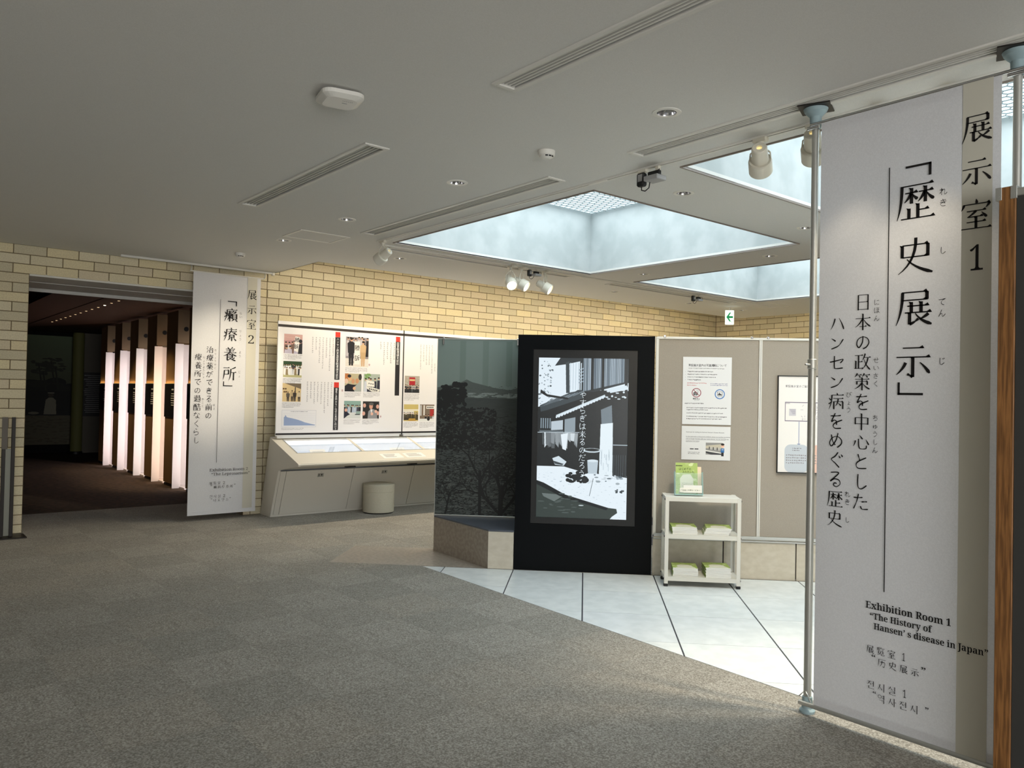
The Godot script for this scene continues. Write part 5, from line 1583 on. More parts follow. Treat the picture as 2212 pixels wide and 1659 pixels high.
func case_panel_one() -> Ink:
	var k := 800.0
	var ink := Ink.new(1400, 1096, Color8(240, 238, 240), self)
	var R := func(x0: float, x1: float, y0: float, y1: float) -> Rect2: return Rect2((x0 - 3.857) * k, (2.35 - y1) * k, (x1 - x0) * k, (y1 - y0) * k)
	ink.rect(0, 30, 1400, 25, Color8(48, 42, 42))
	ink.rect(0, 1078, 1400, 20, Color8(34, 30, 32))
	var red := Color8(224, 56, 42)
	var blk := Color8(34, 31, 36)
	var ps := [R.call(3.935, 4.17, 1.965, 2.2), R.call(3.932, 4.17, 1.677, 1.873), R.call(3.929, 4.167, 1.382, 1.605), R.call(4.757, 5.083, 1.839, 2.219), R.call(4.754, 4.99, 1.521, 1.751), R.call(5.022, 5.262, 1.523, 1.755), R.call(4.752, 4.99, 1.176, 1.402), R.call(5.02, 5.26, 1.175, 1.399)]
	for i in 8:
		photo(ink, ps[i], i + 1)
		ink.rows(ps[i].position.x, ps[i].end.y + 8, ps[i].size.x, 13, 4, Color8(150, 146, 150), rng)
	for q in [[4.61, 4.678, 2.202, 2.267, 0], [4.606, 4.674, 1.568, 1.634, 0], [5.491, 5.557, 2.198, 2.264, 0]]:
		var r: Rect2 = R.call(q[0], q[1], q[2], q[3])
		ink.rect(r.position.x, r.position.y, r.size.x, r.size.y, red)
	for q in [[4.61, 4.678, 1.666, 2.201, "ハンセン病家族国家賠償請求訴訟", 0.0345], [4.606, 4.674, 1.033, 1.568, "偏見と差別のない社会の実現に向けて", 0.0312], [5.491, 5.557, 1.481, 2.197, "国家賠償請求訴訟", 0.0375]]:
		var r: Rect2 = R.call(q[0], q[1], q[2], q[3])
		ink.rect(r.position.x - 1, r.position.y, r.size.x + 2, r.size.y, blk)
		ink.down(q[4], r.get_center().x, r.position.y + 6, q[5] * k * 0.98, q[5] * k, Color8(245, 245, 245), true)
	var g := Color8(150, 146, 152)
	ink.columns((4.575 - 3.857) * k, (2.19 - 0.0) * 0 + (2.35 - 2.185) * k, 37, [180, 330, 200, 300, 250, 120, 150], g, rng)
	ink.columns((4.565 - 3.857) * k, (2.35 - 1.63) * k, 37, [150, 240, 300, 220, 200, 210, 160, 200], g, rng)
	ink.columns((5.46 - 3.857) * k, (2.35 - 2.18) * k, 41, [180, 215, 180, 230, 80], g, rng)
	# chart of falling numbers
	var c: Rect2 = R.call(3.928, 4.374, 1.073, 1.281)
	ink.rect(c.position.x, c.position.y, c.size.x, c.size.y, Color8(186, 188, 200))
	ink.rect(c.position.x + 2, c.position.y + 2, c.size.x - 4, c.size.y - 4, Color8(238, 237, 241))
	ink.rows(c.position.x + 90, c.position.y + 10, 180, 12, 1, Color8(140, 140, 156), rng, 0.95)
	for i in 6: ink.rect(c.position.x + 16, c.position.y + 32 + i * 18, c.size.x - 24, 1, Color8(190, 190, 204))
	var b := c.position
	ink.poly([b + Vector2(22, 150), b + Vector2(22, 70), b + Vector2(34, 60), b + Vector2(38, 46), b + Vector2(50, 66), b + Vector2(64, 72), b + Vector2(110, 80), b + Vector2(180, 98), b + Vector2(240, 120), b + Vector2(300, 134), b + Vector2(346, 143), b + Vector2(346, 150)], Color8(150, 168, 206))
	ink.rows(c.position.x, c.end.y + 6, 230, 11, 2, Color8(160, 156, 162), rng, 0.9)
	for q in [[5.1, 1.875], [4.722, 1.535], [5.285, 1.205]]:   # tiny «no photos» marks
		var x: float = (q[0] - 3.857) * k
		var y: float = (2.35 - q[1]) * k
		ink.disc(x, y, 9, 9, Color8(176, 60, 66))
		ink.disc(x, y, 7, 7, Color8(240, 238, 240))
		ink.rect(x - 4, y - 2, 8, 5, Color8(60, 50, 54))
		ink.rect(x - 7, y + 10, 14, 3, Color8(190, 140, 144))
	return ink

func case_panel_two() -> Ink:
	var k := 800.0
	var ink := Ink.new(1400, 1096, Color8(240, 238, 240), self)
	ink.rect(0, 30, 1400, 25, Color8(48, 42, 42))
	ink.rect(0, 1078, 1400, 20, Color8(34, 30, 32))
	var R := func(x0: float, x1: float, y0: float, y1: float) -> Rect2: return Rect2((x0 - 5.62) * k, (2.35 - y1) * k, (x1 - x0) * k, (y1 - y0) * k)
	var ps := [R.call(5.643, 5.878, 1.522, 1.75), R.call(5.638, 5.868, 1.141, 1.366), R.call(5.893, 6.128, 1.136, 1.366)]
	for i in 3:
		photo(ink, ps[i], i + 9)
		ink.rows(ps[i].position.x, ps[i].end.y + 8, ps[i].size.x, 13, 6 if i == 0 else 5, Color8(150, 146, 150), rng)
	var g := Color8(150, 146, 152)
	ink.columns((6.17 - 5.62) * k, (2.35 - 2.17) * k, 37, [250], g, rng)
	ink.columns((6.115 - 5.62) * k, (2.35 - 1.93) * k, 37, [90], g, rng)
	ink.columns((6.065 - 5.62) * k, (2.35 - 2.18) * k, 37, [300, 210, 220, 170, 260], g, rng)
	return ink

func display_case() -> void:
	var t := thing("display_case", "long white sloping display case with lit glass top along the brick wall", "display case", Vector3(3.83, 0, 0))
	var L := 5.34
	var cw: Material = mats["case white"]
	var prof := PackedVector2Array([Vector2(9.385, 0), Vector2(9.15, 0.95), Vector2(8.345, 0.692), Vector2(8.335, 0.68), Vector2(8.345, 0.662), Vector2(8.88, 0.575), Vector2(9.09, 0)])
	for x in [0.0, L - 0.03]:      # end panels: profile in (-z, y) extruded along x
		var e := MB.new()
		e.x = Transform3D(Basis(Vector3(0, 0, -1), Vector3.UP, Vector3(1, 0, 0)), Vector3(x, 0, 0))
		e.prism(prof, 0.03)
		put(e, "end_panel", cw, t)
	var sd := Vector3(0, -0.26, 0.81).normalized()   # down the slope
	var sn := Vector3(0, 0.81, 0.26).normalized()
	var top := func(tt: float) -> Vector3: return Vector3(0, 0.95 - 0.26 * tt, -9.15 + 0.81 * tt)
	var frame := func(b: MB, x0: float, x1: float, t0: float, t1: float, th: float, lift: float) -> void:
		var m: Vector3 = (top.call(t0) + top.call(t1)) / 2 + Vector3((x0 + x1) / 2, 0, 0) - sn * (th / 2 - lift)
		var keep := b.x
		b.x = Transform3D(Basis(Vector3.RIGHT, sn, sd), m)
		b.box(Vector3.ZERO, Vector3(x1 - x0, th, (t1 - t0) * 0.8507), 0.001)
		b.x = keep
	var b := MB.new()
	frame.call(b, 0.03, L - 0.03, 0.0, 0.1, 0.02, 0.0)
	frame.call(b, 0.03, 0.12, 0.1, 0.63, 0.02, 0.0)
	frame.call(b, 0.03, L - 0.03, 0.63, 0.995, 0.02, 0.0)
	put(b, "top_frame", cw, t)
	b = MB.new()
	b.x = Transform3D(Basis(Vector3(0, 0, -1), Vector3.UP, Vector3(1, 0, 0)), Vector3(0.03, 0, 0))
	b.prism(PackedVector2Array([Vector2(8.35, 0.69), Vector2(8.336, 0.68), Vector2(8.35, 0.664), Vector2(8.87, 0.578), Vector2(8.87, 0.6), Vector2(8.37, 0.68)]), L - 0.06)
	put(b, "underside", cw, t)
	b = MB.new()
	b.box(Vector3(L / 2, 0.0135, -9.22), Vector3(L - 0.06, 0.027, 0.27))
	put(b, "plinth", cw, t)
	b = MB.new()
	b.box(Vector3(L / 2, 0.5, -9.2), Vector3(L - 0.06, 0.9, 0.02))
	put(b, "back_panel", mats["case inside"], t)
	b = MB.new()    # tray inside
	b.box(Vector3(L / 2, 0.66, -8.89), Vector3(L - 0.06, 0.02, 0.6))
	put(b, "tray", mats["case inside"], t)
	b = MB.new()
	frame.call(b, 0.12, L - 0.03, 0.1, 0.115, 0.05, -0.02)
	put(b, "light_cover", glow("case lamp", Color(0.97, 0.98, 1.0), 1.0), t)
	area("case_light", Vector3(L / 2, 0.885, -9.06), Vector3(0, -0.65, 0.75), L - 0.3, 0.03, Color(0.95, 0.97, 1.0), 5.0, t)
	b = MB.new()
	b.x = Transform3D(Basis(Vector3.RIGHT, Vector3(0, 0.57, 0.21).normalized(), Vector3(0, -0.21, 0.57).normalized()), Vector3(0.064, 0.295, -8.981))
	b.box(Vector3.ZERO, Vector3(0.066, 0.568, 0.018), 0.001)
	put(b, "stile", cw, t)
	# doors, glass panes, handles: module 0.893
	var dd := Vector3(0, 0.57, 0.21).normalized()
	var dn := Vector3(0, -0.21, 0.57).normalized()
	for i in 5:
		var x0 := 0.1 + 0.893 * i
		var x1 := x0 + 0.893
		b = MB.new()
		b.x = Transform3D(Basis(Vector3.RIGHT, dd, dn), Vector3((x0 + x1) / 2, 0.295, -8.981))
		b.box(Vector3.ZERO, Vector3(0.888, 0.568, 0.018), 0.002)
		var door := put(b, "door", cw, t)
		b = MB.new()
		b.x = Transform3D(Basis(Vector3.RIGHT, dd, dn), Vector3(x0 + 0.45, 0.494, -8.899))
		b.box(Vector3.ZERO, Vector3(0.082, 0.048, 0.004), 0.001)
		b.box(Vector3(0, 0.042, 0.0), Vector3(0.01, 0.01, 0.004))
		put(b, "lock_plate", mats["steel"], door)
		b = MB.new()
		b.x = Transform3D(Basis(Vector3.RIGHT, dd, dn), Vector3(x0 + 0.45, 0.494, -8.896))
		b.box(Vector3(0.012, 0.004, 0), Vector3(0.01, 0.022, 0.003))
		b.box(Vector3(-0.022, 0.0, 0), Vector3(0.004, 0.03, 0.003))
		put(b, "keyhole", mats["dark bronze"], door)
		b = MB.new()
		b.x = Transform3D(Basis(Vector3(1, 0, 0), Vector3(0, 0.163, -0.987), Vector3(0, -0.987, -0.163)), Vector3(x0 + 0.74, 0.605, -8.7))
		b.prism(rounded(0.15, 0.05, 0.024), 0.006)
		put(b, "grip_recess", mats["dark bronze"], t)
		b = MB.new()
		frame.call(b, x0 + 0.02, x1 - 0.02, 0.115, 0.63, 0.006, -0.002)
		put(b, "glass_pane", mats["glass"], t)
		b = MB.new()
		frame.call(b, x1 - 0.018, x1 + 0.018, 0.1, 0.63, 0.012, 0.003)
		put(b, "glazing_bar", cw, t)
	b = MB.new()
	frame.call(b, 0.12, L - 0.03, 0.617, 0.633, 0.012, 0.003)
	frame.call(b, 0.118, 0.132, 0.1, 0.63, 0.012, 0.003)
	put(b, "glazing_bead", mats["steel"], t)
	# captions on the lip
	for q in [1.29, 1.62]:
		b = MB.new()
		frame.call(b, q - 0.145, q + 0.145, 0.745, 0.92, 0.002, 0.0022)
		var cap := put(b, "caption_sheet", mats["paper"], t)
		b = MB.new()
		for r in 4: frame.call(b, q - 0.1, q - 0.1 + rng.randf_range(0.12, 0.2), 0.775 + 0.03 * r, 0.785 + 0.03 * r, 0.0006, 0.003)
		put(b, "caption_text", mats["grey plastic"], cap)
	# things on show
	var docs := [[4.36, 0.2, 0.26, Color(0.90, 0.88, 0.83), "pale round-edged document standing in the first bay of the display case"], [4.72, 0.16, 0.2, Color(0.82, 0.86, 0.92), "pale grey booklet in the display case beside the first glazing bar"], [5.02, 0.2, 0.16, Color(0.80, 0.85, 0.90), "pale blue leaflet in the second bay of the display case"], [5.49, 0.22, 0.24, Color(0.86, 0.87, 0.86), "printed sheet with pictures before the second glazing bar"], [5.675, 0.1, 0.12, Color(0.93, 0.89, 0.78), "small cream card leaning in the display case"], [5.93, 0.18, 0.22, Color(0.80, 0.86, 0.92), "pale photograph in the third bay of the display case"]]
	for i in docs.size():
		var q: Array = docs[i]
		var d := thing("exhibit_sheet", q[4], "document", Vector3(q[0], 0.672, -8.9), 0.0, "papers inside the display case")
		var e := MB.new()
		e.x = Transform3D(Basis(Vector3.RIGHT, -0.9), Vector3(0, 0.062, 0))
		e.box(Vector3.ZERO, Vector3(q[1], q[2] * 0.8, 0.004))
		put(e, "sheet", mat("exhibit %d" % i, q[3], 0.7), d)
		e = MB.new()
		e.x = Transform3D(Basis(Vector3.RIGHT, -0.9), Vector3(0, 0.062, 0))
		for r in 5: e.box(Vector3(0, q[2] * (0.25 - 0.12 * r), 0.0024), Vector3(q[1] * 0.7, q[2] * 0.035, 0.0006))
		put(e, "print_rows", mats["grey plastic"], d)
		e = MB.new()
		e.box(Vector3(0, 0.03, -0.02), Vector3(q[1] * 0.8, 0.05, 0.05))
		put(e, "stand", mats["case inside"], d)
	for q in [[4.78, 0.17, "thin blue ruler-like bar in the first bay"], [5.28, 0.42, "long thin blue bar in the second bay"]]:
		b = MB.new()
		b.box(Vector3.ZERO, Vector3(q[1], 0.012, 0.016), 0.002)
		var o := put(b, "blue_bar", mat("blue plastic", Color(0.16, 0.2, 0.62), 0.4))
		o.position = Vector3(q[0], 0.678, -8.74)
		tag(o, q[2] + " of the display case", "bar", "blue bars in the display case")
	# panels on the back edge
	var one := case_panel_one()
	var two := case_panel_two()
	for q in [[3.857, one, "case panel one", "wide white text panel with red and black headings and a blue chart"], [5.62, two, "case panel two", "white text panel partly hidden behind the dark glass landscape"]]:
		t = thing("exhibition_poster", q[3], "poster", Vector3(q[0] + 0.875, 0, -9.05), 0.0, "white panels above the display case")
		b = MB.new()
		b.box(Vector3(0, 1.66, -0.011), Vector3(1.75, 1.385, 0.02), 0.001)
		b.box(Vector3(0, 0.955, -0.02), Vector3(1.7, 0.03, 0.02))
		put(b, "board", mats["paper"], t)
		put(flat(1.75, 1.37, Vector3(0, 1.665, 0.0004)), "print", print_mat(q[2], q[1], 0.5), t)
	b = MB.new()
	b.box(Vector3(0, 1.66, 0), Vector3(0.012, 1.39, 0.02))
	var o := put(b, "joint_strip", mats["dark bronze"])
	o.position = Vector3(5.6135, 0, -9.055)
	tag(o, "thin dark strip between the two white text panels", "strip")

# ---------------------------------------------------------------- kiosk, dark glass, partition
func screen_picture() -> Ink:
	var W := 620.0
	var H := 1100.0
	var ink := Ink.new(620, 1100, Color8(236, 242, 246), self)
	var P := func(list: Array) -> Array: return list.map(func(q): return Vector2(q[0] * W, q[1] * H))
	var r := RandomNumberGenerator.new()
	r.seed = 5
	var k1 := Color8(30, 34, 36)
	var k2 := Color8(62, 70, 74)
	# dark side of the house
	ink.poly(P.call([[0.0, 0.31], [0.2, 0.28], [0.44, 0.2], [1, 0.2], [1, 0.74], [0.0, 0.68]]), k1)
	# upper storey of weathered boards
	ink.poly(P.call([[0.18, 0.05], [0.24, 0.0], [1, 0.0], [1, 0.15], [0.62, 0.21], [0.46, 0.21], [0.46, 0.02], [0.3, 0.04]]), Color8(46, 52, 56))
	for i in 26:
		var x := 0.5 + i * 0.0175
		var c := Color8(112, 126, 138).lerp(Color8(190, 202, 212), r.randf())
		ink.poly(P.call([[x, 0.0], [x + 0.012, 0.0], [x + 0.012, 0.205 - i * 0.0024], [x, 0.21 - i * 0.0024]]), c)
	for x in [0.585, 0.7, 0.96]: ink.poly(P.call([[x, 0.0], [x + 0.03, 0.0], [x + 0.03, 0.2], [x, 0.2]]), k1)
	for i in 5: ink.poly(P.call([[0.45, 0.07 + i * 0.02], [0.5, 0.06 + i * 0.02], [0.5, 0.068 + i * 0.02], [0.45, 0.078 + i * 0.02]]), Color8(150, 162, 172))
	ink.poly(P.call([[0.3, 0.03], [0.34, 0.02], [0.35, 0.22], [0.31, 0.22]]), k2)
	for i in 5: ink.poly(P.call([[0.35 + i * 0.03, 0.03], [0.36 + i * 0.03, 0.03], [0.36 + i * 0.03, 0.2], [0.35 + i * 0.03, 0.2]]), Color8(206, 216, 222))
	# leaves and bare ground of the sky side
	for i in 60: ink.disc(r.randf_range(0, 0.16) * W, r.randf_range(0.02, 0.3) * H, r.randf_range(2, 8), r.randf_range(2, 6), k2.lerp(Color8(200, 210, 216), r.randf()))
	# roofs: rows of round tile ends, rafters
	ink.poly(P.call([[0.02, 0.3], [0.36, 0.215], [0.5, 0.2], [0.5, 0.25], [0.1, 0.33], [0.03, 0.34]]), k2)
	for i in 14: ink.line(Vector2((0.03 + i * 0.03) * W, (0.31 - i * 0.006) * H), Vector2((0.16 + i * 0.028) * W, (0.255 - i * 0.004) * H), 3, Color8(170, 182, 190).lerp(k1, r.randf() * 0.6))
	ink.poly(P.call([[0.03, 0.2], [0.1, 0.23], [0.34, 0.25], [0.33, 0.26], [0.1, 0.245], [0.02, 0.22]]), k1)
	ink.poly(P.call([[0.2, 0.36], [0.56, 0.27], [0.74, 0.225], [0.75, 0.24], [0.56, 0.29], [0.22, 0.378]]), Color8(222, 230, 234))
	for i in 17: ink.disc((0.21 + i * 0.032) * W, (0.372 - i * 0.0079) * H, 7, 7, Color8(236, 242, 246))
	for i in 17: ink.disc((0.222 + i * 0.032) * W, (0.376 - i * 0.0079) * H, 4, 5, k1)
	ink.poly(P.call([[0.78, 0.19], [0.98, 0.165], [1, 0.19], [0.8, 0.215]]), Color8(228, 236, 240))
	for i in 12: ink.disc((0.76 + r.randf() * 0.22) * W, (0.2 + r.randf() * 0.06) * H, r.randf_range(4, 12), r.randf_range(3, 8), Color8(226, 234, 238))
	# wall plaster, posts and the bright doorway
	ink.poly(P.call([[0.3, 0.385], [0.42, 0.37], [0.42, 0.46], [0.3, 0.48]]), Color8(150, 160, 166))
	ink.poly(P.call([[0.15, 0.4], [0.28, 0.39], [0.28, 0.45], [0.15, 0.455]]), Color8(196, 204, 210))
	for i in 5: ink.rect((0.03 + 0.025 * i) * W, 0.38 * H, 8, 70, Color8(140, 152, 160))
	ink.rect(0.02 * W, 0.455 * H, 0.27 * W, 16, Color8(96, 104, 108))
	ink.poly(P.call([[0.7, 0.32], [0.82, 0.29], [0.83, 0.4], [0.71, 0.41]]), Color8(120, 130, 136))
	ink.poly(P.call([[0.7, 0.41], [0.835, 0.4], [0.84, 0.745], [0.69, 0.735]]), Color8(238, 244, 246))
	for i in 16: ink.rect((0.7 + r.randf() * 0.12) * W, (0.56 + r.randf() * 0.1) * H, 3, r.randf_range(20, 60), Color8(190, 200, 206))
	ink.rect(0.84 * W, 0.535 * H, 0.16 * W, 6, Color8(180, 190, 196))
	for i in 6: ink.rect((0.85 + 0.025 * i) * W, 0.6 * H, 5, 150, k2)
	# washing on a line
	ink.line(Vector2(0, 0.47 * H), Vector2(0.47 * W, 0.465 * H), 4, Color8(206, 214, 218))
	for i in 30:
		var x := r.randf_range(0.02, 0.42)
		var c := k1.lerp(Color8(236, 240, 242), r.randf())
		ink.poly(P.call([[x, 0.47], [x + 0.05, 0.47], [x + 0.04, 0.5 + r.randf() * 0.07], [x + 0.005, 0.5 + r.randf() * 0.07]]), c)
	ink.poly(P.call([[0.26, 0.48], [0.34, 0.47], [0.32, 0.58], [0.28, 0.57]]), Color8(240, 244, 246))
	# tubs and buckets
	ink.disc(0.61 * W, 0.575 * H, 60, 16, Color8(214, 222, 226))
	ink.disc(0.61 * W, 0.572 * H, 50, 10, k1)
	ink.poly(P.call([[0.56, 0.64], [0.68, 0.64], [0.67, 0.72], [0.57, 0.72]]), Color8(196, 206, 212))
	ink.disc(0.62 * W, 0.64 * H, 38, 9, Color8(226, 234, 238))
	ink.poly(P.call([[0.17, 0.63], [0.24, 0.615], [0.33, 0.65], [0.3, 0.675], [0.2, 0.67]]), Color8(220, 228, 232))
	ink.poly(P.call([[0.18, 0.645], [0.3, 0.665], [0.28, 0.672], [0.2, 0.665]]), k2)
	# ground
	ink.poly(P.call([[0.0, 0.68], [0.3, 0.68], [0.6, 0.725], [1, 0.74], [1, 1], [0, 1]]), Color8(240, 245, 248))
	for i in 260:
		var x := r.randf()
		var y := 0.7 + r.randf() * 0.3
		ink.rect(x * W, y * H, r.randf_range(3, 16), 2, Color8(150, 164, 174).lerp(Color8(236, 242, 246), r.randf()))
	for i in 34:
		var a := Vector2(r.randf_range(0.34, 0.56) * W, r.randf_range(0.71, 0.775) * H)
		ink.disc(a.x, a.y, r.randf_range(8, 22), r.randf_range(6, 16), k1)
	for i in 20: ink.disc(r.randf_range(0.6, 0.95) * W, r.randf_range(0.72, 0.78) * H, r.randf_range(5, 18), r.randf_range(3, 8), Color8(80, 92, 98).lerp(Color8(240, 244, 246), r.randf()))
	for i in 10: ink.disc(r.randf_range(0.86, 0.97) * W, r.randf_range(0.815, 0.835) * H, r.randf_range(4, 9), r.randf_range(4, 8), k2)
	ink.line(Vector2(0.63 * W, 0.75 * H), Vector2(0.59 * W, 0.86 * H), 3, k2)
	# dark boat in the corner
	ink.poly(P.call([[0.0, 0.77], [0.08, 0.785], [0.32, 0.855], [0.62, 0.905], [0.8, 0.93], [0.89, 0.935], [0.9, 0.96], [0.84, 0.985], [0.82, 1.0], [0.0, 1.0]]), Color8(58, 66, 62))
	ink.poly(P.call([[0.0, 0.77], [0.08, 0.785], [0.32, 0.855], [0.8, 0.93], [0.78, 0.945], [0.3, 0.875], [0.06, 0.81], [0, 0.795]]), k1)
	for i in 26: ink.disc(r.randf_range(0.05, 0.5) * W, r.randf_range(0.85, 0.97) * H, r.randf_range(8, 30), r.randf_range(2, 5), Color8(84, 92, 88))
	ink.poly(P.call([[0.06, 0.85], [0.22, 0.855], [0.28, 0.87], [0.2, 0.9], [0.08, 0.87]]), Color8(112, 120, 116))
	ink.disc(0.5 * W, 0.92 * H, 18, 4, Color8(196, 204, 202))
	# the caption
	ink.down("やすらぎは来るのだろう", 0.5 * W, 0.205 * H, 50, 54, Color8(244, 248, 250))
	return ink

func glass_picture() -> Ink:
	var W := 640
	var H := 1300
	var ink := Ink.new(W, H, Color8(128, 142, 135), self)
	var r := RandomNumberGenerator.new()
	r.seed = 9
	for i in 3: ink.rect([165, 335, 510][i], 10, 44, 330, Color8(117, 132, 124))
	# sea and hills
	ink.rect(0, 380, W, H - 380, Color8(64, 70, 67))
	ink.poly([Vector2(0, 356), Vector2(90, 338), Vector2(180, 314), Vector2(218, 294), Vector2(262, 314), Vector2(330, 330), Vector2(420, 352), Vector2(540, 368), Vector2(640, 336), Vector2(640, 430), Vector2(0, 430)], Color8(84, 92, 87))
	for i in 120: ink.rect(r.randf() * W, r.randf_range(340, 400), r.randf_range(3, 14), r.randf_range(2, 5), Color8(76, 84, 79))
	for i in 60: ink.disc(r.randf_range(230, 640), r.randf_range(392, 424), r.randf_range(8, 30), r.randf_range(2, 5), Color8(136, 146, 140))
	ink.poly([Vector2(520, 424), Vector2(534, 386), Vector2(544, 424)], Color8(150, 158, 152))
	ink.line(Vector2(370, 420), Vector2(446, 424), 5, Color8(56, 62, 59))
	for y in range(430, H, 3):
		for i in 9:
			var light := Color8(58, 64, 61).lerp(Color8(112, 118, 113), r.randf() * clampf((y - 420) / 700.0, 0.1, 0.9))
			ink.rect(r.randf() * W - 30, y, r.randf_range(14, 90), 3, light)
	# dark crowns and a net of bare twigs
	var k := Color8(15, 18, 17)
	for i in 130: ink.disc(110 + r.randf_range(-100, 100), 410 + r.randf_range(-84, 100), r.randf_range(8, 26), r.randf_range(6, 20), k)
	for i in 420:
		var p := Vector2(r.randf_range(-10, 430), 640 + r.randf_range(-130, 170))
		for j in 3: ink.disc(p.x + r.randf_range(-14, 14), p.y + r.randf_range(-10, 10), r.randf_range(4, 13), r.randf_range(3, 9), k)
	for i in 520:
		var p := Vector2(r.randf_range(0, W), r.randf_range(560, 1290))
		var d := Vector2.from_angle(r.randf_range(-0.6, 0.6) + (PI if r.randf() < 0.5 else 0.0)) * r.randf_range(20, 70)
		ink.line(p, p + d, r.randf_range(2, 4), k)
		ink.line(p + d * 0.5, p + d * 0.5 + d.rotated(r.randf_range(-1.1, 1.1)) * 0.6, 2, k)
	for i in 700: ink.disc(r.randf_range(0, W), r.randf_range(640, 1300), r.randf_range(3, 12), r.randf_range(2, 5), k)
	branch(ink, Vector2(486, 1300), -PI / 2 + 0.03, 220, 34, 7, r, k)
	branch(ink, Vector2(334, 1300), -PI / 2 - 0.01, 330, 22, 7, r, k)
	branch(ink, Vector2(76, 1300), -PI / 2 + 0.2, 170, 12, 6, r, k)
	branch(ink, Vector2(498, 1270), -PI / 2 + 0.7, 190, 20, 6, r, k)
	branch(ink, Vector2(472, 1270), -PI / 2 - 0.75, 190, 20, 6, r, k)
	branch(ink, Vector2(600, 1140), -PI / 2 - 0.5, 150, 10, 6, r, k)
	for i in 6: ink.disc(612 + r.randf_range(-8, 8), 1035 + r.randf_range(-6, 6), 5, 4, Color8(110, 116, 60))
	return ink

func branch(ink: Ink, a: Vector2, ang: float, length: float, w: float, depth: int, r: RandomNumberGenerator, c: Color) -> void:
	var b := a + Vector2.from_angle(ang) * length
	ink.line(a, b, w, c)
	ink.disc(b.x, b.y, w * 0.45, w * 0.45, c)
	if depth <= 0: return
	for s in [-1.0, 1.0]:
		branch(ink, a.lerp(b, r.randf_range(0.7, 1.0)), ang + s * r.randf_range(0.25, 0.75), length * r.randf_range(0.5, 0.72), maxf(2, w * 0.58), depth - 1, r, c)
	if depth > 2: branch(ink, a.lerp(b, 0.5), ang + r.randf_range(-0.9, 0.9), length * 0.5, maxf(2, w * 0.45), depth - 2, r, c)

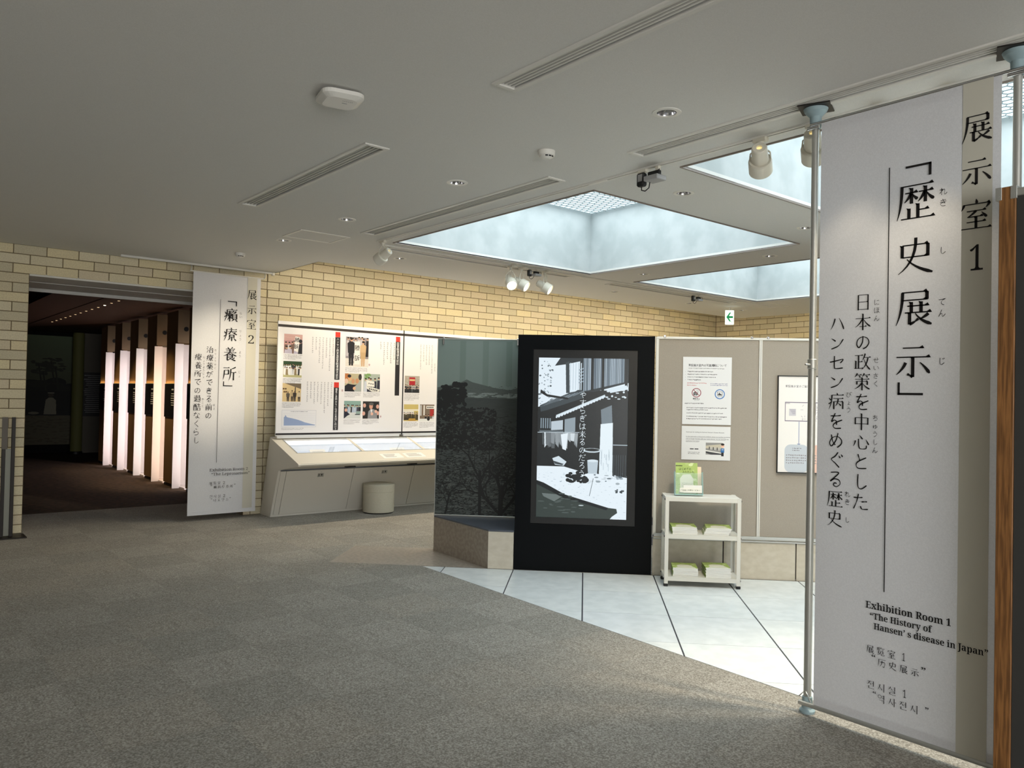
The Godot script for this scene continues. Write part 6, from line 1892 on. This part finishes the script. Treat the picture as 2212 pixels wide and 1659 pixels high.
func kiosk_group() -> void:
	var turn := -PI / 4
	# black kiosk
	var t := thing("screen_kiosk", "tall black kiosk with a lit upright screen showing an old house", "kiosk", kw(0.592, 0, 0), turn)
	var b := MB.new()
	var w := 1.178
	# front plate with an opening for the screen
	var sx0 := 0.186 - 0.592
	var sx1 := 0.963 - 0.592
	for q in [[-w / 2, sx0 - 0.05, 0.0, 2.042], [sx1 + 0.075, w / 2, 0.0, 2.042], [sx0 - 0.05, sx1 + 0.075, 0.0, 0.404], [sx0 - 0.05, sx1 + 0.075, 1.917, 2.042]]:
		b.box(Vector3((q[0] + q[1]) / 2, (q[2] + q[3]) / 2, -0.015), Vector3(q[1] - q[0], q[3] - q[2], 0.03))
	b.box(Vector3(0, 1.021, -0.42), Vector3(w, 2.042, 0.76))
	put(b, "cabinet", mats["kiosk black"], t)
	b = MB.new()
	for q in [[sx0 - 0.048, sx0, 0.406, 1.915], [sx1, sx1 + 0.073, 0.406, 1.915], [sx0, sx1, 0.406, 0.46], [sx0, sx1, 1.845, 1.915]]:
		b.box(Vector3((q[0] + q[1]) / 2, (q[2] + q[3]) / 2, -0.016), Vector3(q[1] - q[0], q[3] - q[2], 0.02))
	put(b, "bezel", mats["black plastic"], t)
	var sm := StandardMaterial3D.new()
	sm.resource_name = "screen"
	sm.albedo_color = Color(0.02, 0.02, 0.02)
	sm.roughness = 0.25
	sm.emission_enabled = true
	var tex := screen_picture().tex()
	sm.emission_texture = tex
	sm.emission = Color(0.95, 0.98, 1.0)
	sm.emission_operator = BaseMaterial3D.EMISSION_OP_MULTIPLY
	sm.emission_energy_multiplier = 1.0
	sm.texture_repeat = false
	put(flat(sx1 - sx0, 1.385, Vector3((sx0 + sx1) / 2, 1.1525, -0.02)), "screen", sm, t)
	area("screen_light", Vector3((sx0 + sx1) / 2, 1.15, 0.01), Vector3(0, 0, 1), 0.75, 1.36, Color(0.92, 0.97, 1.0), 0.12, t)
	b = MB.new()
	b.box(Vector3(w / 2 + 0.003, 0.37, -0.03), Vector3(0.006, 0.1, 0.03), 0.001)
	b.box(Vector3(w / 2 + 0.003, 1.99, -0.03), Vector3(0.006, 0.1, 0.03), 0.001)
	put(b, "hinge", mats["steel"], t)
	# plinth of the dark glass: top is a slanting four-sided slab
	t = thing("stone_plinth", "low brown stone plinth with a dark top below the glass landscape", "plinth", kw(0, 0, 0), turn)
	var foot := PackedVector2Array([Vector2(-0.225, 0.002), Vector2(-0.002, 0.002), Vector2(-0.002, -0.76), Vector2(-0.84, -0.76), Vector2(-0.84, -0.70)])
	b = MB.new()
	b.x = Transform3D(Basis(Vector3.RIGHT, Vector3.BACK, Vector3.DOWN), Vector3(0, 0.322, 0))
	b.prism(foot, 0.322)
	put(b, "block", mats["stone"], t)
	b = MB.new()
	b.box(Vector3(-0.1135, 0.162, 0.008), Vector3(0.2205, 0.318, 0.012), 0.001)
	put(b, "front_slab", mats["cream stone"], t)
	b = MB.new()
	b.x = Transform3D(Basis(Vector3.RIGHT, Vector3.BACK, Vector3.DOWN), Vector3(0, 0.335, 0))
	b.prism(foot, 0.012)
	put(b, "top_slab", mat("slate top", Color(0.34, 0.36, 0.40), 0.28), t)
	# dark glass landscape
	t = thing("glass_landscape", "dark glass panel printed with bare trees before a bay and hills", "glass panel", kw(-0.42, 0, -0.72), turn)
	b = MB.new()
	b.box(Vector3(0, 1.19, -0.006), Vector3(0.84, 1.706, 0.01))
	put(b, "glass_sheet", mats["black plastic"], t)
	var gm := print_mat("glass print", glass_picture(), 0.45)
	put(flat(0.838, 1.704, Vector3(0, 1.19, 0.0)), "print", gm, t)
	b = MB.new()
	b.box(Vector3(0, 2.046, -0.005), Vector3(0.845, 0.01, 0.016), 0.002)
	b.box(Vector3(-0.422, 1.19, -0.005), Vector3(0.006, 1.71, 0.014))
	b.box(Vector3(0, 0.342, -0.002), Vector3(0.845, 0.01, 0.02), 0.002)
	put(b, "edge_trim", mats["steel"], t)
	for x in [-0.365, 0.36]:
		b = MB.new()
		b.box(Vector3(x, 2.025, 0.008), Vector3(0.018, 0.07, 0.016), 0.004)
		put(b, "clip", mats["chrome"], t)
	# partition: posts, fabric panels, rail, ledge and cream base
	t = thing("display_partition", "taupe fabric partition with white frame beside the black kiosk", "partition", kw(1.19, 0, 0), turn)
	for i in 4:
		var x0 := 0.012 + 0.865 * i
		b = MB.new()
		b.box(Vector3(x0 + 0.4325, 1.19, -0.02), Vector3(0.835, 1.66, 0.03), 0.001)
		put(b, "fabric_panel", mats["partition fabric"], t)
		b = MB.new()
		b.box(Vector3(x0 + (0.0 if i > 0 else 0.0), 1.19, -0.012), Vector3(0.026, 1.69, 0.036), 0.002)
		put(b, "post", mats["white metal"], t)
		if i > 0:
			b = MB.new()
			b.box(Vector3(x0, 1.19, 0.0065), Vector3(0.004, 1.66, 0.002))
			put(b, "post_groove", mats["grey plastic"], t)
		for q in [0.06, 0.79]:
			b = MB.new()
			b.box(Vector3(x0 + q, 2.04, -0.01), Vector3(0.02, 0.022, 0.05), 0.004)
			put(b, "clip", mats["chrome"], t)
	b = MB.new()
	b.box(Vector3(1.74, 2.03, -0.012), Vector3(3.47, 0.02, 0.04), 0.003)
	put(b, "top_rail", mats["white metal"], t)
	b = MB.new()
	b.box(Vector3(1.74, 0.349, 0.0), Vector3(3.47, 0.024, 0.06), 0.002)
	b.box(Vector3(1.74, 0.32, -0.012), Vector3(3.47, 0.012, 0.05))
	put(b, "ledge", mats["steel"], t)
	for i in 6:
		var x0 := -0.002 + i * 0.6 - (0.0 if i == 0 else 0.004)
		var x1 := (i + 1) * 0.6 - 0.01
		b = MB.new()
		b.box(Vector3((x0 + x1) / 2, 0.155, -0.01), Vector3(x1 - x0 - 0.006, 0.31, 0.02), 0.001)
		put(b, "base_slab", mats["cream stone"], t)
	b = MB.new()
	b.box(Vector3(1.74, 0.16, -0.03), Vector3(3.47, 0.3, 0.02))
	put(b, "base_backing", mats["joint"], t)
	notices(turn)

func notices(turn: float) -> void:
	var grey := Color8(110, 108, 112)
	var dk := Color8(44, 42, 46)
	# upper notice
	var n := Ink.new(560, 790, Color8(234, 234, 236), self)
	n.across("常設展示室内の写真撮影について", 62, 98, 30, 29.4, dk, true)
	n.rows(64, 128, 415, 16, 1, grey, rng, 0.98)
	for q in [[164, 0.62], [196, 0.7], [228, 0.66], [260, 0.3]]:
		n.rows(56, q[0], 480 * q[1], 20, 1, Color8(70, 68, 72), rng, 0.99)
		n.rect(28, q[0] + 8, 4, 4, grey)
	n.rows(52, 300, 214, 18, 1, Color8(186, 60, 66), rng, 0.99)
	n.rows(52, 326, 110, 18, 1, Color8(186, 60, 66), rng, 0.99)
	n.rows(320, 304, 205, 18, 2, Color8(110, 110, 150), rng, 0.95)
	n.disc(160, 420, 54, 54, Color8(136, 36, 52))
	n.disc(160, 420, 46, 46, Color8(234, 234, 236))
	n.rect(158, 386, 30, 44, Color8(214, 214, 216))
	n.rect(126, 416, 46, 34, Color8(30, 28, 32))
	n.rect(138, 408, 18, 10, Color8(30, 28, 32))
	n.disc(149, 433, 12, 12, Color8(234, 234, 236))
	n.disc(149, 433, 8, 8, Color8(30, 28, 32))
	n.line(Vector2(124, 384), Vector2(196, 456), 7, Color8(136, 36, 52))
	n.across("撮影禁止", 118, 490, 20, 21, dk, true)
	n.rows(136, 504, 50, 10, 1, grey, rng, 0.98)
	n.disc(428, 432, 58, 58, Color8(76, 126, 190))
	n.disc(428, 432, 47, 47, Color8(236, 237, 240))
	n.rect(398, 402, 60, 46, dk)
	n.rect(402, 406, 52, 38, Color8(236, 237, 240))
	n.poly([Vector2(404, 442), Vector2(422, 412), Vector2(434, 430), Vector2(440, 424), Vector2(452, 442)], dk)
	n.words("FOR SNS", 402, 466, 11, Color8(110, 110, 116), "Droid Sans", true)
	n.rows(28, 536, 216, 22, 1, Color8(80, 78, 82), rng, 0.99)
	for q in [[588, 470, 0.98], [612, 250, 0.98], [650, 425, 0.98], [690, 475, 0.98], [716, 410, 0.98]]:
		n.rows(50, q[0], q[1], 20, 1, Color8(88, 86, 90), rng, q[2])
	paper_notice("paper_notice", n, "notice one", "upper white notice about taking photos, with red and blue round marks", kw(1.624, 1.583, 0.0), turn, 0.408, 0.575)
	# lower notice
	n = Ink.new(560, 395, Color8(232, 232, 233), self)
	n.words("Thank you for visiting the National Hansen's Disease Museum.", 50, 76, 10.6, grey, "Droid Sans", true)
	n.words("For the explanation of the panels exhibited, please use machine translation", 50, 128, 10.0, grey, "Droid Sans", true)
	n.words("such as Google Translate with your mobile devices. You can download the", 50, 154, 10.0, grey, "Droid Sans", true)
	n.words("application from below.", 50, 180, 10.0, grey, "Droid Sans", true)
	for q in [[50, 134, 458], [50, 160, 452], [50, 186, 148]]: n.rect(q[0], q[1], q[2], 2, grey)
	n.rect(98, 262, 44, 11, Color8(40, 40, 44))
	n.rect(152, 262, 44, 11, Color8(40, 40, 44))
	n.rows(78, 300, 132, 17, 2, grey, rng, 0.95)
	n.rect(280, 190, 190, 140, Color8(150, 148, 146))
	n.poly([Vector2(280, 226), Vector2(470, 204), Vector2(470, 262), Vector2(280, 256)], Color8(206, 198, 178))
	for i in 9: n.rect(316 + i * 15, 236 + i * 1.5, 11, 32, Color8(196, 194, 190) if i % 3 else Color8(74, 70, 70))
	n.poly([Vector2(280, 276), Vector2(470, 306), Vector2(470, 318), Vector2(280, 290)], Color8(232, 230, 226))
	n.poly([Vector2(280, 292), Vector2(470, 320), Vector2(470, 330), Vector2(340, 330), Vector2(280, 310)], Color8(62, 62, 66))
	n.rect(452, 254, 40, 50, Color8(44, 108, 172))
	n.rect(462, 266, 22, 8, Color8(206, 222, 240))
	n.rect(458, 302, 28, 44, Color8(28, 28, 32))
	n.disc(473, 226, 19, 22, Color8(236, 190, 166))
	n.disc(473, 208, 20, 13, Color8(34, 28, 28))
	paper_notice("paper_notice", n, "notice two", "lower white English notice with a small picture of a counter and blue figure", kw(1.622, 1.137, 0.0), turn, 0.408, 0.286)
	# framed plan
	n = Ink.new(760, 900, Color8(242, 238, 234), self)
	n.across("常設展示室のご案内", 60, 92, 24, 24.5, Color8(120, 114, 118), true)
	var wall := Color8(126, 116, 134)
	n.rect(60, 240, 250, 8, wall); n.rect(60, 240, 6, 180, wall); n.rect(60, 414, 250, 8, wall); n.rect(330, 240, 380, 8, wall)
	n.rect(330, 240, 8, 120, wall); n.rect(704, 240, 6, 180, wall); n.rect(304, 350, 34, 8, wall); n.rect(304, 350, 8, 70, wall)
	for i in 6: n.rect(60 + i * 8, 240, 3, 20, wall)
	n.rect(98, 304, 62, 66, Color8(206, 202, 208))
	for i in 5: n.rect(104 + i * 6, 312 + i * 9, 50 - i * 6, 5, Color8(170, 164, 176))
	for i in 46:
		var a := Vector2(rng.randf_range(180, 700), rng.randf_range(258, 408))
		n.line(a, a + Vector2.from_angle(rng.randi() % 4 * PI / 4) * rng.randf_range(12, 34), 3, Color8(166, 158, 172))
	for i in 8: n.rect(300 + i * 40, 210 + (i % 2) * 6, 36, 3, Color8(190, 184, 190))
	n.rect(186, 424, 6, 210, Color8(140, 148, 184))
	n.poly([Vector2(174, 630), Vector2(204, 630), Vector2(189, 656)], Color8(140, 148, 184))
	var kinds := [Color8(198, 204, 212), Color8(238, 196, 178), Color8(206, 220, 190)]
	for i in 3:
		var x := 62 + i * 238.0
		var pts := []
		for p in rounded(214, 262, 56): pts.append(p + Vector2(x + 107, 806 - 36))
		n.poly(pts, kinds[i])
		n.rows(x + 70, 668, 74, 18, 2, Color8(120, 116, 124), rng, 0.9)
		n.rows(x + 14, 730, 186, 24, 4, Color8(146, 142, 148), rng, 0.85)
	var t := thing("framed_plan", "black framed floor plan poster with pastel boxes, partly behind the pole", "framed poster", kw(2.56, 1.315, 0.0), turn)
	var b := MB.new()
	for s in [-1.0, 1.0]:
		b.box(Vector3(s * 0.3485, 0, 0.012), Vector3(0.007, 0.82, 0.022))
		b.box(Vector3(0, s * 0.4065, 0.012), Vector3(0.704, 0.007, 0.022))
	put(b, "frame", mats["black plastic"], t)
	b = MB.new()
	b.box(Vector3(0, 0, 0.009), Vector3(0.69, 0.806, 0.012))
	put(b, "backing", mats["paper"], t)
	put(flat(0.69, 0.806, Vector3(0, 0, 0.0156)), "print", print_mat("plan print", n, 0.5), t)

func paper_notice(called: String, n: Ink, key: String, label: String, at: Vector3, turn: float, w: float, h: float) -> void:
	var t := thing(called, label, "notice", at, turn, "paper notices on the partition")
	var b := MB.new()
	b.box(Vector3(0, 0, 0.0005), Vector3(w, h, 0.003))
	put(b, "sheet", mats["paper"], t)
	put(flat(w, h, Vector3(0, 0, 0.0024)), "print", print_mat(key, n, 0.6), t)

# ---------------------------------------------------------------- white shelf with booklets
func shelf_group() -> void:
	var turn := -PI / 4
	var W := 0.6
	var D := 0.275
	var t := thing("steel_shelf", "small white steel shelf with three boards beside the kiosk", "shelf", kw(1.552, 0, 0.25), turn)
	var wm: Material = mats["white metal"]
	for sx in [-1.0, 1.0]:
		for sz in [-1.0, 1.0]:
			var b := MB.new()
			b.box(Vector3(sx * (W / 2 - 0.001), 0.37, sz * (D / 2 - 0.015)), Vector3(0.002, 0.70, 0.03))
			b.box(Vector3(sx * (W / 2 - 0.015), 0.37, sz * (D / 2 - 0.001)), Vector3(0.03, 0.70, 0.002))
			var post := put(b, "post", wm, t)
			b = MB.new()
			for i in 13:
				b.box(Vector3(sx * (W / 2 + 0.0004), 0.07 + i * 0.05, sz * (D / 2 - 0.015)), Vector3(0.001, 0.006, 0.006))
			put(b, "slot_row", mats["grey plastic"], post)
			b = MB.new()
			b.box(Vector3(sx * (W / 2 - 0.014), 0.012, sz * (D / 2 - 0.014)), Vector3(0.034, 0.024, 0.034), 0.004)
			put(b, "rubber_foot", mats["black plastic"], post)
			for y in [0.062, 0.4, 0.698]:
				b = MB.new()
				var keep := Transform3D(Basis(Vector3.BACK, PI / 2), Vector3(sx * (W / 2 + 0.001), y, sz * (D / 2 - 0.012)))
				b.x = keep
				b.lathe([Vector2(0.007, -0.004), Vector2(0.008, 0.0), Vector2(0.007, 0.004), Vector2(0.0, 0.004)], 10)
				b.lathe([Vector2(0.0, -0.004), Vector2(0.007, -0.004)], 10)
				put(b, "bolt", mats["black plastic"], post)
	for y in [0.078, 0.418, 0.717]:
		var b := MB.new()
		b.box(Vector3(0, y - 0.002, 0), Vector3(W - 0.004, 0.004, D - 0.004))
		for s in [-1.0, 1.0]:
			b.box(Vector3(0, y - 0.017, s * (D / 2 - 0.004)), Vector3(W - 0.006, 0.032, 0.003))
			b.box(Vector3(s * (W / 2 - 0.004), y - 0.017, 0), Vector3(0.003, 0.032, D - 0.008))
		put(b, "board", wm, t)
	# booklets
	var cover := Ink.new(210, 297, Color8(168, 192, 96), self)
	leaflet(cover, false)
	var cm := print_mat("booklet cover", cover, 0.5)
	var spots := [[-0.14, 0.418, 0.0, "upper", "nearer the kiosk", 5], [0.115, 0.418, -0.08, "middle", "fanned", 5], [-0.125, 0.078, -0.04, "lower", "nearer the kiosk", 6], [0.13, 0.078, 0.0, "lower", "farther from the kiosk", 7]]
	var body := MB.new()
	body.box(Vector3(0, 0.0055, 0), Vector3(0.198, 0.0105, 0.21), 0.001)
	var bm := body.mesh()
	var face := MB.new()
	face.x = Transform3D(Basis(Vector3.RIGHT, -PI / 2), Vector3(0, 0.0112, 0))
	face.quad(Vector3(-0.099, -0.105, 0), Vector3(0.099, -0.105, 0), Vector3(0.099, 0.105, 0), Vector3(-0.099, 0.105, 0))
	var fm := face.mesh()
	var spine := MB.new()
	spine.box(Vector3(-0.0995, 0.0055, 0), Vector3(0.0012, 0.0108, 0.2102))
	var sm := spine.mesh()
	for q in spots:
		for i in q[5]:
			var last: bool = i == q[5] - 1
			var where := "%s shelf board, %s" % ["middle" if q[1] > 0.2 else "bottom", q[4]]
			var o := thing("booklet", ("top green booklet on the " if last else "%s booklet from below in the stack on the " % ORD[i]) + where, "booklet", kw(1.552, 0, 0.25) + Vector3(0, q[1] + 0.0005 + 0.0118 * i, 0) + Basis(Vector3.UP, turn) * Vector3(q[0] + rng.randf_range(-0.003, 0.003) + (0.006 * i if q[2] < -0.05 else 0.0), 0, 0.015 + rng.randf_range(-0.002, 0.002)), turn + q[2] + rng.randf_range(-0.015, 0.015), "green booklets on the white shelf")
			put_mesh(bm, "pages", mats["paper"], o)
			put_mesh(sm, "spine", mat("booklet green", Color(0.50, 0.58, 0.24), 0.5), o)
			if last: put_mesh(fm, "cover", cm, o)
	# leaflet stand on top
	t = thing("leaflet_holder", "clear acrylic leaflet stand on top of the white shelf", "leaflet holder", kw(1.45, 0.7225, 0.27), turn + 0.05)
	var ac: Material = mats["clear acrylic"]
	var lean := Transform3D(Basis(Vector3.RIGHT, -0.16), Vector3(0, 0, 0.0))
	var b := MB.new()
	b.x = lean
	b.box(Vector3(0, 0.105, -0.024), Vector3(0.225, 0.2, 0.003))
	put(b, "back_sheet", ac, t)
	b = MB.new()
	b.x = lean
	b.box(Vector3(0, 0.09, 0.024), Vector3(0.225, 0.18, 0.003))
	put(b, "front_sheet", ac, t)
	var edge := mat("acrylic edge", Color(0.70, 0.88, 0.88), 0.2)
	b = MB.new()
	b.x = lean
	for s in [-1.0, 1.0]: b.box(Vector3(s * 0.113, 0.095, 0), Vector3(0.002, 0.19, 0.05))
	b.box(Vector3(0, 0.004, 0), Vector3(0.225, 0.004, 0.05))
	put(b, "side_edge", edge, t)
	b = MB.new()
	b.x = lean
	b.box(Vector3(0.03, 0.05, 0.027), Vector3(0.15, 0.06, 0.001))
	var cap := put(b, "take_one_label", mats["paper"], t)
	var lab := Ink.new(300, 60, Color8(240, 238, 230), self)
	lab.across("ご自由にお持ちください", 8, 30, 24, 25, Color8(50, 60, 40), true)
	b = MB.new()
	b.x = lean
	b.quad(Vector3(-0.075, 0.022, 0.0277), Vector3(0.1, 0.022, 0.0277), Vector3(0.1, 0.057, 0.0277), Vector3(-0.075, 0.057, 0.0277))
	put(b, "label_print", print_mat("holder label", lab), cap)
	var front := Ink.new(420, 594, Color8(176, 198, 110), self)
	leaflet(front, true)
	t = thing("leaflet", "green and white leaflet standing in the clear acrylic stand", "leaflet", kw(1.435, 0.7285, 0.27), turn + 0.05)
	b = MB.new()
	b.x = lean
	b.box(Vector3(0, 0.13, 0.0), Vector3(0.178, 0.255, 0.012))
	put(b, "sheets", mats["paper"], t)
	b = MB.new()
	b.x = lean
	b.quad(Vector3(-0.089, 0.002, 0.0065), Vector3(0.089, 0.002, 0.0065), Vector3(0.089, 0.258, 0.0065), Vector3(-0.089, 0.258, 0.0065))
	put(b, "cover", print_mat("leaflet cover", front, 0.5), t)
	t = thing("leaflet", "cream leaflet peeping out behind the green one in the stand", "leaflet", kw(1.487, 0.7285, 0.255), turn + 0.05)
	b = MB.new()
	b.x = lean
	b.box(Vector3(0, 0.115, 0.0), Vector3(0.14, 0.222, 0.006))
	put(b, "sheets", mat("cream paper", Color(0.95, 0.86, 0.74), 0.6), t)

func leaflet(n: Ink, big: bool) -> void:
	var k := n.im.get_width() / 210.0
	for i in 46:
		n.disc(rng.randf_range(0, 210) * k, rng.randf_range(0, 297) * k, rng.randf_range(6, 22) * k, rng.randf_range(4, 14) * k, Color8(150, 178, 78).lerp(Color8(222, 232, 178), rng.randf()))
	n.poly([Vector2(40, 150) * k, Vector2(70, 112) * k, Vector2(140, 108) * k, Vector2(170, 150) * k, Vector2(168, 200) * k, Vector2(190, 250) * k, Vector2(196, 290) * k, Vector2(24, 290) * k, Vector2(44, 230) * k], Color8(236, 234, 218))
	if big:
		n.rect(0, 52, 130, 14, Color8(40, 48, 30))
		n.across("はじめての", 60, 118, 50, 48, Color8(52, 66, 28), true)
		n.across("みなさんの", 130, 176, 46, 44, Color8(52, 66, 28), true)
		n.rows(110, 380, 210, 20, 4, Color8(150, 148, 130), rng)

# ---------------------------------------------------------------- loose things
func loose_things() -> void:
	# stool
	var t := thing("round_stool", "cream upholstered round stool in front of the display case", "stool", Vector3(5.115, 0, -8.76))
	var b := MB.new()
	b.lathe([Vector2(0.192, 0.014), Vector2(0.196, 0.02), Vector2(0.196, 0.262), Vector2(0.193, 0.266)], 40)
	put(b, "body", mats["stool cloth"], t)
	b = MB.new()
	b.lathe([Vector2(0.193, 0.264), Vector2(0.197, 0.269), Vector2(0.198, 0.352), Vector2(0.19, 0.365), Vector2(0.14, 0.374), Vector2(0.0, 0.378)], 40)
	put(b, "seat", mats["stool cloth"], t)
	b = MB.new()
	b.lathe([Vector2(0.18, 0.0), Vector2(0.183, 0.014), Vector2(0.0, 0.014)], 32)
	put(b, "base", mats["black plastic"], t)
	# two-bar stand by the doorway
	t = thing("sign_stand", "dark metal stand of two bars on a flat base before the brick pier", "stand", Vector3(1.17, 0, -9.19))
	b = MB.new()
	b.box(Vector3(0.0, 0.006, 0), Vector3(0.32, 0.012, 0.24), 0.002)
	put(b, "base", mats["dark bronze"], t)
	for x in [-0.045, 0.035]:
		b = MB.new()
		b.box(Vector3(x, 0.602, 0), Vector3(0.032, 1.18, 0.03), 0.002)
		put(b, "bar", mats["dark bronze"], t)
	b = MB.new()
	b.box(Vector3(-0.04, 1.035, 0.018), Vector3(0.05, 0.315, 0.006), 0.001)
	put(b, "upper_plate", mat("taupe plate", Color(0.36, 0.33, 0.29), 0.5), t)
	b = MB.new()
	b.box(Vector3(-0.005, 0.45, 0.0), Vector3(0.046, 0.86, 0.006))
	put(b, "pale_insert", mat("pale insert", Color(0.55, 0.55, 0.5), 0.4), t)
	# oak edged panel at the picture's edge
	t = thing("display_board", "dark grey display board with an oak edge post and steel corners", "display board", Vector3(3.42, 0, -1.15))
	b = MB.new()
	b.box(Vector3(0, 1.175, 0.03), Vector3(0.05, 2.35, 0.058), 0.002)
	put(b, "oak_post", mats["oak"], t)
	b = MB.new()
	b.box(Vector3(0, 1.16, 0.86), Vector3(0.036, 2.3, 1.6))
	put(b, "fabric_board", mats["dark fabric"], t)
	b = MB.new()
	b.box(Vector3(0, 2.325, 0.86), Vector3(0.044, 0.03, 1.6), 0.003)
	put(b, "top_rail", mats["steel"], t)
	for z in [0.0, 0.052]:
		b = MB.new()
		b.box(Vector3(-0.001, 2.325, z), Vector3(0.054, 0.05, 0.022), 0.001)
		b.box(Vector3(-0.0285, 2.315, z), Vector3(0.002, 0.006, 0.006))
		put(b, "corner_bracket", mats["steel"], t)
	b = MB.new()
	b.box(Vector3(0, 0.015, 0.8), Vector3(0.3, 0.03, 0.06), 0.003)
	b.box(Vector3(0, 0.015, 1.55), Vector3(0.3, 0.03, 0.06), 0.003)
	put(b, "foot", mats["steel"], t)
